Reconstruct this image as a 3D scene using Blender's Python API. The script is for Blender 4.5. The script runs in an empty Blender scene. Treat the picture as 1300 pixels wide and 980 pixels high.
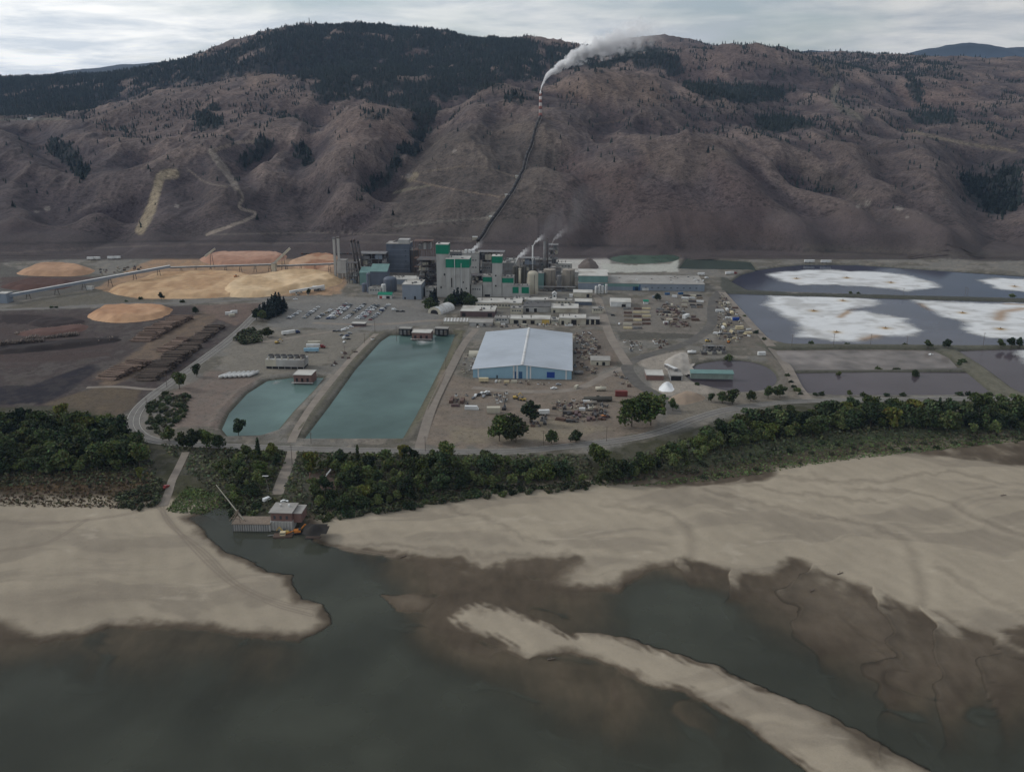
import bpy, bmesh, math, random
import numpy as np
from mathutils import Vector, Matrix
random.seed(7)
RNG = np.random.RandomState(11)
scene = bpy.context.scene
COL = scene.collection
R = math.radians

# ------------------------------------------------------------------ camera
F = 1126.0; CH = 225.0; V0 = 134.0; VC = 445.0
TH = math.atan((VC - V0) / F)
cam_d = bpy.data.cameras.new('camera'); cam = bpy.data.objects.new('camera', cam_d); COL.objects.link(cam)
cam.location = (0, 0, CH); cam.rotation_euler = (math.pi / 2 - TH, 0, 0)
cam_d.sensor_fit = 'HORIZONTAL'; cam_d.sensor_width = 36.0; cam_d.lens = F / 1300 * 36
cam_d.shift_y = (VC - 490) / 1300.0
cam_d.clip_start = 1.0; cam_d.clip_end = 60000
scene.camera = cam

# ------------------------------------------------------------------ light
SUN_EL, SUN_AZ = R(30), R(-72)          # azimuth measured from the view direction (+Y), negative = left
world = bpy.data.worlds.new('World'); scene.world = world; world.use_nodes = True
nt = world.node_tree; nt.nodes.clear()
def N(t, typ, **kw):
    n = t.nodes.new(typ)
    for k, v in kw.items(): setattr(n, k, v)
    return n
def L(t, a, b): t.links.new(a, b)
out = N(nt, 'ShaderNodeOutputWorld'); bg = N(nt, 'ShaderNodeBackground'); bg.inputs['Strength'].default_value = 0.1
sky = N(nt, 'ShaderNodeTexSky'); sky.sky_type = 'NISHITA'; sky.sun_disc = False
sky.sun_elevation = SUN_EL; sky.sun_rotation = SUN_AZ; sky.altitude = 500; sky.dust_density = 2.0
tc = N(nt, 'ShaderNodeTexCoord'); sep = N(nt, 'ShaderNodeSeparateXYZ'); L(nt, tc.outputs['Generated'], sep.inputs[0])
def M(t, op, a, b=None, clamp=False):
    n = N(t, 'ShaderNodeMath', operation=op); n.use_clamp = clamp
    for i, x in enumerate((a, b)):
        if x is None: continue
        if isinstance(x, (int, float)): n.inputs[i].default_value = x
        else: L(t, x, n.inputs[i])
    return n.outputs[0]
zc = M(nt, 'ADD', M(nt, 'MAXIMUM', sep.outputs[2], 0.0), 0.09)
cx = M(nt, 'DIVIDE', sep.outputs[0], zc); cy = M(nt, 'DIVIDE', sep.outputs[1], zc)
cmb = N(nt, 'ShaderNodeCombineXYZ'); L(nt, cx, cmb.inputs[0]); L(nt, M(nt, 'MULTIPLY', cy, 1.0), cmb.inputs[1])
n1 = N(nt, 'ShaderNodeTexNoise'); n1.inputs['Scale'].default_value = 1.25; n1.inputs['Detail'].default_value = 8
n1.inputs['Roughness'].default_value = 0.62; n1.inputs['Distortion'].default_value = 0.25; L(nt, cmb.outputs[0], n1.inputs['Vector'])
n2 = N(nt, 'ShaderNodeTexNoise'); n2.inputs['Scale'].default_value = 0.45; n2.inputs['Detail'].default_value = 4
L(nt, cmb.outputs[0], n2.inputs['Vector'])
shade = N(nt, 'ShaderNodeValToRGB'); e = shade.color_ramp.elements
e[0].position = 0.4; e[0].color = (5.9, 6.4, 6.9, 1); e[1].position = 0.62; e[1].color = (9.4, 9.4, 9.2, 1)
L(nt, n1.outputs[0], shade.inputs[0])
side = N(nt, 'ShaderNodeMapRange'); side.inputs['From Min'].default_value = -0.45; side.inputs['From Max'].default_value = 0.35
side.inputs['To Min'].default_value = 1.22; side.inputs['To Max'].default_value = 0.72; L(nt, sep.outputs[0], side.inputs[0])
vm = N(nt, 'ShaderNodeVectorMath', operation='SCALE'); L(nt, shade.outputs[0], vm.inputs[0]); L(nt, side.outputs[0], vm.inputs['Scale'])
cov = N(nt, 'ShaderNodeMapRange'); cov.inputs['From Min'].default_value = 0.38; cov.inputs['From Max'].default_value = 0.55
cov.inputs['To Min'].default_value = 0.3; cov.inputs['To Max'].default_value = 1.0; L(nt, n2.outputs[0], cov.inputs[0])
mx = N(nt, 'ShaderNodeMix', data_type='RGBA'); L(nt, cov.outputs[0], mx.inputs[0]); L(nt, sky.outputs[0], mx.inputs[6]); L(nt, vm.outputs[0], mx.inputs[7])
L(nt, mx.outputs[2], bg.inputs[0]); L(nt, bg.outputs[0], out.inputs[0])
sun_d = bpy.data.lights.new('sun', 'SUN'); sun = bpy.data.objects.new('sun', sun_d); COL.objects.link(sun)
sun_d.energy = 1.4; sun_d.angle = R(10); sun_d.color = (1.0, 0.97, 0.93)
sd_ = Vector((math.sin(SUN_AZ) * math.cos(SUN_EL), math.cos(SUN_AZ) * math.cos(SUN_EL), math.sin(SUN_EL)))
sun.rotation_euler = sd_.to_track_quat('Z', 'Y').to_euler()
scene.view_settings.view_transform = 'Standard'; scene.view_settings.look = 'None'
scene.view_settings.gamma = 1.0; scene.view_settings.use_curve_mapping = False; scene.view_settings.exposure = 0.0
scene.cycles.max_bounces = 6; scene.cycles.diffuse_bounces = 2; scene.cycles.glossy_bounces = 2; scene.cycles.transparent_max_bounces = 12
scene.cycles.volume_bounces = 4; scene.cycles.volume_step_rate = 0.35; scene.cycles.volume_max_steps = 256
scene.cycles.use_denoising = True

# ------------------------------------------------------------------ geometry helpers
def ray(u, v):
    dx = (u - 650.0) / F; dy = -(v - VC) / F
    y = math.cos(TH) + dy * math.sin(TH); z = -math.sin(TH) + dy * math.cos(TH)
    return dx / y, z / y                     # x and z per metre of depth
def G(u, v, z=0.0):                          # pixel of the photograph -> point of a level plane
    sx, sz = ray(u, v); d = (z - CH) / sz
    return Vector((sx * d, d, z))
def PD(u, v, d):                             # pixel at a known depth
    sx, sz = ray(u, v); return Vector((sx * d, d, CH + sz * d))
def zat(u, v, y): return CH + ray(u, v)[1] * y
def lin(c): c = c / 255.0; return c / 12.92 if c <= .04045 else ((c + .055) / 1.055) ** 2.4
KL = 0.92
def C(r, g, b, k=1.0): return tuple(min(.85, lin(x) / KL * k) for x in (r, g, b))
def PXY(pts, z=0.0): return np.array([G(u, v, z)[:2] for u, v in pts])
def sstep(a, b, x):
    t = np.clip((x - a) / (b - a), 0, 1); return t * t * (3 - 2 * t)
def smooth_line(pts, n=8, closed=False):
    p = [np.array(q, float) for q in pts]; o = []; m = len(p)
    for i in range(m if closed else m - 1):
        a = p[(i - 1) % m] if closed or i > 0 else p[i]; b = p[i]; c = p[(i + 1) % m]
        d = p[(i + 2) % m] if closed or i + 2 < m else c
        for k in range(n):
            t = k / n
            o.append(.5 * (2 * b + (c - a) * t + (2 * a - 5 * b + 4 * c - d) * t * t + (3 * b - a - 3 * c + d) * t ** 3))
    if not closed: o.append(p[-1])
    return np.array(o)
def sdf(poly, X, Y, margin=40.0, fill=None):     # signed distance, positive inside
    poly = np.asarray(poly); fill = -margin if fill is None else fill
    o = np.full(X.shape, fill, np.float32)
    m = (X > poly[:, 0].min() - margin) & (X < poly[:, 0].max() + margin) & (Y > poly[:, 1].min() - margin) & (Y < poly[:, 1].max() + margin)
    if not m.any(): return o
    x = X[m]; y = Y[m]; d2 = np.full(x.shape, 1e12, np.float64); ins = np.zeros(x.shape, bool)
    for i in range(len(poly)):
        ax, ay = poly[i - 1]; bx, by = poly[i]; ex, ey = bx - ax, by - ay
        t = np.clip(((x - ax) * ex + (y - ay) * ey) / (ex * ex + ey * ey + 1e-9), 0, 1)
        d2 = np.minimum(d2, (x - ax - t * ex) ** 2 + (y - ay - t * ey) ** 2)
        if ay != by: ins ^= ((ay > y) != (by > y)) & (x < (bx - ax) * (y - ay) / (by - ay) + ax)
    d = np.sqrt(d2); o[m] = np.where(ins, d, -d); return o
def ldist(line, X, Y, margin=60.0):
    line = np.asarray(line); o = np.full(X.shape, margin, np.float32)
    for i in range(len(line) - 1):
        ax, ay = line[i]; bx, by = line[i + 1]; ex, ey = bx - ax, by - ay
        m = (X > min(ax, bx) - margin) & (X < max(ax, bx) + margin) & (Y > min(ay, by) - margin) & (Y < max(ay, by) + margin)
        if not m.any(): continue
        x = X[m]; y = Y[m]; t = np.clip(((x - ax) * ex + (y - ay) * ey) / (ex * ex + ey * ey + 1e-9), 0, 1)
        o[m] = np.minimum(o[m], np.hypot(x - ax - t * ex, y - ay - t * ey))
    return o
def vnoise(x, y, seed=0):
    xi = np.floor(x).astype(np.int64); yi = np.floor(y).astype(np.int64); fx = x - xi; fy = y - yi
    fx = fx * fx * (3 - 2 * fx); fy = fy * fy * (3 - 2 * fy)
    def h(a, b):
        n = (a * 374761393 + b * 668265263 + seed * 974634777) & 0xffffffff
        n = ((n ^ (n >> 13)) * 1274126177) & 0xffffffff
        return ((n ^ (n >> 16)) & 0xffff).astype(np.float32) / 65535.0
    a = h(xi, yi); b = h(xi + 1, yi); c = h(xi, yi + 1); d = h(xi + 1, yi + 1)
    return (a + (b - a) * fx) * (1 - fy) + (c + (d - c) * fx) * fy
def fbm(x, y, seed=0, octs=4, gain=.5):
    s = 0; a = 1.0; t = 0
    for i in range(octs):
        s = s + a * vnoise(x, y, seed + i * 17); t += a; a *= gain; x = x * 2.03 + 11.3; y = y * 2.03 + 5.7
    return s / t
def ridged(x, y, seed=0, octs=4):
    s = 0; a = 1.0; t = 0
    for i in range(octs):
        n = 1 - np.abs(2 * vnoise(x, y, seed + i * 13) - 1); s = s + a * n * n; t += a; a *= .5; x = x * 2.1 + 3.1; y = y * 2.1 + 7.9
    return s / t
def tps_fit(P, z, lam=1e-3):
    P = np.asarray(P, float); n = len(P); d = np.hypot(P[:, None, 0] - P[None, :, 0], P[:, None, 1] - P[None, :, 1])
    K = np.where(d > 0, d * d * np.log(d + 1e-12), 0) + np.eye(n) * lam
    Q = np.c_[np.ones(n), P]; A = np.block([[K, Q], [Q.T, np.zeros((3, 3))]])
    return P, np.linalg.solve(A, np.r_[z, 0, 0, 0])
def tps_eval(fit, x, y):
    P, w = fit; o = w[-3] + w[-2] * x + w[-1] * y
    for i in range(len(P)):
        r2 = (x - P[i, 0]) ** 2 + (y - P[i, 1]) ** 2
        o = o + w[i] * .5 * r2 * np.log(r2 + 1e-12)
    return o

# ------------------------------------------------------------------ object helpers
def tag(o, label=None, cat=None, group=None, kind=None):
    if label: o['label'] = label
    if cat: o['category'] = cat
    if group: o['group'] = group
    if kind: o['kind'] = kind
    return o
def empty(name, loc, rz=0.0):
    o = bpy.data.objects.new(name, None); COL.objects.link(o); o.location = loc; o.rotation_euler = (0, 0, rz); o.empty_display_size = 1
    return o
def np_mesh(name, V, Fq, mat=None, cols=None, smooth=False, parent=None):
    me = bpy.data.meshes.new(name); V = np.asarray(V, np.float32); Fq = np.asarray(Fq, np.int32)
    k = Fq.shape[1]; me.vertices.add(len(V)); me.vertices.foreach_set('co', V.ravel())
    me.loops.add(Fq.size); me.loops.foreach_set('vertex_index', Fq.ravel())
    me.polygons.add(len(Fq)); me.polygons.foreach_set('loop_start', np.arange(0, Fq.size, k, dtype=np.int32))
    me.polygons.foreach_set('use_smooth', np.full(len(Fq), smooth))
    me.update(calc_edges=True)
    if cols is not None:
        a = me.color_attributes.new('Col', 'FLOAT_COLOR', 'POINT')
        cc = np.ones((len(V), 4), np.float32); cc[:, :cols.shape[1]] = cols; a.data.foreach_set('color', cc.ravel())
    if mat: me.materials.append(mat)
    o = bpy.data.objects.new(name, me); COL.objects.link(o)
    if parent: o.parent = parent
    return o
class MB:                                    # collects shapes, then links them as one mesh object
    def __init__(s): s.v = []; s.f = []
    def add(s, vs, fs):
        b = len(s.v); s.v += [tuple(q) for q in vs]; s.f += [tuple(i + b for i in f) for f in fs]; return s
    def box(s, x0, y0, z0, x1, y1, z1):
        return s.add([(x0, y0, z0), (x1, y0, z0), (x1, y1, z0), (x0, y1, z0), (x0, y0, z1), (x1, y0, z1), (x1, y1, z1), (x0, y1, z1)],
                     [(3, 2, 1, 0), (4, 5, 6, 7), (0, 1, 5, 4), (1, 2, 6, 5), (2, 3, 7, 6), (3, 0, 4, 7)])
    def prism(s, pts, y0, y1):               # profile in x,z extruded along y
        n = len(pts); vs = [(x, y0, z) for x, z in pts] + [(x, y1, z) for x, z in pts]
        return s.add(vs, [tuple(range(n)), tuple(range(2 * n - 1, n - 1, -1))] + [(i, i + n, (i + 1) % n + n, (i + 1) % n) for i in range(n)])
    def xprism(s, pts, x0, x1):              # profile in y,z extruded along x
        n = len(pts); vs = [(x0, y, z) for y, z in pts] + [(x1, y, z) for y, z in pts]
        return s.add(vs, [tuple(range(n - 1, -1, -1)), tuple(range(n, 2 * n))] + [(i, (i + 1) % n, (i + 1) % n + n, i + n) for i in range(n)])
    def cyl(s, x, y, z0, z1, r, r1=None, n=16, dome=0.0):
        r1 = r if r1 is None else r1; rings = [(z0, r), (z1, r1)]
        if dome > 0: rings += [(z1 + dome * math.sin(a), max(r1 * math.cos(a), .02)) for a in (.4, .8, 1.2, 1.55)]
        vs = []; fs = []
        for z, q in rings: vs += [(x + q * math.cos(2 * math.pi * i / n), y + q * math.sin(2 * math.pi * i / n), z) for i in range(n)]
        for k in range(len(rings) - 1):
            fs += [(k * n + i, k * n + (i + 1) % n, k * n + n + (i + 1) % n, k * n + n + i) for i in range(n)]
        fs += [tuple(range(n - 1, -1, -1)), tuple(range((len(rings) - 1) * n, len(rings) * n))]
        return s.add(vs, fs)
    def tube(s, a, b, r, r1=None, n=6):
        a = Vector(a); b = Vector(b); d = (b - a); r1 = r if r1 is None else r1
        if d.length < 1e-6: return s
        q = d.to_track_quat('Z', 'Y'); vs = []
        for p, rr in ((a, r), (b, r1)):
            vs += [p + q @ Vector((rr * math.cos(2 * math.pi * i / n), rr * math.sin(2 * math.pi * i / n), 0)) for i in range(n)]
        return s.add(vs, [(i, (i + 1) % n, n + (i + 1) % n, n + i) for i in range(n)] + [tuple(range(n - 1, -1, -1)), tuple(range(n, 2 * n))])
    def bar(s, a, b, w, h):                  # box beam from a to b
        a = Vector(a); b = Vector(b); d = (b - a).normalized(); sx = d.cross(Vector((0, 0, 1)))
        sx = sx.normalized() if sx.length > 1e-4 else Vector((1, 0, 0)); up = sx.cross(d); vs = []
        for p in (a, b): vs += [p - sx * w / 2 - up * h / 2, p + sx * w / 2 - up * h / 2, p + sx * w / 2 + up * h / 2, p - sx * w / 2 + up * h / 2]
        return s.add(vs, [(3, 2, 1, 0), (4, 5, 6, 7), (0, 1, 5, 4), (1, 2, 6, 5), (2, 3, 7, 6), (3, 0, 4, 7)])
    def mesh(s, name, mat, smooth=False):
        me = bpy.data.meshes.new(name); me.from_pydata(s.v, [], s.f); me.update()
        bm = bmesh.new(); bm.from_mesh(me); bmesh.ops.recalc_face_normals(bm, faces=bm.faces); bm.to_mesh(me); bm.free()
        if smooth: me.polygons.foreach_set('use_smooth', [True] * len(me.polygons))
        if mat: me.materials.append(mat)
        return me
    def build(s, name, mat, parent=None, smooth=False, loc=None):
        o = bpy.data.objects.new(name, s.mesh(name, mat, smooth)); COL.objects.link(o)
        if parent: o.parent = parent
        if loc is not None: o.location = loc
        return o
KIDS = {}
def copy_tree(o, loc=None, rz=None, parent=None):
    c = o.copy(); COL.objects.link(c)
    if parent is not None: c.parent = parent
    if loc is not None: c.location = loc
    if rz is not None: c.rotation_euler = (0, 0, rz)
    if o.name not in KIDS: KIDS[o.name] = list(o.children)
    for ch in KIDS[o.name]: copy_tree(ch, parent=c)
    return c

# ------------------------------------------------------------------ materials
MATS = {}
def mat(name, col, rough=.8, var=.18, scale=.35, metal=0.0, spec=.25, rand=0.0, stain=None, bump=0.0, island=0):
    if name in MATS: return MATS[name]
    m = bpy.data.materials.new(name); m.use_nodes = True; t = m.node_tree; b = t.nodes['Principled BSDF']
    b.inputs['Roughness'].default_value = rough; b.inputs['Metallic'].default_value = metal; b.inputs['Specular IOR Level'].default_value = spec
    tcn = N(t, 'ShaderNodeTexCoord'); ns = N(t, 'ShaderNodeTexNoise'); ns.inputs['Scale'].default_value = scale; ns.inputs['Detail'].default_value = 6
    ns.inputs['Roughness'].default_value = .65; mp = N(t, 'ShaderNodeMapping'); mp.inputs['Scale'].default_value = (1, 1, .35)
    L(t, tcn.outputs['Object'], mp.inputs[0]); L(t, mp.outputs[0], ns.inputs['Vector'])
    mr = N(t, 'ShaderNodeMapRange'); mr.inputs['From Min'].default_value = .3; mr.inputs['From Max'].default_value = .7
    mr.inputs['To Min'].default_value = 1 - var; mr.inputs['To Max'].default_value = 1 + var * .8; L(t, ns.outputs[0], mr.inputs[0])
    fac = mr.outputs[0]
    if rand:
        oi = N(t, 'ShaderNodeObjectInfo'); r2 = N(t, 'ShaderNodeMapRange'); r2.inputs['To Min'].default_value = 1 - rand; r2.inputs['To Max'].default_value = 1 + rand
        L(t, oi.outputs['Random'], r2.inputs[0]); fac = M(t, 'MULTIPLY', fac, r2.outputs[0])
    if island:
        gi = N(t, 'ShaderNodeNewGeometry'); r3 = N(t, 'ShaderNodeMapRange'); r3.inputs['To Min'].default_value = 1 - island; r3.inputs['To Max'].default_value = 1 + island; L(t, gi.outputs['Random Per Island'], r3.inputs[0]); fac = M(t, 'MULTIPLY', fac, r3.outputs[0])
    vm_ = N(t, 'ShaderNodeVectorMath', operation='SCALE'); vm_.inputs[0].default_value = col; L(t, fac, vm_.inputs['Scale'])
    o = vm_.outputs[0]
    if stain:
        n3 = N(t, 'ShaderNodeTexNoise'); n3.inputs['Scale'].default_value = scale * .4; n3.inputs['Detail'].default_value = 8; L(t, tcn.outputs['Object'], n3.inputs['Vector'])
        m3 = N(t, 'ShaderNodeMapRange'); m3.inputs['From Min'].default_value = .5; m3.inputs['From Max'].default_value = .68; m3.inputs['To Max'].default_value = .75; L(t, n3.outputs[0], m3.inputs[0])
        mm = N(t, 'ShaderNodeMix', data_type='RGBA'); L(t, m3.outputs[0], mm.inputs[0]); L(t, o, mm.inputs[6]); mm.inputs[7].default_value = (*stain, 1); o = mm.outputs[2]
    L(t, o, b.inputs['Base Color'])
    if bump:
        bp = N(t, 'ShaderNodeBump'); bp.inputs['Strength'].default_value = bump; bp.inputs['Distance'].default_value = 1.0; L(t, ns.outputs[0], bp.inputs['Height']); L(t, bp.outputs[0], b.inputs['Normal'])
    MATS[name] = m; return m
def vcol_mat(name, scales=((.9, .35), (.12, .3)), bump=.35, rough=.95, spec=.1, specks=()):
    m = bpy.data.materials.new(name); m.use_nodes = True; t = m.node_tree; b = t.nodes['Principled BSDF']
    b.inputs['Roughness'].default_value = rough; b.inputs['Specular IOR Level'].default_value = spec
    at = N(t, 'ShaderNodeAttribute', attribute_name='Col'); geo = N(t, 'ShaderNodeNewGeometry'); f = None; hs = []
    for sc, am in scales:
        ns = N(t, 'ShaderNodeTexNoise'); ns.inputs['Scale'].default_value = sc; ns.inputs['Detail'].default_value = 5; ns.inputs['Roughness'].default_value = .7
        L(t, geo.outputs['Position'], ns.inputs['Vector']); mr = N(t, 'ShaderNodeMapRange'); mr.inputs['From Min'].default_value = .3; mr.inputs['From Max'].default_value = .7
        mr.inputs['To Min'].default_value = 1 - am; mr.inputs['To Max'].default_value = 1 + am; L(t, ns.outputs[0], mr.inputs[0]); hs.append(ns.outputs[0])
        f = mr.outputs[0] if f is None else M(t, 'MULTIPLY', f, mr.outputs[0])
    for sc, lo, hi, mul in specks:           # weeds, stones and scrub too small to model
        ns = N(t, 'ShaderNodeTexNoise'); ns.inputs['Scale'].default_value = sc; ns.inputs['Detail'].default_value = 3; ns.inputs['Roughness'].default_value = .6
        L(t, geo.outputs['Position'], ns.inputs['Vector']); mr = N(t, 'ShaderNodeMapRange'); mr.inputs['From Min'].default_value = lo; mr.inputs['From Max'].default_value = hi
        mr.inputs['To Min'].default_value = 1; mr.inputs['To Max'].default_value = mul; L(t, ns.outputs[0], mr.inputs[0]); f = M(t, 'MULTIPLY', f, mr.outputs[0])
    v = N(t, 'ShaderNodeVectorMath', operation='SCALE'); L(t, at.outputs['Color'], v.inputs[0]); L(t, f, v.inputs['Scale']); L(t, v.outputs[0], b.inputs['Base Color'])
    if bump:
        bp = N(t, 'ShaderNodeBump'); bp.inputs['Strength'].default_value = bump; bp.inputs['Distance'].default_value = .6
        L(t, hs[0], bp.inputs['Height']); L(t, bp.outputs[0], b.inputs['Normal'])
    MATS[name] = m; return m
def water_mat(name, col, rough=.12, ior=1.18, alpha=1.0, var=.12, scale=.02, deep=False):
    m = bpy.data.materials.new(name); m.use_nodes = True; t = m.node_tree; t.nodes.clear(); o = N(t, 'ShaderNodeOutputMaterial')
    geo = N(t, 'ShaderNodeNewGeometry'); ns = N(t, 'ShaderNodeTexNoise'); ns.inputs['Scale'].default_value = scale; ns.inputs['Detail'].default_value = 5; L(t, geo.outputs['Position'], ns.inputs['Vector'])
    mr = N(t, 'ShaderNodeMapRange'); mr.inputs['From Min'].default_value = .3; mr.inputs['From Max'].default_value = .7; mr.inputs['To Min'].default_value = 1 - var; mr.inputs['To Max'].default_value = 1 + var; L(t, ns.outputs[0], mr.inputs[0])
    n9 = N(t, 'ShaderNodeTexNoise'); n9.inputs['Scale'].default_value = .006; n9.inputs['Detail'].default_value = 6; n9.inputs['Distortion'].default_value = 1.5; L(t, geo.outputs['Position'], n9.inputs['Vector']); m9 = N(t, 'ShaderNodeMapRange'); m9.inputs['From Min'].default_value = .35; m9.inputs['From Max'].default_value = .65; m9.inputs['To Min'].default_value = 1 - var; m9.inputs['To Max'].default_value = 1 + var; L(t, n9.outputs[0], m9.inputs[0])
    v = N(t, 'ShaderNodeVectorMath', operation='SCALE'); v.inputs[0].default_value = col; L(t, M(t, 'MULTIPLY', mr.outputs[0], m9.outputs[0]), v.inputs['Scale'])
    d = N(t, 'ShaderNodeBsdfDiffuse'); L(t, v.outputs[0], d.inputs[0]); base = d.outputs[0]
    if deep:                                 # shallow margins let the bed show, deep water does not
        at = N(t, 'ShaderNodeAttribute', attribute_name='Col'); dp = N(t, 'ShaderNodeSeparateColor'); L(t, at.outputs['Color'], dp.inputs[0]); dp = dp.outputs[0]
        tr = N(t, 'ShaderNodeBsdfTransparent'); tr.inputs[0].default_value = (.97, .97, .96, 1); mm = N(t, 'ShaderNodeMixShader'); L(t, M(t, 'MULTIPLY', dp, .86), mm.inputs[0]); L(t, tr.outputs[0], mm.inputs[1]); L(t, base, mm.inputs[2]); base = mm.outputs[0]
    elif alpha < 1:
        tr = N(t, 'ShaderNodeBsdfTransparent'); tr.inputs[0].default_value = (.84, .85, .82, 1); mm = N(t, 'ShaderNodeMixShader'); mm.inputs[0].default_value = alpha
        L(t, tr.outputs[0], mm.inputs[1]); L(t, base, mm.inputs[2]); base = mm.outputs[0]
    g = N(t, 'ShaderNodeBsdfGlossy'); g.inputs['Roughness'].default_value = rough; fr = N(t, 'ShaderNodeFresnel'); fr.inputs['IOR'].default_value = ior
    w = N(t, 'ShaderNodeTexNoise'); w.inputs['Scale'].default_value = .5; w.inputs['Detail'].default_value = 4; L(t, geo.outputs['Position'], w.inputs['Vector'])
    bp = N(t, 'ShaderNodeBump'); bp.inputs['Strength'].default_value = .08; bp.inputs['Distance'].default_value = .3; L(t, w.outputs[0], bp.inputs['Height']); L(t, bp.outputs[0], g.inputs['Normal'])
    mx_ = N(t, 'ShaderNodeMixShader'); L(t, M(t, 'MULTIPLY', fr.outputs[0], M(t, 'ADD', M(t, 'MULTIPLY', dp, .7), .3)) if deep else fr.outputs[0], mx_.inputs[0]); L(t, base, mx_.inputs[1]); L(t, g.outputs[0], mx_.inputs[2]); L(t, mx_.outputs[0], o.inputs[0])
    return m
# ================================================================== TERRAIN
# polygons below were read off the photograph and turned into metres on the site plane
RZ = -6.0                                      # river level
POND_Z = -1.6
def sq(pts, z=0.0, n=6): return smooth_line(PXY(pts, z), n, True)
PONDS = {
 'main': PXY([(388,557),(420,515),(452,470),(484,434),(496,426),(577,425),(566,452),(548,488),(526,530),(510,557)], POND_Z),
 'small': PXY([(283,545),(292,525),(315,500),(340,484),(372,480),(410,480),(398,495),(372,522),(352,546),(330,553),(290,554)], POND_Z),
 'clar': sq([(871,470),(900,460),(935,458),(965,463),(982,474),(984,486),(968,495),(935,498),(905,492),(880,484)], POND_Z),
 'round': sq([(774,328),(800,323),(830,322),(855,324),(862,328),(850,333),(820,335.5),(790,334.5)], POND_Z),
 'rect': PXY([(872,328.5),(952,333),(960,343.5),(862,342)], POND_Z),
 'upper': PXY([(929,358),(942,349),(965,343),(985,340),(1020,336.5),(1090,337),(1160,342),(1300,351),(1480,360),(1480,386),(1300,379.5),(1200,377),(1100,374.5),(1000,371.5),(950,369)], POND_Z),
 'lower': PXY([(923,373),(1000,375.5),(1100,378.5),(1200,381.5),(1300,384),(1480,390),(1480,447),(1300,439),(1230,439),(1100,438),(1000,437),(972,430),(955,412),(938,392)], POND_Z),
 'mud': PXY([(978,444),(1100,443),(1185,444),(1205,454),(1218,468),(1120,470),(1010,470),(990,458)], POND_Z),
 'purple': PXY([(1008,474),(1120,472.5),(1226,473),(1258,500),(1180,502),(1060,502),(1024,499)], POND_Z),
 'side': PXY([(1218,446),(1300,443),(1480,441),(1480,500),(1300,500),(1285,492),(1250,466)], POND_Z),
}
TOE = PXY([(-420,640),(-150,634),(0,633),(60,636),(139,635),(174,643),(208,638),(250,640),(292,642),(298,660),(330,668),(395,668),(404,655),(471,646),(577,630),(665,619),(754,612),(820,607),(895,600),(975,589),(1078,574),(1180,563),(1300,553),(1600,535)], -4.6)
LAND = np.vstack([TOE, [[1500, 1400], [1500, 1e4], [-1500, 1e4], [-1500, 700]]])
SAND = [PXY(p, -5.2) for p in (
 [(-420,640),(-100,632),(0,628),(139,628),(208,630),(285,636),(262,648),(240,655),(248,664),(257,671),(267,681.5),(288,700.6),(312.5,709),(347,723),(370,730),(374,746),(380,761),(400,764),(413,766.6),(417,780),(416.6,791),(400,802),(382,808),(347,807),(312,805),(278,798),(208,796),(139,796),(104,803),(52,812),(17,803),(0,789),(-60,790),(-420,800)],
 [(400,648),(471,640),(577,624),(665,612),(754,606),(800,610),(820,614.5),(894,613),(960,606),(976,596),(976,590),(1012,586),(1093,573),(1150,572),(1300,588),(1600,600),(1600,850),(1300,800),(1285,804),(1270,815),(1226,796),(1171,778),(1115,759),(1064,733.6),(1041,730),(1008,709.5),(982,733),(894,719),(864,713),(820,724),(814,727),(793,741.5),(786,752),(760,749),(718,745),(694,738),(711,724),(726,710),(690,712),(648,715),(612,722),(577,712),(506,706),(446,699),(400,685),(392,668)],
 [(566,789),(573,777),(591,766),(612,764.5),(648,771.6),(701,791),(729,803),(733,798),(789,809),(824,817),(860,829),(912,844),(968,870),(1012,889),(1110,935),(1220,1000),(1300,1060),(1150,1070),(1050,995),(965,930),(905,891),(860,878),(825,867),(789,848),(736,827),(718,824),(676,832),(630,812),(598,798),(570,793)],
 [(485,754),(517,752),(552,759),(534,777),(503,773)],
)]
BED = [(60,870,-1.5),(-200,900,-2.6),(250,860,-.9),(300,690,-1.3),(340,700,-1.6),(420,720,-2.2),(450,800,-1.9),(470,870,-1.9),(560,960,-2),(250,980,-1.8),(0,980,-2.6),(900,780,-1.6),(850,760,-1.7),(830,790,-1.3),(1000,850,-1.4),(940,810,-1.0),
 (560,730,.16),(640,735,.2),(740,728,.2),(760,770,-.15),(690,765,-.15),(530,800,-.05),(600,840,-.1),(700,860,-.08),(830,890,-.15),(1100,860,-.35),(1190,850,.0),(1150,800,.25),(1050,800,.05),(1000,750,.25),(900,735,.2),(960,745,.15),(1250,850,.1),(1290,880,-.3),(1300,960,-1),(1000,980,-1.2),
 (470,730,-.7),(500,715,-.2),(450,705,-.5),(900,602,.25),(820,606,.3),(760,800,-.5),(540,740,-.05),(200,825,-.35),(80,830,-.5),(330,830,-.4),(440,840,-1.2),(0,840,-.3),(100,862,-.55),(300,850,-.5),(-100,820,-.3),(200,900,-.8),(0,900,-.9),(380,870,-.8),(160,815,-.25),(270,815,-.25),(360,825,-.3),(420,850,-.8),(380,830,-.6),(1150,568,.3),(1300,570,.3),(630,850,-.4),(350,690,-1.7),(400,700,-1.6),(1450,900,-.6)]
WETP = PXY([(640,717),(726,712),(735,722),(700,742),(770,754),(800,735),(830,724),(868,720),(900,730),(985,748),(1004,724),(1016,718),(1064,744),(1115,770),(1171,790),(1226,806),(1300,826),(1500,870),(1500,1000),(1100,960),(1010,880),(860,822),(740,792),(640,765),(560,770),(480,790),(470,740),(520,712),(577,716)], -5.6)
bed_fit = tps_fit(PXY([(a, b) for a, b, _ in BED], RZ) / 100, [c for _, _, c in BED], .02)

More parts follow.
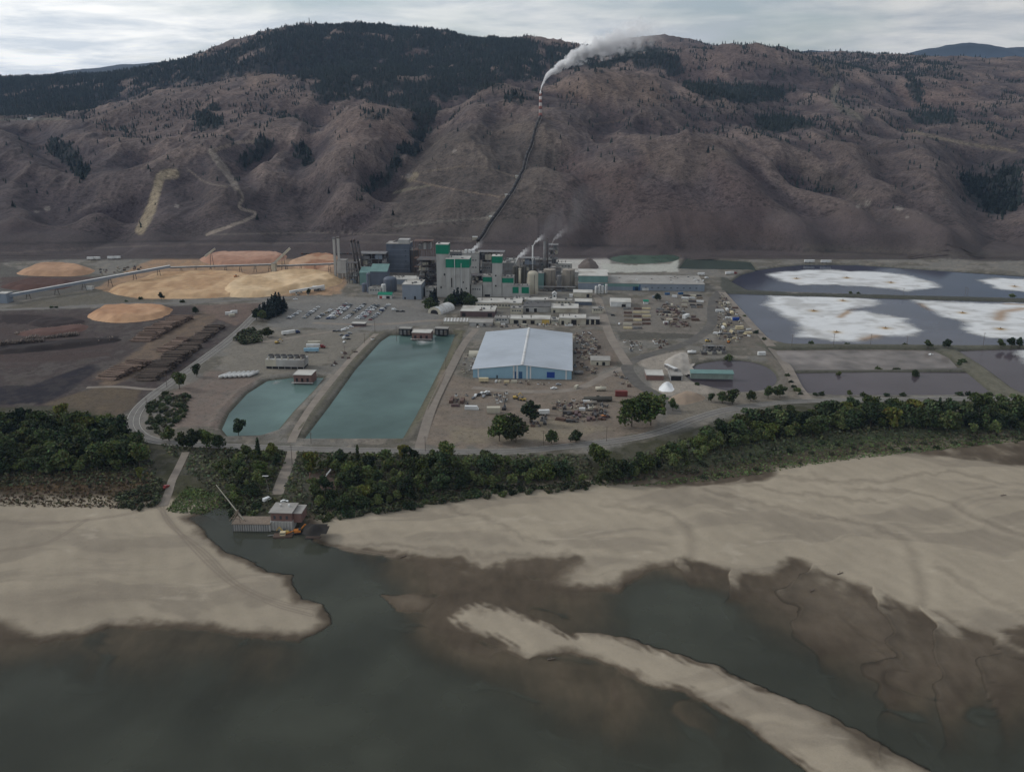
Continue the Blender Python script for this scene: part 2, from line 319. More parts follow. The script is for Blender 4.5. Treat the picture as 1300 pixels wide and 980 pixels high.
HP = [(0,290,1500),(0,240,1800),(0,200,2050),(0,168,2350),(0,152,2800),(0,130,3600),(0,114,5000),(-200,290,1500),(-200,170,2350),(-200,119,5000),(-420,280,1500),(-420,160,2400),(-420,112,4600),
 (60,200,1950),(90,215,1870),(125,244,1750),(100,158,2600),(150,130,2900),(203,118,3000),(257,112,3050),(318,95,3150),(352,95,3150),(403,125,2850),(150,200,2050),(150,250,1720),(150,290,1520),
 (220,170,2350),(225,224,1850),(215,280,1540),(270,182,2150),(290,220,1850),(320,275,1560),(330,150,2450),(350,190,2100),(370,240,1740),(390,285,1500),
 (40,107,5000),(150,97,4700),(200,90,4600),(250,78,4600),(300,61,4600),(345,46,4600),(385,37,4600),(470,34,4500),(510,37,4450),(560,42,4400),(620,50,4300),(680,46,4200),(710,48,4200),(740,57,4200),(770,59,4500),(800,52,4800),(830,47,4800),(870,53,4700),(900,58,4600),
 (470,80,3700),(560,90,3500),(620,90,3300),(400,95,3500),(440,118,2950),(560,118,2950),(660,80,3400),(345,80,3700),
 (420,150,2250),(440,136,2330),(470,133,2350),(500,136,2350),(525,144,2300),(480,180,2000),(430,190,1950),(460,230,1700),(440,262,1580),(400,240,1750),(400,285,1500),
 (585,129,2450),(617,116,2500),(650,109,2520),(684,108,2520),(686,150,2150),(600,155,2150),(560,190,1950),(520,235,1730),(480,275,1550),(600,200,1850),(600,250,1600),(640,250,1580),(650,200,1830),(690,200,1830),(700,250,1580),
 (705,99,2650),(738,91,2750),(769,89,2800),(806,92,2800),(836,99,2780),(740,130,2350),(800,132,2350),(760,180,1880),
 (820,176,1900),(860,174,1900),(894,176,1880),(931,182,1850),(968,204,1780),(1041,241,1620),(1078,258,1560),(1134,295,1430),(850,230,1620),(780,235,1620),(750,290,1470),(900,280,1450),(1000,285,1430),
 (900,155,2350),(1000,160,2400),(1100,172,2400),(1200,175,2400),(1300,180,2350),(1450,180,2350),(1000,212,2000),(1060,215,1950),(1120,240,1750),(1200,222,1900),(1280,235,1820),(1200,280,1500),(1280,290,1450),(1450,290,1450),(1450,230,1850),
 (873,75,3400),(912,60,3500),(949,55,3550),(986,60,3500),(1015,75,3400),(900,112,2900),(960,112,2900),(1000,132,2700),(1060,66,4600),(1090,63,4600),(1125,67,4500),(1190,72,4200),(1250,72,4000),(1300,74,4000),(1450,74,4000),
 (1080,120,3000),(1100,90,3600),(1180,100,3300),(1160,142,2700),(1250,122,3000),(1300,132,2800),(1450,130,2800)]
hp = [PD(*p) for p in HP]
pts = [(p.x, p.y, p.z) for p in hp]
for x in range(-1800, 1801, 200):
    pts += [(x, 1300, 0), (x, 1400, 8 if abs(x) < 700 else 14)]
for (u, v, d) in HP:                           # the land falls away behind each skyline and brow
    if d >= 4000 and v < 110: p = PD(u, v, d); pts.append((p.x * 1.25, d + 1100, p.z - 260))
for (u, v, d, dd, dz) in [(470,133,2350,260,-48),(440,136,2330,260,-48),(500,136,2350,260,-48),(617,116,2500,300,-55),(650,109,2520,300,-55),(684,108,2520,280,-45),(738,91,2750,350,-55),(769,89,2800,350,-60),(806,92,2800,350,-60),(836,99,2780,350,-50),(860,174,1900,250,-24),(894,176,1880,250,-24),(931,182,1850,200,-32),(968,204,1780,200,-48),(1041,241,1620,160,-50),(1078,258,1560,140,-48),(318,95,3150,400,-60),(352,95,3150,400,-60),(257,112,3050,400,-60),(203,118,3000,400,-60),(912,60,3500,500,-80),(949,55,3550,500,-90),(986,60,3500,500,-80)]:
    p = PD(u, v, d); pts.append((p.x * (d + dd) / d, d + dd, p.z + dz))
pts = np.array(pts); hill_fit = tps_fit(pts[:, :2] / 1000, pts[:, 2], 2e-4)
def hill_base(x, y): return np.maximum(tps_eval(hill_fit, x / 1000, y / 1000), 0) * sstep(1340, 1440, y)
def cast(u, v):                                # pixel -> hill surface
    ds = np.geomspace(1320, 6000, 900); sx, sz = ray(u, v); h = hill_base(sx * ds, ds); z = CH + sz * ds
    k = np.argmax(z < h); return (sx * ds[k], ds[k])
GUL = [([(545,140),(535,183),(510,205),(491,222),(471,246),(434,270)],34,62),([(30,155),(70,185),(95,215),(106,236),(130,262)],26,60),([(945,195),(986,228),(975,266),(979,300)],20,50),([(1240,185),(1250,230),(1270,270),(1282,305)],30,65),
 ([(1060,212),(1100,265),(1150,305)],14,40),([(340,178),(316,205),(330,240),(362,285)],22,55),([(700,185),(760,235),(772,290)],10,45),([(620,130),(640,170),(655,205)],10,45),([(5,205),(40,240),(62,280)],14,45),
 ([(402,130),(398,170),(382,212),(402,262)],20,50),([(180,190),(190,215),(140,262)],14,45),([(700,105),(760,140),(770,170),(720,200)],14,55),([(1100,180),(1150,225),(1210,285)],16,50),([(1020,210),(1045,250),(1105,308)],14,40),([(500,160),(490,200),(470,225)],10,35),([(590,160),(560,200),(520,250),(500,285)],8,40),([(640,215),(600,260),(560,300)],7,35),([(830,190),(830,240),(810,300)],7,40),([(890,190),(900,240),(930,300)],8,40),([(1140,110),(1165,140),(1120,165)],18,70),([(880,80),(905,112)],20,80),([(1010,90),(1000,130),(960,155)],20,80),([(0,168),(60,200),(95,222),(125,246)],-12,50),([(265,190),(220,208),(160,240),(120,275)],-14,55),([(350,188),(326,222),(306,245)],-12,40),([(300,186),(285,205),(275,235),(262,265)],-10,50),([(470,150),(450,200),(430,245)],-12,55),([(500,150),(515,175)],-10,40),([(560,165),(525,210),(480,262)],-12,45),([(860,180),(850,230),(840,290)],-8,50),([(920,186),(950,225),(1000,290)],-10,45),([(968,206),(1041,243),(1100,285),(1170,315)],-16,45),([(1090,200),(1130,240),(1180,300)],-12,45),([(1170,190),(1205,240),(1245,300)],-12,45),([(1020,165),(1060,190),(1110,200)],-10,50),([(740,92),(745,130),(720,180)],-10,70),([(640,112),(615,150),(570,190)],-10,60),([(160,250),(150,280),(140,310)],14,40),([(240,225),(235,260),(230,295)],12,40),([(400,215),(395,250),(390,290)],12,40),([(30,215),(20,250),(15,290)],-10,40),([(1000,215),(1020,250),(1050,300)],10,35),([(860,240),(870,280),(880,310)],8,40),([(780,245),(770,280),(760,310)],8,35)]
GULX = [(np.array([cast(*p) for p in g]), d, w) for g, d, w in GUL]
def hill_z(x, y):
    h = hill_base(x, y); far = sstep(1420, 1900, y)
    wx = x + 60 * (fbm(x / 210, y / 210, 5, 3) - .5); wy = y + 80 * (fbm(x / 210, y / 210, 9, 3) - .5)
    h = h - sum(1.6 * d * np.exp(-(ldist(smooth_line(g, 4), wx, wy, abs(w) * 3) / w) ** 2) for g, d, w in GULX)
    h = h + far * (32 * (ridged(wx / 170, wy / 420, 21, 5) - .55) + 36 * (fbm(x / 420, y / 420, 31, 4) - .5)) * np.clip(h / 55, .12, 1)
    h = h + far * 8 * (ridged((x + .35 * y + 40 * fbm(x / 120, y / 160, 71, 3)) / 92, wy / 380, 73, 3) - .5) * np.clip(h / 60, .05, 1)
    h = h + 3.6 * (ridged(wx / 42, wy / 90, 3, 3) - .5) * np.clip(h / 30, .1, 1)
    return np.maximum(h, 0) + 0.6 * sstep(1345, 1430, y)
def ground_z(x, y, sd_land=None):
    if sd_land is None: sd_land = sdf(LAND, x, y, 90)
    E = np.clip(tps_eval(bed_fit, x / 100, y / 100), -3, .35) + .22 * (fbm(x / 9, y / 26, 77, 4) - .5) + .3 * (fbm(x / 40, y / 40, 78, 3) - .5) - .42 * sstep(.72, .95, ridged((x + 8 * fbm(x / 20, y / 20, 86, 3)) / 46, y / 30 + x / 90, 87, 3)) + .16 * (ridged(x / 11, y / 22, 88, 3) - .5)
    ph = (x * .9 - y * .35) / 26 + 2.6 * fbm(x / 52, y / 60, 91, 4); saw = ph - np.floor(ph); right_ = sstep(40, 110, x - .25 * (y - 380)) * sstep(-1.4, -.3, E) * sstep(560, 470, y); wet_ = sstep(-6, 10, sdf(WETP, x, y, 30)) * right_; E = E + .3 * wet_ + right_ * (.75 * (1 - saw) ** 1.5 * sstep(0, .08, saw) - .22)
    wx = x + 4.5 * (fbm(x / 9, y / 9, 41, 5) - .5); wy = y + 9 * (fbm(x / 14, y / 10, 43, 5) - .5)
    for p in SAND:
        s = sdf(p, wx, wy, 60)
        d = .25 + .05 * np.clip(s, 0, 12) + .012 * np.clip(s, 0, 60) + .5 * (fbm(x / 22, y / 34, 51, 4) - .45) * sstep(2, 25, s) + .04 * np.sin((x * .35 + y * .16) + 5 * fbm(x / 25, y / 25, 52, 2)) * sstep(3, 14, s)
        if p is SAND[2]: d = d + .2 - .24 * sstep(11, 1, s) * sstep(.35, .6, fbm(x / 14, y / 12, 54, 3)) * (.5 + .5 * np.sin((x * .9 + y * .75) * 1.15 + 7 * fbm(x / 7, y / 9, 53, 3)))
        E = np.maximum(E, np.where(s > -3, d * sstep(-2.0, .4, s) + E * (1 - sstep(-2.0, .4, s)), E))
    z = RZ + E; t = sstep(-3, 26, sd_land + 5 * (fbm(x / 14, y / 14, 61, 3) - .5))
    z = z * (1 - t) + 0.0 * t
    for k, p in PONDS.items():
        s = sdf(p, x, y, 30); rim = {'main': 1.2, 'small': 1.0, 'lower': .8, 'upper': .6}.get(k, .3)
        z = np.where(s > -30, z - 3.4 * sstep(-4.5, 3.5, s) + rim * np.exp(-((s + 8) / 3.2) ** 2), z)
    return z, E, t
rows = [130.0]
while rows[-1] < 1440:
    y = rows[-1]; rows.append(y + max(.55 if y > 250 else 2.5, y * y / (CH * F) * .95))
ng = len(rows)
while rows[-1] < 6600: rows.append(rows[-1] * 1.0034)
Yr = np.array(rows); sl = np.concatenate([np.linspace(-.95, -.62, 45)[:-1], np.linspace(-.62, .62, 1120), np.linspace(.62, .95, 45)[1:]])
YY, SS = np.meshgrid(Yr, sl, indexing='ij'); XX = SS * YY; ny, nx = XX.shape
sdl = sdf(LAND, XX[:ng], YY[:ng], 90); z1, E1, T1 = ground_z(XX[:ng], YY[:ng], sdl); ZZ = np.zeros_like(XX)
ZZ[:ng] = z1
hs = int(np.searchsorted(Yr, 1310)); ZZ[hs:] += hill_z(XX[hs:], YY[hs:])
def surf(x, y):                                # terrain height at single points, for things that stand on it
    x = np.asarray(x, float); y = np.asarray(y, float)
    fy = np.clip(np.interp(y, Yr, np.arange(ny)), 0, ny - 1.001); s = x / y; fx = np.clip(np.interp(s, sl, np.arange(nx)), 0, nx - 1.001)
    i = fy.astype(int); j = fx.astype(int); a = fy - i; b = fx - j
    return (ZZ[i, j] * (1 - b) + ZZ[i, j + 1] * b) * (1 - a) + (ZZ[i + 1, j] * (1 - b) + ZZ[i + 1, j + 1] * b) * a

# ---- colours of the bare ground
def mixc(c, new, t): return c + (np.asarray(new, np.float32) - c) * t[..., None]
xg, yg = XX[:ng], YY[:ng]; nA = fbm(xg / 30, yg / 30, 101, 5); nB = fbm(xg / 7, yg / 9, 111, 4); nS = fbm(xg / 90, yg / 14, 121, 5); nBig = fbm(xg / 160, yg / 160, 131, 3)
cg = np.zeros(xg.shape + (3,), np.float32) + np.array(C(112, 107, 101), np.float32)
cg = mixc(cg, C(88, 82, 73), sstep(.45, .65, nA) * .8); cg = mixc(cg, C(124, 115, 106), sstep(.55, .7, nB) * .6)
wx = xg + 8 * (nA - .5) + 4 * (nB - .5); wy = yg + 14 * (nB - .5)
ZON = [  # polygon in the photograph, colour, feather m, strength, noise streak
 ([(-400,300),(1700,300),(1700,326),(1250,332),(1000,326),(700,319),(400,316),(200,322),(0,334),(-400,345)],(74,67,65),5,1,1),
 ([(-400,392),(0,394),(240,388),(338,385),(318,405),(285,432),(240,470),(190,510),(150,530),(60,520),(-400,530)],(68,59,57),4,1,1),
 ([(-400,398),(0,398),(110,400),(105,425),(150,440),(140,452),(0,468),(-400,480)],(70,58,55),3,.9,2),
 ([(-400,494),(40,490),(115,462),(124,470),(85,498),(55,512),(-400,520)],(40,37,42),3,1,1),
 ([(0,398),(95,402),(105,414),(0,410)],(45,38,38),2,.8,2),
 ([(-10,440),(100,430),(150,426),(150,434),(80,444),(0,450)],(40,36,37),2,.9,2),
 ([(120,478),(215,420),(262,392),(290,392),(250,425),(170,478),(140,492)],(106,90,77),4,.95,1),
 ([(60,512),(130,488),(180,495),(172,515),(150,530),(90,525)],(92,80,66),3,.9,1),
 ([(-400,345),(0,334),(40,346),(130,350),(215,345),(110,368),(0,386),(-400,400)],(84,80,75),4,1,1),
 ([(0,352),(60,350),(130,352),(100,360),(0,364)],(76,60,56),3,.9,1),
 ([(90,372),(200,352),(215,382),(0,392)],(90,84,74),4,.8,1),
 ([(190,330),(260,318),(430,316),(440,360),(432,374),(180,380),(120,366)],(146,118,94),3,1,1),
 ([(246,388),(330,384),(318,404),(300,414),(270,402)],(106,90,82),3,.9,1),
 ([(340,414),(352,390),(390,378),(545,377),(560,400),(545,412),(480,420),(410,418)],(112,108,104),3,1,0),
 ([(345,385),(400,379),(430,376),(520,382),(540,395),(480,384)],(120,114,108),3,.6,0),
 ([(290,440),(330,420),(420,420),(470,425),(440,450),(400,468),(330,480),(280,480)],(116,109,100),3,.9,0),
 ([(215,500),(270,470),(330,480),(300,505),(280,545),(220,540)],(112,98,90),4,.9,1),
 ([(470,422),(490,420),(470,442),(420,500),(380,560),(362,560),(405,500)],(94,89,76),2,.9,1),
 ([(577,418),(592,420),(575,460),(540,530),(512,562),(505,562),(540,500)],(88,84,68),2,.9,1),
 ([(560,470),(600,482),(730,482),(790,470),(840,510),(830,548),(700,568),(560,568),(535,562)],(116,103,92),4,.9,1),
 ([(570,540),(640,545),(690,530),(780,545),(690,562),(575,562)],(126,115,98),4,.7,1),
 ([(740,418),(770,420),(790,460),(740,480),(728,470)],(104,90,80),3,.7,1),
 ([(780,380),(900,375),(895,415),(880,425),(786,425)],(110,102,95),3,.7,1),
 ([(785,420),(880,424),(880,430),(786,432)],(80,76,70),2,.9,0),
 ([(812,455),(870,445),(885,480),(905,495),(880,508),(830,500)],(142,132,122),3,.9,0),
 ([(905,380),(920,378),(1000,470),(1010,500),(985,495),(985,465),(950,440),(910,440)],(100,92,84),3,.8,1),
 ([(860,500),(1010,496),(1020,512),(900,525),(840,545)],(112,103,92),3,.8,1),
 ([(706,321),(772,320),(775,345),(760,346),(708,346)],(172,166,160),3,.9,0),
 ([(764,334),(800,337),(850,335),(862,330),(860,345),(766,346)],(165,162,154),2,.9,0),
 ([(430,316),(700,316),(706,345),(430,352)],(88,82,78),3,.8,1),
 ([(915,352),(1000,372),(1500,382),(1500,392),(1000,380),(918,374)],(70,70,64),2,.9,0),
 ([(960,436),(1500,438),(1500,446),(1215,446),(975,446)],(86,84,74),2,.9,0),
 ([(1005,466),(1226,466),(1232,476),(1004,476)],(92,88,84),1.5,.9,0),
 ([(1195,446),(1222,446),(1300,500),(1500,498),(1500,506),(1240,506),(1255,498)],(96,92,80),2,.9,0),
 ([(-400,520),(60,516),(160,530),(185,560),(400,568),(640,580),(760,574),(870,545),(1010,508),(1500,506),(1500,560),(1080,578),(900,602),(754,614),(577,632),(404,657),(290,645),(0,640),(-400,645)],(62,60,46),5,1,1),
 ([(750,598),(1000,556),(1300,530),(1500,528),(1500,556),(1300,556),(1080,576),(900,602),(754,614)],(78,82,62),4,.9,1),
 ([(215,625),(240,616),(285,624),(290,642),(215,638)],(72,84,45),3,.95,0),
 ([(0,612),(100,605),(190,600),(200,630),(140,636),(0,634)],(84,66,50),3,.8,1),
 ([(395,600),(425,590),(430,625),(400,630)],(96,78,72),3,.7,0),
]
for poly, col, fe, st, mode in ZON:
    s = sdf(PXY(poly), wx, wy, 60); t = sstep(-fe, fe, s) * st
    if mode == 1: t = t * (.72 + .28 * sstep(.35, .6, nB))
    if mode == 2: t = t * (.35 + .65 * sstep(.42, .58, nS))
    cg = mixc(cg, C(*col), t)
for k, p in PONDS.items():
    s = sdf(p, xg, yg, 30); cg = mixc(cg, C(74, 72, 62), sstep(-4.5, -1, s + 2 * (nB - .5)) * .85)
# dry grass, weeds and tyre-worn dust
cg *= np.array([.965, 1., 1.], np.float32) * (.9 + .2 * nB)[..., None] * (.88 + .24 * nA)[..., None]
# sand, wet sand and river bed below the bank
E = E1; WET = sstep(-9, 6, sdf(WETP, xg + 14 * (nA - .5), yg + 22 * (nB - .5), 40)); dry = sstep(.3, .75, E + .35 * (nB - .5) + .2 * (nA - .5)) * (1 - .92 * WET)
cs = np.zeros_like(cg) + np.array(C(66, 70, 61), np.float32)
cs = mixc(cs, C(90, 81, 68), sstep(-1.7, -.25, E)); cs = mixc(cs, C(80, 71, 60), sstep(-.12, .08, E)); cs = mixc(cs, C(92, 82, 70), sstep(.1, .5, E)); cs = mixc(cs, C(145, 135, 119), dry)
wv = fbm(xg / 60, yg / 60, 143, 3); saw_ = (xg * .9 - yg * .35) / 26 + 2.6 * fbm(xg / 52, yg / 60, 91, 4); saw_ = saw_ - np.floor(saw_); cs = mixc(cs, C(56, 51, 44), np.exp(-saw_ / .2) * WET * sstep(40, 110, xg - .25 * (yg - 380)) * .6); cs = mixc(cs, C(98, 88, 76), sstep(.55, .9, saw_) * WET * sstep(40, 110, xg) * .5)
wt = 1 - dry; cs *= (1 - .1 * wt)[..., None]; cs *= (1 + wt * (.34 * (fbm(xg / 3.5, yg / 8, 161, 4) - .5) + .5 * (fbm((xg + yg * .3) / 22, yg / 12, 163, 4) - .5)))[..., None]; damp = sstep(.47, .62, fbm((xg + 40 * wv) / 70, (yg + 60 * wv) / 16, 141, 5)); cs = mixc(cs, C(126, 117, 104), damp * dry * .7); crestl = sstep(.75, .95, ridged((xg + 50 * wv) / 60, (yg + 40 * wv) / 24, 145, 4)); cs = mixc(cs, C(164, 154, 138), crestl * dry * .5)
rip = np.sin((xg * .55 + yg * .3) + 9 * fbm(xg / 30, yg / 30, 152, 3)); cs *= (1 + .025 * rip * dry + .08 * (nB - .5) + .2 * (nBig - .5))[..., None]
for ln in ([(770,640),(830,650),(870,668),(880,700),(870,720)],[(900,622),(1010,650),(1090,665),(1150,690),(1165,730),(1170,765)],[(1030,600),(1080,620),(1180,630),(1240,660),(1300,680)],[(975,605),(1100,612),(1200,600),(1270,615)],[(430,690),(520,694),(620,706),(720,702)],[(560,640),(640,668),(700,690)],[(1190,720),(1260,760),(1300,780)],[(940,612),(1000,624),(1120,640)]):
    d = ldist(smooth_line(PXY(ln, -5), 6), wx, wy, 30); cs = mixc(cs, C(106, 97, 85), np.exp(-(d / 3.4) ** 2) * .34 * dry); cs = mixc(cs, C(164, 153, 135), np.exp(-((d - 6) / 4.) ** 2) * .3 * dry)
for ln in ([(205,640),(215,665),(260,700),(300,740),(350,762),(400,772)],[(200,642),(240,690),(290,738),(345,766),(395,780)],[(212,640),(150,655),(60,665),(0,662)],[(404,690),(450,697),(500,704)],[(0,700),(60,690),(110,660)]):
    d = ldist(smooth_line(PXY(ln, -5), 6), xg, yg, 20); cs = mixc(cs, C(118, 108, 96), (np.exp(-((d - .9) / .45) ** 2) + .4 * np.exp(-(d / 2.5) ** 2)) * .55)
for u, v, rx_ in [(40,655,40),(150,700,45),(70,770,60),(20,760,40),(280,730,25),(110,755,50)]:
    p = G(u, v, -5); q = rx_ * .4; d = ((xg - p.x) / q) ** 2 + ((yg - p.y) / (q * .55)) ** 2; cs = mixc(cs, C(118, 109, 97), np.exp(-d) * .5 * (.4 + nB) * dry)
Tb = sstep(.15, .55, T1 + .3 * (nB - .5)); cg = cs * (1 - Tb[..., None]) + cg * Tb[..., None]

# ---- colours of the hills
xh, yh, zh = XX[hs:], YY[hs:], ZZ[hs:]
def project(x, y, z):
    cz = z - CH; dep = y * math.cos(TH) - cz * math.sin(TH); up = y * math.sin(TH) + cz * math.cos(TH)
    return 650 + F * x / dep, VC - F * up / dep
uh, vh = project(xh, yh, zh)
hA = fbm(xh / 60, yh / 90, 201, 5); hB = fbm(xh / 14, yh / 24, 211, 4); hC = fbm(xh / 300, yh / 300, 221, 3)
ch = np.zeros(xh.shape + (3,), np.float32) + np.array(C(86, 78, 77), np.float32)
ch = mixc(ch, C(110, 97, 90), sstep(.42, .62, hA) * sstep(1500, 2300, yh) * .9)
ch = mixc(ch, C(76, 68, 66), sstep(.5, .68, hC) * .6)
def blur(a, n):
    for ax in (0, 1):
        p = np.pad(a, [(n, n) if k == ax else (0, 0) for k in (0, 1)], mode='edge'); c = np.cumsum(p, ax); c = np.insert(c, 0, 0, ax)
        a = (np.take(c, range(2 * n + 1, c.shape[ax]), ax) - np.take(c, range(0, c.shape[ax] - 2 * n - 1), ax)) / (2 * n + 1)
    return a
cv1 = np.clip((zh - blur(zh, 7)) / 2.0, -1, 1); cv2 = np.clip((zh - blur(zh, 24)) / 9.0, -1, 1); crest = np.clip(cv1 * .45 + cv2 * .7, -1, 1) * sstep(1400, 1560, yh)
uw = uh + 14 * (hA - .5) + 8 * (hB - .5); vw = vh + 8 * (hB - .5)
ch = mixc(ch, C(60, 52, 54), np.clip(-crest, 0, 1) * .55); ch = mixc(ch, C(126, 112, 102), np.clip(crest, 0, 1) * .36)  # darker gully growth and dry crests, with relief shading painted into the colour
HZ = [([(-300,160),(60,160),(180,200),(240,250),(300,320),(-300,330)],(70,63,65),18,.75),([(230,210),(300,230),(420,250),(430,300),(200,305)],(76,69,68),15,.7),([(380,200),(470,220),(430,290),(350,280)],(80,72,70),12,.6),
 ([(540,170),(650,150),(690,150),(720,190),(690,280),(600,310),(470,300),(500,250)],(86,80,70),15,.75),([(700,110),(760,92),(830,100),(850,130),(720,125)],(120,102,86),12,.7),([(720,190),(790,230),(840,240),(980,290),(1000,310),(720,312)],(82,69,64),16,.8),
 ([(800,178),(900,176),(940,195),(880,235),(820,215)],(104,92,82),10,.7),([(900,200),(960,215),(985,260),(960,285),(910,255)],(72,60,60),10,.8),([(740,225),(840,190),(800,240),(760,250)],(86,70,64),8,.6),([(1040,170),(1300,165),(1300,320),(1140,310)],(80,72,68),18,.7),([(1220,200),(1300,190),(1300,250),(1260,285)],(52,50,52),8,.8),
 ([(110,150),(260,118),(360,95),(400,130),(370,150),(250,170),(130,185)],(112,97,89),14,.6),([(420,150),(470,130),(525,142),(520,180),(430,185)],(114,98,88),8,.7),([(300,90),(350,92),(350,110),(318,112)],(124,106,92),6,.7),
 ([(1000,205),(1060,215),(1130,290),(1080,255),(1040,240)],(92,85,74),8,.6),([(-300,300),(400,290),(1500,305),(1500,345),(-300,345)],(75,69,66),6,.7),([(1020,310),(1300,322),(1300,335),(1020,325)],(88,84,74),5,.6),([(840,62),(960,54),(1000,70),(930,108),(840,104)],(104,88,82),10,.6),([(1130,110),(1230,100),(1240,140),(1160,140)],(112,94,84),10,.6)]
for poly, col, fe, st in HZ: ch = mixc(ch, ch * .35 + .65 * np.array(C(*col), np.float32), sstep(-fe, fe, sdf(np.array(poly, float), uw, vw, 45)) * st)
for ln, w, col, st in [([(222,221),(205,224),(198,245),(190,270),(178,292)],6.5,(142,130,108),.95),([(325,180),(300,182),(268,192)],2.2,(128,116,104),.9),([(268,192),(278,206),(290,222),(300,238)],4.6,(136,127,116),.85),([(300,238),(308,250),(305,264),(324,270),(318,277),(290,288),(262,298)],2.1,(134,124,112),.9),([(238,214),(258,230),(280,236),(300,237)],1.1,(118,108,98),.8),([(180,214),(210,199),(245,199)],1.4,(114,102,94),.7),([(500,245),(520,240),(545,236)],1.6,(118,112,96),.7),
  ([(510,225),(540,233),(580,241),(640,251)],1.1,(120,106,92),.8),([(520,222),(600,211),(655,225)],1.,(108,98,86),.7),([(500,288),(560,281),(620,277)],1.8,(108,104,96),.6),([(580,193),(620,202),(650,205)],.9,(104,96,86),.7),([(1038,83),(1052,94)],3.5,(118,106,92),.9),([(1062,110),(1058,125),(1068,137),(1093,150)],5,(112,106,94),.8),([(1152,165),(1190,175),(1235,184),(1290,192)],2.2,(114,104,88),.8),([(520,228),(528,222)],4,(130,120,100),.8),([(620,275),(628,272)],4,(120,116,108),.8),
  ([(0,310),(300,306),(650,310),(1000,318),(1300,330)],1.4,(60,55,54),.7),([(0,322),(200,312),(600,306)],1.0,(98,90,84),.7),([(270,298),(420,296),(600,303)],1.0,(104,97,90),.7),([(690,150),(740,158),(800,152)],1,(104,92,80),.5),([(0,152),(80,151)],1.5,(110,108,96),.8),([(150,255),(110,262),(100,270)],2.,(98,90,86),.6)]:
    d = ldist(smooth_line(np.array(ln, float), 6), uh + 3 * (hB - .5), vh, 20); ch = mixc(ch, C(*col), (1 - sstep(w * .6, w * 1.25, d)) * st)
for u, v, r_ in [(225,262,4),(60,265,5),(47,268,4),(1143,264,6),(1100,258,7),(1152,276,3),(578,192,4),(520,224,6),(1090,262,4)]:
    d = np.hypot(uh - u + 4 * (hB - .5), (vh - v) * 1.4); ch = mixc(ch, C(132, 126, 118), (1 - sstep(r_ * .5, r_ * 1.1, d)) * .75 * sstep(.35, .6, hB + .15))
FOR = [([(330,47),(385,30),(470,28),(560,40),(640,48),(680,52),(692,98),(640,106),(590,122),(562,130),(550,150),(530,165),(525,141),(470,129),(430,131),(412,150),(400,150),(398,110),(372,96),(300,88),(280,70)],.93,7),
 ([(536,120),(556,140),(548,165),(530,190),(500,217),(487,237),(452,256),(478,226),(508,192),(526,160)],.9,4),([(-300,105),(40,98),(150,92),(250,74),(320,56),(330,90),(250,105),(200,112),(140,128),(90,146),(-300,150)],.9,6),([(690,60),(780,62),(850,64),(855,84),(790,86),(740,86),(700,96)],.85,5),
 ([(865,104),(930,106),(1010,112),(1005,128),(930,130),(870,128)],.92,4),([(955,146),(1010,148),(1032,160),(985,168),(955,160)],.9,4),([(1015,72),(1100,66),(1200,80),(1245,112),(1190,100),(1110,92),(1040,112)],.42,6),([(1150,140),(1212,138),(1210,160),(1155,160)],.65,5),([(1215,222),(1300,210),(1300,250),(1272,288),(1252,272),(1222,245)],.75,5),
 ([(1148,95),(1165,103),(1178,138),(1162,138)],.85,4),([(246,140),(272,125),(282,158),(250,166)],.75,4),([(300,205),(333,172),(347,182),(306,216)],.85,3),([(60,176),(92,182),(112,215),(108,236),(84,210),(58,195)],.75,4),([(374,176),(392,168),(390,205),(378,213)],.8,3),([(100,152),(260,112),(400,100),(402,165),(300,190),(150,182)],.13,8),([(340,150),(400,140),(370,170),(340,185)],.25,6),
 ([(700,100),(840,110),(860,170),(720,165)],.05,8),([(820,110),(1300,100),(1300,178),(980,180),(850,165)],.14,8),([(955,200),(1000,216),(1060,245),(1050,256),(985,232)],.3,5),([(880,58),(1010,60),(1020,80),(1000,100),(880,96)],.22,6),([(560,140),(690,110),(690,128),(560,160)],.13,6),([(460,142),(495,142),(495,155),(462,155)],.6,3),([(640,120),(665,118),(665,135),(640,132)],.6,3),([(370,96),(430,86),(432,100),(400,115)],.35,5),([(825,60),(860,66),(870,92),(840,100)],.75,5),([(965,250),(985,262),(985,300),(970,296)],.3,4),([(900,215),(960,235),(940,255),(905,235)],.15,4)]
dens = np.full(uh.shape, .012, np.float32)
for poly, dn, fe in FOR: dens = np.maximum(dens, dn * sstep(-fe * 1.3, fe * 1.3, sdf(np.array(poly, float), uw + 16 * (hB - .5), vw + 10 * (hA - .5), 30)))
dens *= sstep(1480, 1800, yh); dens = np.where(dens > .3, np.clip(dens - .75 * sstep(.58, .72, hA), .1, 1), dens)
ch = mixc(ch, C(46, 50, 49), sstep(.25, .7, dens) * .88)
ch *= np.array([.83, .82, .84], np.float32) * (.8 + .4 * hB)[..., None] * (.86 + .28 * hA)[..., None]
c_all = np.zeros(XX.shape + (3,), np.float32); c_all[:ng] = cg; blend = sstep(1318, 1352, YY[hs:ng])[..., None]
c_all[hs:ng] = c_all[hs:ng] * (1 - blend) + ch[:ng - hs] * blend; c_all[ng:] = ch[ng - hs:]

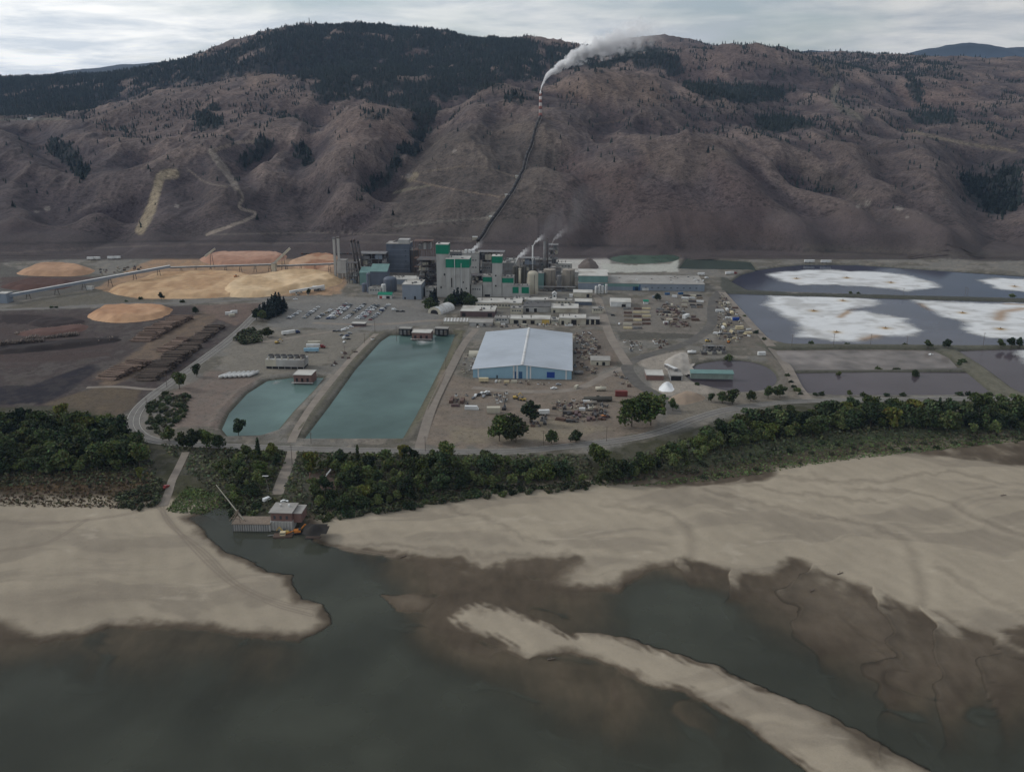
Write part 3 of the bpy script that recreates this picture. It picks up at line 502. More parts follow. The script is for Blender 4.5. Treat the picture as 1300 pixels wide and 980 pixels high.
# ---- split the one sheet of land into sand flats, works ground and hills
M_GROUND = vcol_mat('ground_soil', ((1.1, .2), (.2, .12)), .35, specks=((.35, .56, .64, .72), (.6, .6, .68, 1.35), (.09, .58, .7, .84))); M_SAND = vcol_mat('river_sand', ((1.6, .07), (.05, .08)), .15, .9, specks=((.5, .6, .68, .93),)); M_HILL = vcol_mat('dry_hill_grass', ((.16, .2), (.035, .12)), .8, specks=((.13, .53, .6, .62), (.05, .55, .63, .72), (.22, .58, .64, 1.4), (.3, .56, .62, .7)))
idx = np.arange(ny * nx).reshape(ny, nx); quad = np.stack([idx[:-1, :-1], idx[:-1, 1:], idx[1:, 1:], idx[1:, :-1]], -1)
land_f = np.zeros((ny - 1, nx - 1), np.int8); land_f[hs + 30:] = 2; land_f[:ng - 1][T1[:-1, :-1][:ng - 1] < .35] = 1
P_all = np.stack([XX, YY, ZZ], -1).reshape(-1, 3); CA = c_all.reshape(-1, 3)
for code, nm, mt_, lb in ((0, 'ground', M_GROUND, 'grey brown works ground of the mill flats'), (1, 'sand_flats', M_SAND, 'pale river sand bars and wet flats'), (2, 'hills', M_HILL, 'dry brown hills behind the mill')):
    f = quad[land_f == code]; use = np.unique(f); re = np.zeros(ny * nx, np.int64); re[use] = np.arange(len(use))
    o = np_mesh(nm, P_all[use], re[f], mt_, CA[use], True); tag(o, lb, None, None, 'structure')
b_ = MB(); b_.add([(-20900, -2900, -14), (20900, -2900, -14), (20900, 24400, -14), (-20900, 24400, -14)], [(0, 1, 2, 3)])
tag(b_.build('terrain', mat('far_land', C(95, 85, 80), var=.2, scale=.002)), 'wide dry land beyond the hills', None, None, 'structure')

# far mountains, real ranges many kilometres off
def range_(name, pts, dist, depth, colr, label, seed):
    u = np.linspace(pts[0][0], pts[-1][0], 160); v = np.interp(u, [p[0] for p in pts], [p[1] for p in pts]) + 3 * (fbm(u / 22, u * 0 + seed, seed, 4) - .5)
    top = np.array([PD(a, b, dist) for a, b in zip(u, v)]); t = np.linspace(0, 1, 24); t[14] = .6; V = []
    for k in t:
        prof = math.sin(math.pi * min(k * .5 / .6, 1 - (1 - k) * .5 / .4) if k > .6 else math.pi * k * .5 / .6) if False else (k / .6 if k < .6 else 1 - .7 * (k - .6) / .4)
        y = dist + depth * (k - .6); z = top[:, 2] * prof + 60 * (fbm(top[:, 0] / 500, np.full(len(u), y / 500), seed + 3, 4) - .5) * (1 if k < .55 else .0)
        V.append(np.c_[top[:, 0] * y / dist, np.full(len(u), y), np.maximum(z, -10)])
    i = np.arange(24 * 160).reshape(24, 160); q = np.stack([i[:-1, :-1], i[:-1, 1:], i[1:, 1:], i[1:, :-1]], -1).reshape(-1, 4)
    tag(np_mesh(name, np.concatenate(V), q, mat(name + '_rock', colr, var=.3, scale=.004), None, True), label, None, None, 'structure')
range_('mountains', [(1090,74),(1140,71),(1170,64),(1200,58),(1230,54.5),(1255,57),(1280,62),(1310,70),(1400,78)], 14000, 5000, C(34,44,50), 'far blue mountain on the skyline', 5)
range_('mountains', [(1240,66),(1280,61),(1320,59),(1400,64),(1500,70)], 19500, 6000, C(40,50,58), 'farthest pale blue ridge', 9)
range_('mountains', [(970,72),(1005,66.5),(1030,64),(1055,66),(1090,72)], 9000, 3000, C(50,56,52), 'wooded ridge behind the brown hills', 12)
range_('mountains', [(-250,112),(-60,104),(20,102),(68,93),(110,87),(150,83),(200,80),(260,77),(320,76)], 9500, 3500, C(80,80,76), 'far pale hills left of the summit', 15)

# ================================================================== WATER
def sheet(name, poly, z, m, label, kind='structure'):
    if sum(poly[i - 1][0] * poly[i][1] - poly[i][0] * poly[i - 1][1] for i in range(len(poly))) < 0: poly = poly[::-1]
    me = bpy.data.meshes.new(name); me.from_pydata([(p[0], p[1], z) for p in poly], [], [tuple(range(len(poly)))]); me.update(); me.materials.append(m)
    o = bpy.data.objects.new(name, me); COL.objects.link(o); return tag(o, label, None, None, kind)
def grow(poly, d):
    c = poly.mean(0); v = poly - c; return c + v * (1 + d / (np.linalg.norm(v, axis=1, keepdims=True) + 1e-6))
wf = quad[:ng - 1][np.minimum.reduce([z1[:-1, :-1], z1[:-1, 1:], z1[1:, 1:], z1[1:, :-1]]) < RZ + .02]; use = np.unique(wf); re = np.zeros(ny * nx, np.int64); re[use] = np.arange(len(use)); wv_ = P_all[use].copy(); dpt = sstep(0, 1, np.clip((RZ - wv_[:, 2] - .02) / 1.15, 0, 1) ** .8); far_ = wv_[:, 1] > 640; wv_[:, 2] = RZ
wq = re[wf]; wq = wq[~far_[wq].any(1)]
tag(np_mesh('river', wv_, wq, water_mat('river_water', C(64, 66, 58), .1, 1.15, 1, .16, .03, True), np.repeat(dpt[:, None], 3, 1), True), 'dark river with shallow brown margins', None, None, 'structure')
teal = water_mat('teal_water', C(76, 95, 91), .15, 1.13, 1, .24); dark = water_mat('lagoon_water', C(66, 69, 80), .1, 1.2); purple = water_mat('settling_water', C(70, 64, 68), .12, 1.15)
sheet('basin_water', grow(PONDS['main'], 5), POND_Z, teal, 'long teal settling basin'); sheet('basin_water', grow(PONDS['small'], 5), POND_Z, water_mat('teal_water_pale', C(84, 103, 99), .15, 1.13, 1, .24), 'small teal basin')
sheet('pond_water', grow(PONDS['clar'], 3), POND_Z, purple, 'round purple grey clarifier pond'); sheet('pond_water', grow(PONDS['round'], 4), POND_Z, water_mat('green_water', C(68, 84, 73), .15, 1.1, 1, .3), 'round green clarifier behind the mill')
sheet('pond_water', grow(PONDS['rect'], 4), POND_Z, water_mat('green_water_dark', C(58, 68, 62), .15, 1.1), 'rectangular dark green pond')
sheet('lagoon_water', grow(PONDS['upper'], 5), POND_Z, water_mat('lagoon_far', C(48, 52, 66), .1, 1.18), 'far aeration lagoon of dark blue grey water'); sheet('lagoon_water', grow(PONDS['lower'], 5), POND_Z, dark, 'near aeration lagoon of grey water')
sheet('pond_water', grow(PONDS['mud'], 3), POND_Z - .6, water_mat('mud_water', C(98, 92, 88), .2, 1.12, 1, .4, .05), 'half dry grey mud pond'); sheet('pond_water', grow(PONDS['purple'], 3), POND_Z, purple, 'purple grey pond beside the lagoon dike'); sheet('pond_water', grow(PONDS['side'], 3), POND_Z, purple, 'purple grey pond at the frame edge')
# mats of foam floating on the lagoons
def foam_mat():
    m = bpy.data.materials.new('foam'); m.use_nodes = True; t = m.node_tree; t.nodes.clear(); o = N(t, 'ShaderNodeOutputMaterial'); at = N(t, 'ShaderNodeAttribute', attribute_name='Col')
    d = N(t, 'ShaderNodeBsdfDiffuse'); L(t, at.outputs['Color'], d.inputs[0]); tr = N(t, 'ShaderNodeBsdfTransparent'); mm = N(t, 'ShaderNodeMixShader'); L(t, at.outputs['Alpha'], mm.inputs[0]); L(t, tr.outputs[0], mm.inputs[1]); L(t, d.outputs[0], mm.inputs[2]); L(t, mm.outputs[0], o.inputs[0]); return m
FM = foam_mat()
AER = [(1011,354),(1075,353),(1131,359),(1288,364),(1070,382),(1033,395),(1062,422),(1124,417),(1222,397.5),(1270,418)]
def foam(polys, brown, label, clip):
    V = [PXY(p, POND_Z) for p in polys]; allp = np.vstack(V); x0, y0 = allp.min(0) - 12; x1, y1 = allp.max(0) + 12
    gx, gy = np.meshgrid(np.arange(x0, x1, 1.6), np.arange(y0, y1, 2.6)); a = np.full(gx.shape, -40.0, np.float32)
    wx_ = gx + 14 * (fbm(gx / 24, gy / 30, 301, 4) - .5); wy_ = gy + 18 * (fbm(gx / 20, gy / 26, 307, 4) - .5)
    for p in V: a = np.maximum(a, sdf(p, wx_, wy_, 40))
    al = sstep(-4, 13, a + 9 * (fbm(gx / 18, gy / 8, 311, 4) - .5)) * (.86 + .14 * fbm(gx / 9, gy / 9, 313, 3)) * sstep(1, 4, sdf(clip, gx, gy, 40))
    col = np.zeros(gx.shape + (3,), np.float32) + np.array(C(204, 205, 205), np.float32); col = mixc(col, C(158, 156, 153), sstep(.45, .66, fbm(gx / 26, gy / 16, 317, 5)) * .55); col = mixc(col, C(142, 138, 130), sstep(.65, .85, ridged(gx / 34, gy / 14, 323, 4)) * .35)
    for ln, w in brown:
        d = ldist(PXY(ln, POND_Z), gx + 5 * (fbm(gx / 8, gy / 8, 319, 3) - .5), gy, 30); col = mixc(col, C(150, 122, 92), np.exp(-(d / w) ** 2) * .75)
    for u, v in AER:
        p = G(u, v, POND_Z); d = np.hypot(gx - p.x, (gy - p.y)); col = mixc(col, C(172, 150, 112), np.exp(-(d / 5.5) ** 2) * .9); col = mixc(col, C(210, 210, 209), np.exp(-((d - 13) / 4) ** 2) * .5)
    n, m_ = gx.shape; i = np.arange(n * m_).reshape(n, m_); q = np.stack([i[:-1, :-1], i[:-1, 1:], i[1:, 1:], i[1:, :-1]], -1)
    keep = np.maximum.reduce([al[:-1, :-1], al[:-1, 1:], al[1:, 1:], al[1:, :-1]]) > .02; q = q[keep]; use = np.unique(q); re = np.zeros(n * m_, int); re[use] = np.arange(len(use))
    q = q[:, ::1]
    o = np_mesh('foam', np.stack([gx, gy, np.full(gx.shape, POND_Z + .15)], -1).reshape(-1, 3)[use], re[q], FM, np.concatenate([col, al[..., None]], -1).reshape(-1, 4)[use], True); tag(o, label, None, None, 'stuff')
foam([[(973,349),(985,344.5),(1040,342),(1100,344),(1150,348),(1185,358),(1200,366),(1150,370),(1120,366),(1060,363),(1015,363),(985,357)]], [], 'broad foam mat with three aerators on the far lagoon', PONDS['upper'])
foam([[(1240,356),(1262,353),(1300,354),(1400,358),(1400,372),(1300,371),(1262,367)]], [], 'small foam mat at the far lagoon edge', PONDS['upper'])
foam([[(975,376),(1060,376),(1110,380),(1125,386),(1080,394),(1100,395),(1150,404),(1172,420),(1160,428),(1120,430),(1085,434),(1040,432),(1012,428),(1008,412),(985,398),(970,388)]], [([(1066,403),(1080,394),(1110,391)],4),([(1098,432),(1112,427),(1122,430)],7)], 'large foam mat with brown streaks on the near lagoon', PONDS['lower'])
foam([[(1150,380),(1200,382),(1300,385),(1400,388),(1400,432),(1300,432),(1250,430),(1215,418),(1220,410),(1195,402),(1168,390)]], [([(1168,386),(1176,394)],5),([(1268,406),(1272,396),(1300,392)],7),([(1276,386),(1300,387)],4)], 'right hand foam mat with rusty streaks on the near lagoon', PONDS['lower'])
foam([[(1284,444),(1300,443),(1400,443),(1400,462),(1300,461),(1288,452)]], [], 'foam patch on the edge pond', PONDS['side'])

foam([[(534,431.5),(544,430.5),(549,432.5),(544,436),(536,435)]], [], 'white splash below the long basin pump house', PONDS['main']); foam([[(346,484),(354,481.5),(360,484),(354,488),(346,488)]], [], 'white splash in the small basin', PONDS['small'])
# ================================================================== HAZE, ROADS, TREES
hz = MB(); hz.box(-21000, -3000, -16, 21000, 24500, 760)
hm = bpy.data.materials.new('haze'); hm.use_nodes = True; t = hm.node_tree; t.nodes.clear(); o = N(t, 'ShaderNodeOutputMaterial'); pv = N(t, 'ShaderNodeVolumePrincipled')
pv.inputs['Color'].default_value = (.46, .66, 1.0, 1); pv.inputs['Density'].default_value = 2.2e-5; L(t, pv.outputs[0], o.inputs['Volume'])
tag(hz.build('haze', hm), 'thin blue air haze over the valley', None, None, 'stuff')

ASPH = mat('old_asphalt', C(106, 103, 99), .9, .14, .2, stain=C(92, 88, 83)); GRAV = mat('gravel_road', C(124, 116, 107), .95, .16, .15, stain=C(108, 100, 92)); PAINT = mat('road_paint', C(165, 162, 154), .8, .3, .5)
ASPH2 = mat('wet_track', C(84, 81, 77), .9, .2, .15, stain=C(100, 95, 88)); BALL = mat('rail_ballast', C(68, 61, 59), .95, .2, .2); RUST = mat('rusty_rail', C(84, 70, 62), .7, .2, .5)
def ribbon(mb, line, off, w, z):
    p = np.asarray(line); d = np.gradient(p, axis=0); d /= np.linalg.norm(d, axis=1, keepdims=True) + 1e-9; nr = np.c_[-d[:, 1], d[:, 0]]
    zz = surf(p[:, 0], p[:, 1]) + z; vs = []
    for i in range(len(p)):
        for s in (-1, 1): q = p[i] + nr[i] * (off + s * w / 2); vs.append((q[0], q[1], max(zz[i], surf(q[0], q[1]) + z)))
    mb.add(vs, [(2 * i, 2 * i + 1, 2 * i + 3, 2 * i + 2) for i in range(len(p) - 1)])
def road(px, w, m, label, marks=False, name='road', n=10, z=.1):
    ln = smooth_line(PXY(px), n); b = MB(); ribbon(b, ln, 0, w, z); r = tag(b.build(name, m), label, None, None, 'structure')
    if marks:
        k = MB(); ribbon(k, ln, w / 2 - .5, .35, z + .05); ribbon(k, ln, -w / 2 + .5, .35, z + .05); ribbon(k, ln, 0, .25, z + .05); tag(k.build('road_marking', PAINT, r), None, None, None, 'structure')
    return ln
MR = [(345,379.5),(336,388),(322,402),(306,418),(285,436),(262,453),(240,469),(215,487),(194,502),(176,519),(169,535),(174,548),(188,557),(215,562),(290,566.5),(400,570.5),(520,573),(640,573.5),(726,566),(800,557),(845,546),(885,531),(930,519),(1000,510.5),(1100,508),(1300,506),(1600,504)]
road([(-400,402),(0,393.5),(120,388.5),(240,384.5),(300,381.5),(345,379),(390,377)], 9, ASPH, 'straight grey road across the chip yard', z=.08)
road(MR, 9.5, ASPH, 'grey valley road curving along the river bank', True, z=.16)
road([(916,370),(907,378),(904,392),(904,408),(897,420),(880,432),(860,440),(830,449),(808,456),(797,464),(799,474),(812,489),(835,502),(852,514),(856,526)], 11, ASPH2, 'dark haul track winding through the yard', z=.1)
road([(914,369),(934,391),(958,417),(984,445),(1000,468),(1012,491),(1026,508)], 9, GRAV, 'pale gravel road on the lagoon dike', z=.12)
road([(740,372),(757,377),(764,395),(774,425),(786,446),(797,463)], 9, GRAV, 'pale yard road beside the workshops', z=.11)
road([(604,418),(590,436),(572,470),(550,515),(535,560),(533,571)], 7, GRAV, 'gravel lane along the long basin', z=.09)
road([(478,424),(452,449),(420,486),(390,525),(370,562)], 6, GRAV, 'gravel lane between the two basins', z=.09)
road([(397,410),(450,412),(500,411),(560,407),(640,414),(700,414),(770,413)], 8, GRAV, 'pale service lane before the workshops', z=.07)
road([(236,574),(226,595),(214,618),(206,633)], 5, GRAV, 'dirt track down to the sand', name='path', z=.14)
road([(372,571),(367,588),(358,610),(352,628)], 7, GRAV, 'dirt lane down to the river pump house', name='path', z=.14)
road([(318,437),(350,432),(400,424),(440,418),(470,412)], 6, GRAV, 'faint lane past the basins', name='path', z=.05)
road([(600,492),(660,497),(730,494),(770,476),(796,466)], 8, GRAV, 'yard lane before the blue shed', name='path', z=.05)
road([(110,492),(150,491),(185,494),(205,494)], 5, GRAV, 'dirt spur off the valley road', name='path', z=.06)
for k, v in enumerate((324.6, 326.4, 328.2)):
    ln = PXY([(u, v + 1.5 * (abs(u - 560) / 900) ** 2) for u in range(-350, 1700, 50)]); b = MB(); ribbon(b, ln, 0, 5, .25); tr_ = tag(b.build('railway_track', BALL), 'dark ballast railway track at the hill foot', None, None, 'structure')
    q = MB(); ribbon(q, ln, -.75, .2, .42); ribbon(q, ln, .75, .2, .42); tag(q.build('rail', RUST, tr_), None, None, None, 'structure')

# ---- foliage
def leaf_mat(name, col, col2, rand=.35):
    m = bpy.data.materials.new(name); m.use_nodes = True; t = m.node_tree; b = t.nodes['Principled BSDF']; b.inputs['Roughness'].default_value = .8; b.inputs['Specular IOR Level'].default_value = .15
    at = N(t, 'ShaderNodeAttribute', attribute_name='Col'); oi = N(t, 'ShaderNodeObjectInfo'); mx_ = N(t, 'ShaderNodeMix', data_type='RGBA'); mx_.inputs[6].default_value = (*col, 1); mx_.inputs[7].default_value = (*col2, 1)
    pw = M(t, 'POWER', oi.outputs['Random'], 1.6); L(t, pw, mx_.inputs[0]); v = N(t, 'ShaderNodeVectorMath', operation='MULTIPLY'); L(t, mx_.outputs[2], v.inputs[0]); L(t, at.outputs['Color'], v.inputs[1])
    mr = N(t, 'ShaderNodeMapRange'); mr.inputs['To Min'].default_value = 1 - rand; mr.inputs['To Max'].default_value = 1 + rand; L(t, M(t, 'FRACT', M(t, 'MULTIPLY', oi.outputs['Random'], 7.31)), mr.inputs[0])
    s = N(t, 'ShaderNodeVectorMath', operation='SCALE'); L(t, v.outputs[0], s.inputs[0]); L(t, mr.outputs[0], s.inputs['Scale']); L(t, s.outputs[0], b.inputs['Base Color']); return m
LEAF = leaf_mat('broad_leaves', (.030, .046, .022), (.078, .094, .034), .5); LEAF_G = leaf_mat('bright_leaves', (.060, .082, .024), (.078, .098, .028)); LEAF_Y = leaf_mat('yellowing_leaves', (.085, .105, .028), (.14, .13, .03)); LEAF_B = leaf_mat('bush_leaves', (.050, .062, .034), (.095, .098, .055)); LEAF_D = leaf_mat('conifer_needles', (.019, .029, .029), (.030, .041, .036)); LEAF_R = leaf_mat('brown_scrub', (.06, .042, .026), (.075, .06, .034))
BARK = mat('bark', (.10, .08, .062), .95, .3, 1.5)
def leaf_mesh(name, lobes, n, size, m, seed, drop=.0):
    r = np.random.RandomState(seed); w = np.array([a * b * c for _, _, _, a, b, c in lobes]) ** .67; w /= w.sum(); k = r.choice(len(lobes), n, p=w); lb = np.array(lobes)[k]
    d = r.normal(size=(n, 3)); d /= np.linalg.norm(d, axis=1, keepdims=True); rad = r.uniform(.45, 1.0, (n, 1)) ** .5 * (1 + .18 * r.normal(size=(n, 1)).clip(-1.5, 1.5))
    c = lb[:, :3] + d * rad * lb[:, 3:]; c = c[c[:, 2] > lb[:, 2] - lb[:, 5] * .9]; n = len(c)
    nrm = d[:n] * .6 + r.normal(size=(n, 3)) * .6 + np.array([0, 0, .5]); nrm /= np.linalg.norm(nrm, axis=1, keepdims=True)
    t = np.cross(nrm, r.normal(size=(n, 3))); t /= np.linalg.norm(t, axis=1, keepdims=True) + 1e-9; b = np.cross(nrm, t); s = size * r.uniform(.6, 1.4, (n, 1))
    V = np.stack([c - t * s - b * s * .55, c + t * s * .9 - b * s * .7, c + t * s + b * s * .6, c - t * s * .7 + b * s * .75], 1).reshape(-1, 3)
    sh = (r.uniform(.62, 1.35, (n, 1)) * np.array([[1, 1, 1]]) * (1 + .12 * r.normal(size=(n, 3))))[:, None, :].repeat(4, 1).reshape(-1, 3)
    o = np_mesh(name, V, np.arange(4 * n).reshape(n, 4), m, sh); me = o.data; bpy.data.objects.remove(o); return me
def lobes_round(r, H, W, k):
    o = []
    for i in range(k):
        a = r.uniform(0, 6.28); q = W * .5 * r.uniform(.25, .85); z = H * r.uniform(.3, .86); s = W * r.uniform(.13, .29); o.append((q * math.cos(a), q * math.sin(a), z, s, s, s * r.uniform(.7, 1.05)))
    o.append((0, 0, H * .62, W * .33, W * .33, H * .3)); o.append((0, 0, H * .84, W * .2, W * .2, H * .15)); return o
def trunk_mesh(name, H, r0, r, limbs=5, top=.75):
    b = MB(); b.tube((0, 0, -.5), (0, 0, H * top * .5), r0, r0 * .7, 7); b.tube((0, 0, H * top * .5), (r.uniform(-.3, .3), .1, H * top), r0 * .7, r0 * .2, 6)
    for i in range(limbs):
        a = 6.28 * i / limbs + r.uniform(0, 1); z = H * r.uniform(.28, .55); q = H * r.uniform(.16, .3); b.tube((0, 0, z), (q * math.cos(a), q * math.sin(a), z + H * r.uniform(.12, .25)), r0 * .4, r0 * .1, 5)
    return b.mesh(name, BARK)
TREE_V = {}
for i, (H, W, n, sz) in enumerate([(14, 10, 1050, .62), (15, 12, 1250, .66), (12, 8.5, 850, .58), (13, 6.5, 800, .55), (17, 14, 1500, .72), (11, 9, 850, .58)]):
    r = random.Random(50 + i); TREE_V[i] = (H, leaf_mesh('crown', lobes_round(r, H, W, 9 + i), n, sz, LEAF, 70 + i), trunk_mesh('trunk', H, .32, r))
r = random.Random(5); TREE_V['poplar'] = (15, leaf_mesh('crown', [(0, 0, 15 * k, 1.9 * (1.1 - k) + .5, 1.9 * (1.1 - k) + .5, 1.8) for k in (.2, .32, .45, .58, .7, .82, .93)], 620, .5, LEAF, 91), trunk_mesh('trunk', 15, .25, r, 4, .9))
for nm_, q_ in (('bright', 61), ('bright2', 67)):
    r = random.Random(q_); TREE_V[nm_] = (16, leaf_mesh('crown', lobes_round(r, 16, 13.5, 14), 1700, .62, LEAF_G, q_), trunk_mesh('trunk', 16, .35, r))
TREE_V['yellow'] = (11, leaf_mesh('crown', lobes_round(r, 11, 8, 9), 850, .55, LEAF_Y, 93), trunk_mesh('trunk', 11, .25, r))
def fir_lobes(H, W): return [(0, 0, H * k, W * .5 * (1.04 - k), W * .5 * (1.04 - k), H * .07) for k in (.14, .24, .34, .44, .54, .64, .74, .83, .91, .97)]
TREE_V['fir'] = (17, leaf_mesh('crown', fir_lobes(17, 8.5), 700, .6, LEAF_D, 95), trunk_mesh('trunk', 17, .3, r, 4, .92))
BUSH_V = [leaf_mesh('bush', [(r.uniform(-1.2, 1.2), r.uniform(-1.2, 1.2), 1.1, 1.3, 1.3, 1.15) for _ in range(4)] + [(0, 0, 1.4, 1.5, 1.5, 1.3)], 260, .36, mm, 120 + j) for j, mm in enumerate((LEAF_B, LEAF, LEAF_B, LEAF_R))]
def plant_tree(name, v, x, y, h, label, group=None, wide=1.0):
    H, cm, tm = TREE_V[v]; e_ = empty(name, (x, y, float(surf(x, y)) - .1), random.uniform(0, 6.28)); s = h / H; e_.scale = (s * wide, s * wide, s)
    for nm, me in (('trunk', tm), ('crown', cm)): o = bpy.data.objects.new(nm, me); COL.objects.link(o); o.parent = e_
    return tag(e_, label, 'tree', group)
def plant_bush(x, y, h, label, group=None, k=None, name='bush'):
    o = bpy.data.objects.new(name, BUSH_V[random.randrange(3) if k is None else k]); COL.objects.link(o); o.location = (x, y, float(surf(x, y)) - .15); s = h / 2.6; o.scale = (s * random.uniform(.9, 1.4), s * random.uniform(.9, 1.4), s); o.rotation_euler = (0, 0, random.uniform(0, 6.28)); return tag(o, label, 'bush', group)
ROAD_LN = smooth_line(PXY(MR), 6); LANES = [smooth_line(PXY(q), 6) for q in ([(236,574),(226,595),(214,618),(206,633)], [(372,571),(367,588),(358,610),(352,628)])]
def scatter(poly, spacing, seed, clear=7.5):
    P = PXY(poly); rr = random.Random(seed); x0, y0 = P.min(0); x1, y1 = P.max(0); got = []; n = int((x1 - x0) * (y1 - y0) / spacing ** 2 * 6)
    cand = np.array([(rr.uniform(x0, x1), rr.uniform(y0, y1)) for _ in range(n)]); ok = (sdf(P, cand[:, 0], cand[:, 1], 5) > 0) & (ldist(ROAD_LN, cand[:, 0], cand[:, 1], 30) > clear)
    for cu, cv_, cr in ((404, 607, 9), (412, 612, 7), (396, 618, 7)): q_ = G(cu, cv_); ok &= np.hypot(cand[:, 0] - q_.x, cand[:, 1] - q_.y) > cr
    for l in LANES: ok &= ldist(l, cand[:, 0], cand[:, 1], 20) > 4.5
    cell = {}
    for x, y in cand[ok]:
        k = (int(x / spacing), int(y / spacing))
        if any(math.hypot(x - a, y - b) < spacing for i in (-1, 0, 1) for j in (-1, 0, 1) for a, b in cell.get((k[0] + i, k[1] + j), [])): continue
        cell.setdefault(k, []).append((x, y)); got.append((x, y))
    return got
ZT = [([(-130,560),(-60,550),(0,545),(60,543),(125,548),(158,556),(178,572),(186,592),(150,600),(90,600),(0,606),(-130,612)], 6.8, 11.5, 16.5, [0,1,2,4,5,0,1], 'dense dark green riverbank tree left of the dirt track', 'riverbank grove left of the dirt track'),
 ([(272,592),(300,582),(355,580),(350,605),(330,628),(292,630),(276,612)], 6.5, 6, 10, [0,2,3,5], 'green tree between the dirt track and pump house lane', 'trees between the two river lanes'),
 ([(388,594),(450,589),(560,592),(650,592),(735,600),(742,606),(660,609),(577,618),(480,634),(412,644),(392,620)], 6.2, 8, 13, [0,1,2,3,5], 'dark green tree in the bank belt right of the pump house', 'bank belt right of the pump house'),
 ([(756,606),(800,594),(862,574),(930,550),(1000,533),(1100,527),(1300,525),(1420,524),(1420,543),(1300,544),(1100,546),(1000,556),(900,580),(800,603)], 6.4, 10.5, 15.5, [0,1,2,4,5,0], 'dark green tree in the long belt below the lagoons', 'long tree belt below the lagoons')]
belt = []; cnt = 0
for poly, sp, h0, h1, vs, lb, gp in ZT:
    for x, y in scatter(poly, sp, cnt + 3): cnt += 1; belt.append((random.uniform(h0 * .72, h1 * 1.1), x, y, random.choice(vs) if random.random() > .17 else random.choice(['yellow', 'bright', 'poplar', 'bright2', 'poplar']), lb, gp))
belt.sort(key=lambda q: -q[0] / q[2]); print('belt trees', cnt)
for h_, x, y, v_, lb, gp in belt[:285]: plant_tree('riverbank_tree', v_, x, y, h_, lb, gp)
def mesh_np(me):
    V = np.empty(len(me.vertices) * 3, np.float32); me.vertices.foreach_get('co', V); c = np.empty(len(me.vertices) * 4, np.float32); me.color_attributes['Col'].data.foreach_get('color', c); return V.reshape(-1, 3), c.reshape(-1, 4)[:, :3]
VV, CC = [], []
for h_, x, y, v_, lb, gp in belt[285:]:
    H, cm, tm = TREE_V[v_ if v_ not in ('yellow', 'bright', 'bright2') else 0]; V, c = mesh_np(cm); a = random.uniform(0, 6.28); s_ = h_ / H; VV.append(np.c_[(V[:, 0] * math.cos(a) - V[:, 1] * math.sin(a)) * s_ + x, (V[:, 0] * math.sin(a) + V[:, 1] * math.cos(a)) * s_ + y, V[:, 2] * s_ + float(surf(x, y))]); CC.append(c * random.uniform(.75, 1.5))
if VV: VV = np.concatenate(VV); tag(np_mesh('woodland', VV, np.arange(len(VV)).reshape(-1, 4), LEAF, np.concatenate(CC)), 'smaller trees filling the riverbank woodland', None, None, 'stuff')
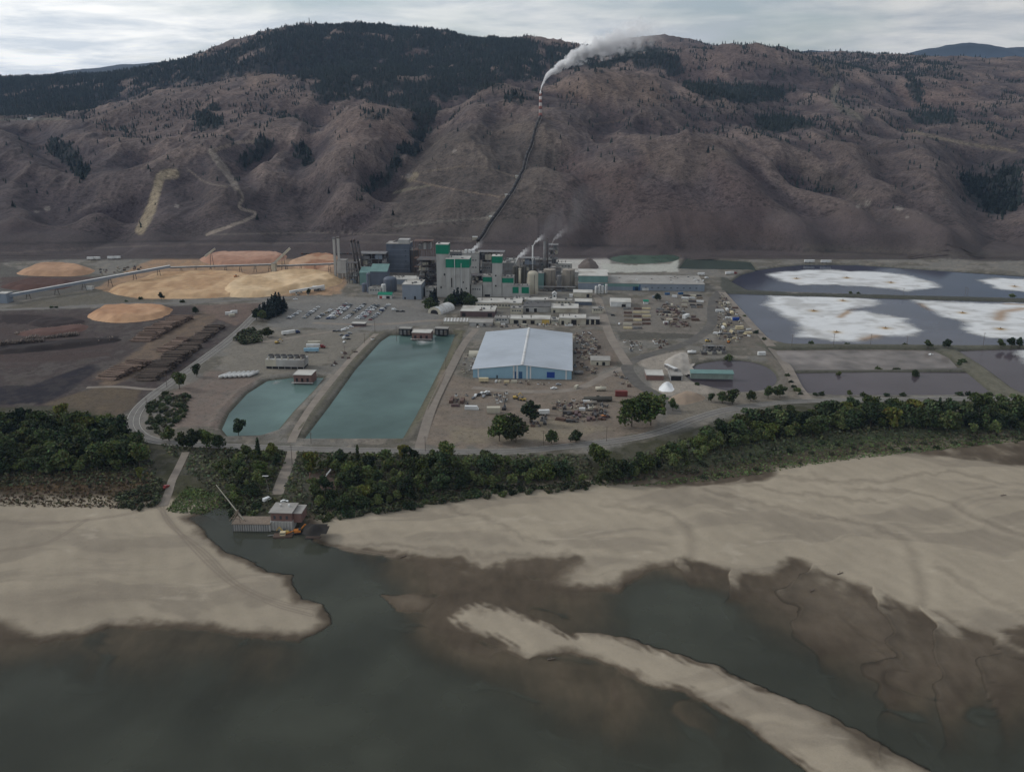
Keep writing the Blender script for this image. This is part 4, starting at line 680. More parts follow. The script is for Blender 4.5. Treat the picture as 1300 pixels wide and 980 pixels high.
LONE = [  # photo x, ground y, top y, kind, width factor, label
 (634,560,529,'bright',1.0,'big spreading green tree, left of the pair below the blue shed'),(655,562,527,4,1.0,'big spreading green tree, right of the pair below the blue shed'),(673,538,508,3,1.3,'narrow tall tree standing behind the pair of big spreading trees'),(700,563,545,5,1.0,'small round dark tree beside the valley road below the blue shed'),(731,561,545,5,1.25,'low wide dark tree beside the bend of the valley road'),
 (802,542,505,'bright2',1.0,'large bright green tree, left half of the clump by the white pile'),(826,540,501,'bright',1.15,'large bright green tree, right half of the clump by the white pile'),(854,521,506,2,1.0,'small green tree right of the big clump by the white pile'),(834.5,382,372,5,1.0,'lone round dark tree in front of the long mill hall'),
 (340,428.5,415,5,1.15,'round dark tree beside the lane left of the parked truck'),(303,552,530,0,1.0,'lone dark tree on the shore of the small basin'),(228,494,472,2,1.0,'dark tree beside the valley road above the bend'),(250,478,462,2,.9,'young green tree on the verge of the valley road'),
 (245,572,545,0,1.0,'dark tree at the head of the dirt track'),(262,569,546,'bright2',1.0,'dark tree beside the valley road near the dirt track'),(233,571,549,2,1.0,'small dark tree at the road edge by the dirt track'),(278,570,551,5,1.0,'rounded dark tree beside the small basin embankment'),(215,560,540,5,1.0,'dark tree inside the bend of the valley road'),
 (328,580,556,'poplar',1.0,'slim upright poplar above the pump house lane'),(347,585,562,'yellow',.8,'yellow green sapling beside the slim poplar'),(395,600,574,'yellow',.9,'yellow green tree at the top of the pump house lane'),(512,585,564,'yellow',.8,'yellow green tree in front of the long basin'),(470,600,578,0,1.0,'dark tree standing above the bank belt'),(565,590,562,'bright',.9,'tall leafy tree right of the long basin end'),(760,590,562,'bright2',1.0,'tree at the left end of the long belt'),
 (110,556,528,'yellow',1.0,'bright yellow green tree at the back edge of the left grove'),(82,540,512,'yellow',.8,'small yellowish tree at the edge of the log yard'),(178,609,592,'yellow',.6,'small golden tree on the brown bank by the track'),
 (1078,503,495,5,1.0,'round dark bush like tree on the purple pond shore'),(1162,475,464,5,1.0,'dark round tree on the dike between the two ponds'),(1065,474,466,2,1.0,'small tree on the dike near the mud pond'),(1202,442,430,5,1.1,'dark round tree on the lagoon dike by the edge pond'),(1178,441,431,2,1.2,'low tree on the lagoon dike left of the round one'),(1270,441,430,2,1.0,'leafy tree on the dike above the edge pond'),(1284,441,427,0,1.0,'pale leafy tree on the dike above the edge pond'),(1294,441,426,3,1.1,'tall thin tree at the end of the lagoon dike'),(1080,371,366,5,1.2,'small tree on the strip between the two lagoons'),(1090,371.5,367,5,1.2,'second small tree on the strip between the lagoons'),(1285,378,372,5,1.5,'dark thicket tree at the right end of the lagoon strip'),
 (917,512,496,5,1.0,'dark tree below the round purple pond'),(930,513,494,2,1.1,'taller dark tree below the round purple pond'),(953,509,495,5,1.0,'dark tree on the lower shore of the round pond'),(975,506,490,0,1.1,'spreading tree at the right shore of the round pond'),(990,505,488,1,1.0,'dark tree where the dike road meets the round pond'),(925,456,446,5,1.2,'dark bush like tree beside the row of yard tanks'),(903,510,499,2,1.0,'small dark tree left of those below the round pond'),
 (248,398.5,389,5,1.0,'small tree beside the straight yard road'),(205,381,371,2,.9,'slim tree in front of the big chip pile'),(392,373,366,5,1.0,'dark tree at the corner of the car park'),(1160,530,507,'yellow',1.1,'yellow green tree in the long belt below the ponds'),(1070,532,509,'yellow',1.0,'yellowing tree in the long belt below the purple pond')]
for u, vb, vt, kd, wd, lb in LONE:
    p = G(u, vb); plant_tree('poplar_tree' if kd == 'poplar' else 'broadleaf_tree', kd, p.x, p.y, zat(u, vt, p.y), lb, None, wd)
for u, vb, h in [(326,407,13),(331,404,15),(334,408,12),(337,402,16),(340,406,14),(343,399,17),(346,403,16),(349,397,19),(352,401,17),(355,394,20),(358,398,16),(361,393,15),(351,391,18),(346,393,17),(341,396,15),(335,400,14)]:
    p = G(u, vb); plant_tree('fir_tree', 'fir' if h > 13 else 0, p.x, p.y, h * 1.05, 'tall dark fir in the grove at the car park corner', 'fir grove at the car park corner', 1.15)
for u, vb, h in [(546,396,14),(549,394,17),(552,390,18),(547,391,16),(573,390,13),(577,388,15),(581,386,16),(586,386,15),(591,387,13),(596,389,12),(600,390,11)]:
    p = G(u, vb); plant_tree('fir_tree', 'fir' if h > 14 else 5, p.x, p.y, h * 1.25, 'dark tree standing beside the white tent shelter', 'trees around the white tent shelter', 1.1)
# bushes
ZB = [([(185,505),(215,500),(240,505),(235,530),(205,555),(190,545)], 4.2, 1.5, 3.6, 'grey green bush on the slope inside the road bend', 'bushes inside the road bend', None),
 ([(300,428),(312,420),(330,425),(325,436),(305,437)], 5, 3, 5.5, 'light green bush beside the lane below the fir grove', 'bushes below the fir grove', 0),
 ([(152,622),(200,612),(206,630),(170,640),(152,636)], 3.6, 2, 3.5, 'green willow bush beside the dirt track end', 'willows at the dirt track end', 0),
 ([(290,600),(345,600),(335,640),(300,655),(290,640)], 4.6, 2, 4, 'grey green bush above the river pump house', 'bushes above the pump house', None),
 ([(393,628),(480,622),(600,610),(745,606),(748,612),(665,618),(577,628),(471,643),(404,653)], 4.6, 2, 4, 'grey green willow bush at the sand edge', 'willows at the sand edge', None),
 ([(290,566),(350,574),(360,576),(350,584),(290,582)], 5, 1.5, 3, 'low bush beside the valley road', 'bushes beside the valley road', None),
 ([(860,590),(1000,562),(1300,545),(1300,552),(1080,570),(900,598)], 9, 1.4, 2.6, 'low bush on the meadow below the tree belt', 'bushes on the meadow', None)]
nb = 0
for poly, sp, h0, h1, lb, gp, kd in ZB:
    for x, y in scatter(poly, sp, 900 + nb, 6.5): nb += 1; plant_bush(x, y, random.uniform(h0, h1), lb, gp, kd)
for u, v in [(1000,478),(1004,486),(1007,492),(1012,497),(1016,501),(1035,502),(1043,502),(1096,503),(1125,503),(1146,503),(1218,502),(1230,502),(1256,502),(1115,465),(1136,466),(1140,466),(1030,437),(1075,436),(1150,436),(1218,462),(1222,460),(885,489),(945,402),(960,424),(970,432),(65,391),(72,391),(178,380),(232,384),(320,360),(160,383)]:
    p = G(u, v); plant_bush(p.x, p.y, random.uniform(2, 3.4), 'small dark bush on a pond dike or yard verge', 'bushes dotted along dikes and verges', 1); nb += 1
print('bushes', nb)
# undergrowth and meadow growth nobody could count
def growth(name, polys, sp, size, h, m, label, seed):
    C_ = np.vstack([np.array(scatter(p, sp, seed + i, 6.0)) for i, p in enumerate(polys)]); rr = np.random.RandomState(seed); n = len(C_); z = surf(C_[:, 0], C_[:, 1]); k = 6
    c = np.c_[C_, z].repeat(k, 0) + rr.normal(size=(n * k, 3)) * np.array([sp * .35, sp * .35, 0]) + np.c_[np.zeros((n * k, 2)), rr.uniform(.1, h, n * k) * rr.uniform(.3, 1, n).repeat(k)]
    nr = rr.normal(size=(n * k, 3)) + np.array([0, -.2, .8]); nr /= np.linalg.norm(nr, axis=1, keepdims=True); t_ = np.cross(nr, rr.normal(size=(n * k, 3))); t_ /= np.linalg.norm(t_, axis=1, keepdims=True); b = np.cross(nr, t_); s = size * rr.uniform(.5, 1.5, (n * k, 1))
    V = np.stack([c - t_ * s - b * s * .6, c + t_ * s - b * s * .6, c + t_ * s + b * s * .6, c - t_ * s + b * s * .6], 1).reshape(-1, 3); sh = (rr.uniform(.6, 1.4, (n, 1)).repeat(k, 0) * rr.uniform(.8, 1.2, (n * k, 3)))[:, None, :].repeat(4, 1).reshape(-1, 3)
    tag(np_mesh(name, V, np.arange(4 * n * k).reshape(-1, 4), m, sh), label, None, None, 'stuff')
growth('undergrowth', [[(-150,536),(60,522),(150,535),(184,562),(200,600),(190,612),(0,612),(-150,616)],[(205,566),(400,574),(640,578),(745,578),(760,606),(577,622),(404,650),(300,640),(268,620),(240,600)],[(750,600),(862,560),(1000,528),(1420,518),(1420,545),(1100,552),(900,588),(760,608)]], 2.6, .75, 1.8, LEAF_B, 'low dark undergrowth beneath the riverbank trees', 61)
growth('undergrowth', [[(-150,604),(0,602),(90,600),(190,602),(206,615),(195,634),(120,635),(0,632),(-150,634)]], 2.2, .6, 1.5, LEAF_R, 'reddish brown scrub on the left bank below the grove', 63)
growth('grass', [[(880,594),(1000,562),(1100,552),(1420,538),(1420,547),(1300,550),(1080,574),(900,600),(800,608)]], 1.9, .5, .7, leaf_mat('meadow_grass', (.085, .112, .045), (.085, .112, .045)), 'rough green meadow grass along the bank', 67)

growth('grass', [[(212,632),(238,615),(288,622),(294,641),(250,641),(212,640)]], 1.15, .45, .8, leaf_mat('lush_grass', (.075, .1, .038), (.075, .1, .038)), 'lush green grass beside the dirt track end', 68)
# ---- conifers on the hills
rr = np.random.RandomState(3); n = 340000; yy = np.sqrt(rr.uniform(1500 ** 2, 5300 ** 2, n)); xx = rr.uniform(-.85, .85, n) * yy
fy = np.interp(yy, Yr[hs:], np.arange(ny - hs)).astype(int).clip(0, dens.shape[0] - 1); fx = np.interp(xx / yy, sl, np.arange(nx)).astype(int); dn = dens[fy, fx]
cl = fbm(xx / 45, yy / 45, 401, 3); pr = np.where(dn > .3, dn, dn * 3.2 * sstep(.45, .7, cl)) * np.where(yy < 2600, 1.0, .8); ok = rr.uniform(size=n) < pr; xx, yy, dn = xx[ok], yy[ok], dn[ok]; zz = surf(xx, yy)
ut, vt_ = project(xx, yy, zz); infr = (np.abs(ut - 650) < 640); hgt = rr.uniform(6.5, 15, len(xx)) * np.where(dn > .5, 1.15, .85) * np.where(yy > 3200, 1.15, 1.0)
order = np.argsort(yy / hgt + np.where(infr, 0, 1e6)); near = order[:285]; rest = order[285:]
con_v = []
for k in range(3):
    con_v.append((leaf_mesh('crown', fir_lobes(10, 4.6 + k * .7), 230, .55, LEAF_D, 500 + k), trunk_mesh('trunk', 10, .2, random.Random(k), 3, .9)))
for i in near:
    zone = ('dark conifer in the steep wooded gully of the brown hills', 'conifers in the wooded gullies') if dn[i] > .5 else ('lone dark conifer dotted on the dry brown hillside', 'conifers dotted on the dry hillside')
    e_ = empty('conifer_tree', (xx[i], yy[i], zz[i] - .3), rr.uniform(0, 6)); s = hgt[i] / 10; e_.scale = (s, s, s); a = con_v[i % 3]
    for nm, me in (('trunk', a[1]), ('crown', a[0])): o = bpy.data.objects.new(nm, me); COL.objects.link(o); o.parent = e_
    tag(e_, zone[0], 'tree', zone[1])
n = len(rest); a6 = np.arange(5) * 2 * math.pi / 5; X0, Y0, Z0, Hh = xx[rest], yy[rest], zz[rest] - .5, hgt[rest]; V = []; Fc = []; base = np.arange(n) * 12
Wd = Hh * rr.uniform(.17, .27, n); ph = rr.uniform(0, 6, n); lean = rr.normal(size=(n, 2)) * .25
for lvl, (zf, rf) in enumerate(((.08, 1.0), (.46, .72))):
    for j in range(5): q = rf * Wd * rr.uniform(.75, 1.25, n); V.append(np.c_[X0 + q * np.cos(a6[j] + ph), Y0 + q * np.sin(a6[j] + ph), Z0 + Hh * (zf + rr.uniform(-.04, .04, n))])
    V.append(np.c_[X0 + lean[:, 0], Y0 + lean[:, 1], Z0 + Hh * (.66 if lvl == 0 else 1.0)])
V = np.stack(V, 1).reshape(-1, 3); tri = []
for lvl in (0, 1):
    for j in range(5): tri.append(np.stack([base + lvl * 6 + j, base + lvl * 6 + (j + 1) % 5, base + lvl * 6 + 5], 1))
cc = (rr.uniform(.65, 1.35, (n, 1)) * np.array([[1, 1, 1.03]]))[:, None, :].repeat(12, 1).reshape(-1, 3)
tag(np_mesh('forest', V, np.concatenate(tri), LEAF_D, cc), 'dark conifer forest covering the upper hills', None, None, 'stuff'); print('forest', n)
# ================================================================== BUILDINGS AND PLANT
ROT = R(-3.7)
CONC = mat('pale_concrete', C(158, 157, 154), .85, .14, .12, stain=C(128, 124, 119)); GREEN = mat('green_cladding', C(14, 108, 84), .6, .15, .2); WHITE = mat('white_metal', C(192, 193, 192), .6, .12, .25, stain=C(160, 156, 150)); ROOFW = mat('pale_roof', C(176, 174, 168), .8, .14, .12, stain=C(140, 134, 126))
ROOFG = mat('grey_roof', C(142, 139, 134), .85, .16, .12, stain=C(114, 108, 102)); ROOFD = mat('dark_roof', C(92, 91, 90), .85, .2, .12); BLUEG = mat('blue_grey_cladding', C(86, 92, 103), .6, .12, .15, stain=C(72, 75, 82)); STEELB = mat('pale_blue_cladding', C(120, 128, 138), .55, .12, .15); TEAL = mat('teal_cladding', C(98, 126, 122), .6, .14, .15)
BRICK = mat('red_brick', C(112, 88, 82), .9, .2, .6); BROWN = mat('brown_cladding', C(92, 76, 76), .8, .15, .2); CREAM = mat('cream_cladding', C(170, 165, 150), .7, .12, .2, stain=C(140, 130, 116)); TANK = mat('tank_tan', C(134, 127, 118), .7, .14, .2, stain=C(108, 99, 90)); TANKD = mat('tank_dark', C(74, 72, 66), .7, .2, .2)
DARK = mat('dark_opening', C(40, 39, 40), .9, .2, .5); STEEL = mat('grey_steel', C(108, 108, 108), .6, .25, .4, stain=C(86, 74, 66)); STEELD = mat('dark_steel', C(68, 66, 66), .6, .25, .4, stain=C(92, 72, 60)); GLASS = mat('window_glass', C(62, 68, 74), .15, .2, .5, spec=.5); YELW = mat('yellow_paint', C(176, 150, 84), .7, .15, .3); BLUED = mat('dark_blue_door', C(52, 82, 116), .5, .1, .3); BLUEB = mat('bright_blue_panel', C(34, 64, 132), .5, .1, .3); SKYB = mat('light_blue_cladding', C(128, 158, 174), .55, .08, .1); ROOFB = mat('blue_white_roof', C(162, 169, 177), .5, .06, .06, stain=C(146, 152, 159)); REDP = mat('red_paint', C(140, 62, 56), .6, .15, .4); ORANGE = mat('orange_paint', C(178, 112, 52), .6, .15, .4); WOOD = mat('weathered_wood', C(120, 108, 96), .9, .25, .8); TAN = mat('tan_paint', C(180, 168, 138), .7, .12, .3)
def place(name, label, cat, x0, x1, yb, yt, rz=ROT, group=None):
    p = G(x0, yb); w = (ray(x1, yb)[0] - ray(x0, yb)[0]) * p.y / math.cos(rz); h = zat(x0, yt, p.y); e_ = empty(name, (p.x, p.y, float(surf(p.x, p.y)) * 0), rz); tag(e_, label, cat, group); return e_, w, h
def walls(e_, w, d, h, m, z=0.0, x=0.0, y=0.0, name='wall'): b = MB(); b.box(x, y, z - .3 if z == 0 else z, x + w, y + d, h); return b.build(name, m, e_)
def flat_roof(e_, w, d, h, m, x=0, y=0, par=.6, o=.35, name='roof'):
    b = MB(); b.box(x - o, y - o, h + .003, x + w + o, y + d + o, h + .25)
    if par > .3:
        for q in ((x - o, y - o, x + w + o, y), (x - o, y + d, x + w + o, y + d + o), (x - o, y + .003, x, y + d - .003), (x + w, y + .003, x + w + o, y + d - .003)): b.box(q[0], q[1], h + .253, q[2], q[3], h + par)
    return b.build(name, m, e_)
def gable_x(e_, w, d, h, rise, m, o=.5, x=0, y=0, wallm=None):     # ridge along x
    b = MB(); b.xprism([(y - o, h), (y + d / 2, h + rise), (y + d + o, h), (y + d + o, h + .25), (y + d / 2, h + rise + .25), (y - o, h + .25)], x - o, x + w + o); r = b.build('roof', m, e_)
    if wallm: g = MB(); g.xprism([(y, h - .01), (y + d, h - .01), (y + d / 2, h + rise - .02)], x, x + w); g.build('gable', wallm, e_)
    return r
def gable_y(e_, w, d, h, rise, m, o=.5, x=0, y=0, wallm=None):     # ridge along y, gable faces the river
    b = MB(); b.prism([(x - o, h), (x + w / 2, h + rise), (x + w + o, h), (x + w + o, h + .25), (x + w / 2, h + rise + .25), (x - o, h + .25)], y - o, y + d + o); r = b.build('roof', m, e_)
    if wallm: g = MB(); g.prism([(x, h - .01), (x + w, h - .01), (x + w / 2, h + rise - .02)], y, y + d); g.build('gable', wallm, e_)
    return r
def door(e_, x, w, h, m=None, name='door', z=.0, y=0): b = MB(); b.box(x, y - .14, z + .02, x + w, y - .012, z + h); return b.build(name, m or DARK, e_)
def win(e_, x, z, w, h, m=None, y=0):
    b = MB(); b.box(x, y - .1, z, x + w, y - .012, z + h); o = b.build('window', m or GLASS, e_)
    return o
def vents(e_, w, d, h, n, seed=0, m=None):
    r = random.Random(seed)
    for i in range(n):
        x, y = w * r.uniform(.08, .9), d * r.uniform(.12, .85); b = MB(); k = r.random(); s = r.uniform(.7, 1.7)
        if k < .55: b.box(x - s, y - s * .8, h + .26, x + s, y + s * .8, h + .26 + r.uniform(.9, 1.8)); b.build('roof_vent', m or STEEL, e_)
        else: b.cyl(x, y, h + .26, h + 1.6 + s, .45, n=8); b.cyl(x, y, h + 1.6 + s + .02, h + 1.9 + s, .7, n=8); b.build('roof_pipe', m or STEEL, e_)
def pipes(e_, lines, r, m, name='pipe'):
    for ln in lines:
        b = MB()
        for a, c in zip(ln[:-1], ln[1:]): b.tube(a, c, r, n=7)
        b.build(name, m, e_, True)
def simple(name, label, x0, x1, yb, yt, d, wm, rm, roof='flat', rise=2, nv=3, doors=(), wins=(), group=None, cat='building', seed=None):
    e_, w, h = place(name, label, cat, x0, x1, yb, yt, group=group); walls(e_, w, d, h, wm)
    if roof == 'flat': flat_roof(e_, w, d, h, rm)
    elif roof == 'gx': gable_x(e_, w, d, h, rise, rm, wallm=wm)
    elif roof == 'gy': gable_y(e_, w, d, h, rise, rm, wallm=wm)
    elif roof == 'shed': b = MB(); b.xprism([(-.5, h + .02), (d + .5, h + rise), (d + .5, h + rise + .25), (-.5, h + .27)], -.5, w + .5); b.build('roof', rm, e_); g = MB(); g.xprism([(.02, h), (d, h), (d, h + rise - .05)], .02, w - .02); g.build('gable', wm, e_)
    if roof == 'flat' and nv: vents(e_, w, d, h, nv, (seed or int(x0 * 7 + yb)))
    for q in doors: door(e_, w * q[0], w * q[1], min(h * q[2], h - .3), q[3] if len(q) > 3 else None)
    for q in wins:                                               # row of windows: start, end, height fraction, count
        for i in range(q[3]): xw = w * (q[0] + (q[1] - q[0]) * (i + .15) / q[3]); win(e_, xw, h * q[2], w * (q[1] - q[0]) / q[3] * .65, min(1.4, h * .28))
    return e_, w, h

# ---- the big blue shed
e_, w, h = place('storage_shed', 'huge pale blue metal shed with a white ridge in the middle of the yard', 'shed', 600.5, 725, 479.5, 468.5); d = 128; rise = 4.6
walls(e_, w, d, h, SKYB); gable_y(e_, w, d, h, rise, ROOFB, .7, wallm=SKYB)
b = MB(); b.prism([(w / 2 - 1.1, h + rise + .1), (w / 2, h + rise + .45), (w / 2 + 1.1, h + rise + .1), (w / 2 + 1.1, h + rise + .5), (w / 2, h + rise + .85), (w / 2 - 1.1, h + rise + .5)], -.8, d + .8); b.build('ridge_cap', WHITE, e_)
for fx in (.055, .415, .45, .55, .585, .945): b = MB(); b.box(w * fx - .6, -.3, 0, w * fx + .6, -.02, h + rise * (1 - abs(2 * fx - 1)) - .1); b.build('pilaster', WHITE, e_)
for fx in (.425, .468): door(e_, w * fx, w * .034, 6.2, BLUED)
door(e_, w * .75, w * .08, 5.2, BLUEB, 'blue_panel', 1.2); door(e_, w * .24, w * .012, 2.6)
b = MB(); b.prism([(-.75, h - .1), (w / 2, h + rise - .1), (w + .75, h - .1), (w + .75, h + .27), (w / 2, h + rise + .27), (-.75, h + .27)], -.86, -.72); b.build('fascia', WHITE, e_)
for sx in (-.9, w + .72): b = MB(); b.box(sx, -.7, h - .15, sx + .18, d + .7, h + .2); b.build('gutter', WHITE, e_)
for i in range(1, 21):
    b = MB(); y = d * i / 21
    for s in (0, 1): b.add([(w / 2 + (s * 2 - 1) * 1.3, y - .12, h + rise + .2), (w / 2 + (s * 2 - 1) * 1.3, y + .12, h + rise + .2), (s * w, y + .12, h + .33), (s * w, y - .12, h + .33)], [(0, 1, 2, 3)])
    b.build('roof_seam', mat('roof_seam', C(134, 143, 152), .6), e_)

# ---- bleach and digester towers with green caps
def capped(label, x0, x1, yb, yt, cap0, d, slots=(), rb=0, name='process_tower', win_=()):
    e_, w, h = place(name, label, 'tower', x0, x1, yb, cap0); p = e_.location; hc = zat(x0, yt, p.y); walls(e_, w, d, h, CONC)
    b = MB(); b.box(-.35, -.35, h + .004, w + .35, d + .35, hc); b.build('green_cap', GREEN, e_); flat_roof(e_, w + .7, d + .7, hc, ROOFW, -.35, -.35, .3, .2)
    for k in range(rb): x = w * (k + 1) / (rb + 1); b = MB(); b.box(x - .35, -.5, .1, x + .35, -.01, h - .1); b.build('rib', CONC, e_)
    for fx, fz, fw, fh in slots: b = MB(); b.box(w * fx, -.12, h * fz, w * (fx + fw), -.012, h * (fz + fh)); b.build('opening', DARK, e_)
    vents(e_, w, d, hc, 2, int(x0)); return e_, w, hc
capped('tallest pale concrete tower with a square green cap', 555, 570, 377, 310.5, 322.5, 15, [(.3, .2, .1, .05), (.6, .5, .12, .05)])
e_, w, h = capped('broad pale concrete tower with a wide green cap and dark slot window', 567, 596, 378.5, 329, 339.8, 22, [(.2, .36, .06, .3), (.5, .3, .05, .06), (.72, .5, .05, .05), (.85, .3, .05, .05)], 4)
b = MB(); b.tube((w * .38, -.9, 0), (w * .38, -.9, h), .35); b.tube((w * .66, -.9, 0), (w * .66, -.9, h * .9), .35); b.build('downpipe', WHITE, e_)
e_, w, h = simple('process_building', 'grey block with pale plant on its roof behind the broad green capped tower', 587, 608, 352, 322, 22, CONC, ROOFG, nv=8, wins=[(.1, .9, .7, 5), (.1, .9, .4, 5)])
for x in (3, 8, 13): b = MB(); b.box(x, 3, h + .3, x + 3.5, 9, h + 4.5); b.build('roof_unit', WHITE, e_)
e_, w, h = capped('slim concrete tower with a small green cap between two green banded wings', 625, 637, 376.8, 325.5, 334, 14, [(.3, .3, .15, .05), (.3, .6, .15, .05)])
def wing(label, x0, x1, yb, yt, g0, g1, d):
    e_, w, h = place('process_building', label, 'building', x0, x1, yb, yt); walls(e_, w, d, h, CONC); flat_roof(e_, w, d, h, ROOFG, par=.7); py = e_.location.y; a, c = zat(x0, g1, py), zat(x0, g0, py)
    b = MB(); b.box(.02, -.2, a, w - .02, -.015, c); b.build('green_band', GREEN, e_); vents(e_, w, d, h, 4, int(x0)); return e_, w, h
e_, w, h = wing('left concrete wing with a green band beside the slim tower', 613, 624.6, 376.5, 351, 352, 358, 16); door(e_, w * .2, w * .6, 2.6)
wing('right concrete wing with a green band beside the slim tower', 637.5, 652, 376.8, 352.5, 353.2, 359.2, 16)
simple('process_building', 'grey upper block standing behind the right green banded wing', 637.6, 652, 360, 334, 14, STEEL, ROOFG, nv=5)
e_, w, h = simple('process_building', 'low concrete front with two green window bays below the dark tanks', 650, 672, 377.2, 363, 12, CONC, ROOFG, nv=4); py = e_.location.y
for a, c in ((.03, .38), (.55, .97)): b = MB(); b.box(w * a, -.2, h * .35, w * c, -.015, h * .9); b.build('green_band', GREEN, e_)
# ---- tanks and silos
def tank(name, label, u, v, top, rpx, m, dome=1.2, cat='tank', group=None, rings=True, ladder=True, legs=0):
    p = G(u, v); r_ = rpx * p.y / F * 1.0; h = zat(u, top, p.y) - dome; e_ = empty(name, (p.x, p.y + r_, 0), ROT); tag(e_, label, cat, group); z0 = 0
    if legs:
        z0 = h * .25
        for k in range(legs): a = 6.283 * k / legs; b = MB(); b.tube((r_ * .8 * math.cos(a), r_ * .8 * math.sin(a), -.3), (r_ * .8 * math.cos(a), r_ * .8 * math.sin(a), z0 + .05), .25); b.build('leg', STEEL, e_)
    b = MB(); b.cyl(0, 0, z0 - (.3 if not legs else 0), h, r_, n=24, dome=dome); b.build('shell', m, e_, False)
    if rings: b = MB(); [b.cyl(0, 0, z0 + (h - z0) * k, z0 + (h - z0) * k + .3, r_ + .12, n=24) for k in (.33, .66, .985)]; b.build('hoop', m, e_)
    if ladder: b = MB(); b.box(r_ * .3, -r_ - .35, .1, r_ * .3 + .5, -r_ * .93, h); b.build('ladder', STEEL, e_)
    b = MB(); b.cyl(0, 0, h + dome - .1, h + dome + 1.2, .5, n=8); b.build('vent', STEEL, e_); return e_, r_, h
tank('storage_tank', 'left of the pair of dark tanks beside the slim tower', 654.8, 367, 338, 4, TANKD); tank('storage_tank', 'right of the pair of dark tanks beside the slim tower', 664.2, 367, 338, 4.3, TANKD)
e_ = empty('standpipe', G(660, 368) + Vector((0, 0, 0))); tag(e_, 'cream vertical pipe between the two dark tanks', 'pipe'); hp_ = zat(660, 342, e_.location.y); b = MB(); b.cyl(0, 0, 0, hp_, 1.5, n=12); b.build('pipe', CREAM, e_, True); b = MB(); b.cyl(0, 0, hp_ + .01, hp_ + 1, 1.9, n=12); b.build('cap', CREAM, e_)
tank('silo', 'cream silo with a conical top right of the dark tanks', 676.5, 374, 345, 7, CREAM, 4)
tank('storage_tank', 'left of the twin big tan tanks', 698, 365, 342.5, 8, TANK, 1.0); tank('storage_tank', 'right of the twin big tan tanks', 722, 365, 342.5, 8, TANK, 1.0)
tank('storage_tank', 'low grey tank squeezed between the twin tan tanks', 710, 367, 350, 3.2, STEEL, .8); tank('silo', 'dull blue domed silo in front of the tall dark boiler house', 494.5, 371, 352.5, 8.5, BLUEG, 3.5); tank('storage_tank', 'small white tank on its side of the blue silo', 487, 374, 361, 3, WHITE, 1)
tank('storage_tank', 'first short tank at the foot of the chip tower', 463, 371, 360, 4.2, BLUEG, 1.5); tank('storage_tank', 'slender blue grey tank by the teal roofed plant', 468.5, 372, 347, 3.2, BLUEG, 1.4)
for k, (u, t_) in enumerate([(757, 363.5), (761.2, 361.5), (765, 363), (769.8, 361)]): tank('storage_tank', ['short white tank at the left of four by the long mill hall', 'second white tank of four by the long mill hall', 'third white tank of four by the long mill hall', 'tallest white tank at the right of four by the long mill hall'][k], u, 373 - .5 * (k == 3), t_, 1.9 if k < 3 else 1.6, WHITE, .8, rings=False)
e_, w, h = simple('process_building', 'narrow teal block left of the twin tan tanks', 683, 690.3, 366, 347, 14, TEAL, ROOFG, nv=2)
# ---- recovery boiler frame and stacks behind the twin tanks
def frame(name, label, x0, x1, yb, yt, d, m, levels=5, nx_=3, cat='plant', boxes=6, seed=1, group=None):
    e_, w, h = place(name, label, cat, x0, x1, yb, yt, group=group); r = random.Random(seed); b = MB()
    for i in range(nx_ + 1):
        for y in (0, d): b = MB(); b.bar((w * i / nx_, y, -.2), (w * i / nx_, y, h), .5, .5); b.build('column', m, e_)
    f = MB()
    for k in range(1, levels + 1): z = h * k / levels; f.box(-.2, -.2, z - .45, w + .2, d + .2, z - .15)
    f.build('floors', m, e_); g = MB()
    for k in range(levels): z0, z1 = h * k / levels, h * (k + 1) / levels - .5; g.bar((0, -.1, z0), (w / nx_, -.1, z1), .25, .25); g.bar((w, -.1, z0), (w * (nx_ - 1) / nx_, -.1, z1), .25, .25)
    g.build('bracing', m, e_)
    for k in range(boxes):
        lv = r.randrange(levels); x = r.uniform(0, w * .7); s = r.uniform(w * .15, w * .4); q = MB(); z0 = h * lv / levels + .02 - (.12 if lv else 0)
        if r.random() < .5: q.box(x, d * r.uniform(.08, .3), z0, min(x + s, w - .3), d * .85, z0 + h / levels * r.uniform(.4, .85)); q.build('vessel', r.choice([STEEL, CONC, STEELB, STEELD, CREAM]), e_)
        else: q.cyl(min(x + s * .5, w - s * .4), d * .5, z0, z0 + h / levels * .85, min(s * .4, d * .35), n=12); q.build('vessel', r.choice([STEEL, CONC, TANK, STEELD]), e_, True)
    return e_, w, h
frame('boiler_tower', 'grey open steel boiler tower with floors behind the twin tanks', 696, 708, 352, 311, 14, STEEL, 7, 2, boxes=9)
def stack(name, label, u, v, top, r0, r1, m, d=None, cap=None, z=0.0):
    p = G(u, v) if d is None else d; h = zat(u, top, p.y) - p.z; e_ = empty(name, p, 0); tag(e_, label, 'chimney'); b = MB(); b.cyl(0, 0, -.5, h, r0, r1, 14); b.build('shaft', m, e_, True)
    b = MB(); b.cyl(0, 0, h - .8, h + .3, r1 + .25, n=14); b.build('rim', cap or m, e_); return e_, h
stack('chimney', 'grey steel chimney left of the open boiler tower', 691.2, 352, 307, 2.0, 1.7, STEEL); stack('chimney', 'thin dark chimney beside the grey steel chimney', 694.6, 352, 303, 1.0, .8, STEELD); stack('chimney', 'white steaming vent pipe behind the dark tanks', 676, 352, 312, 1.1, .9, WHITE)
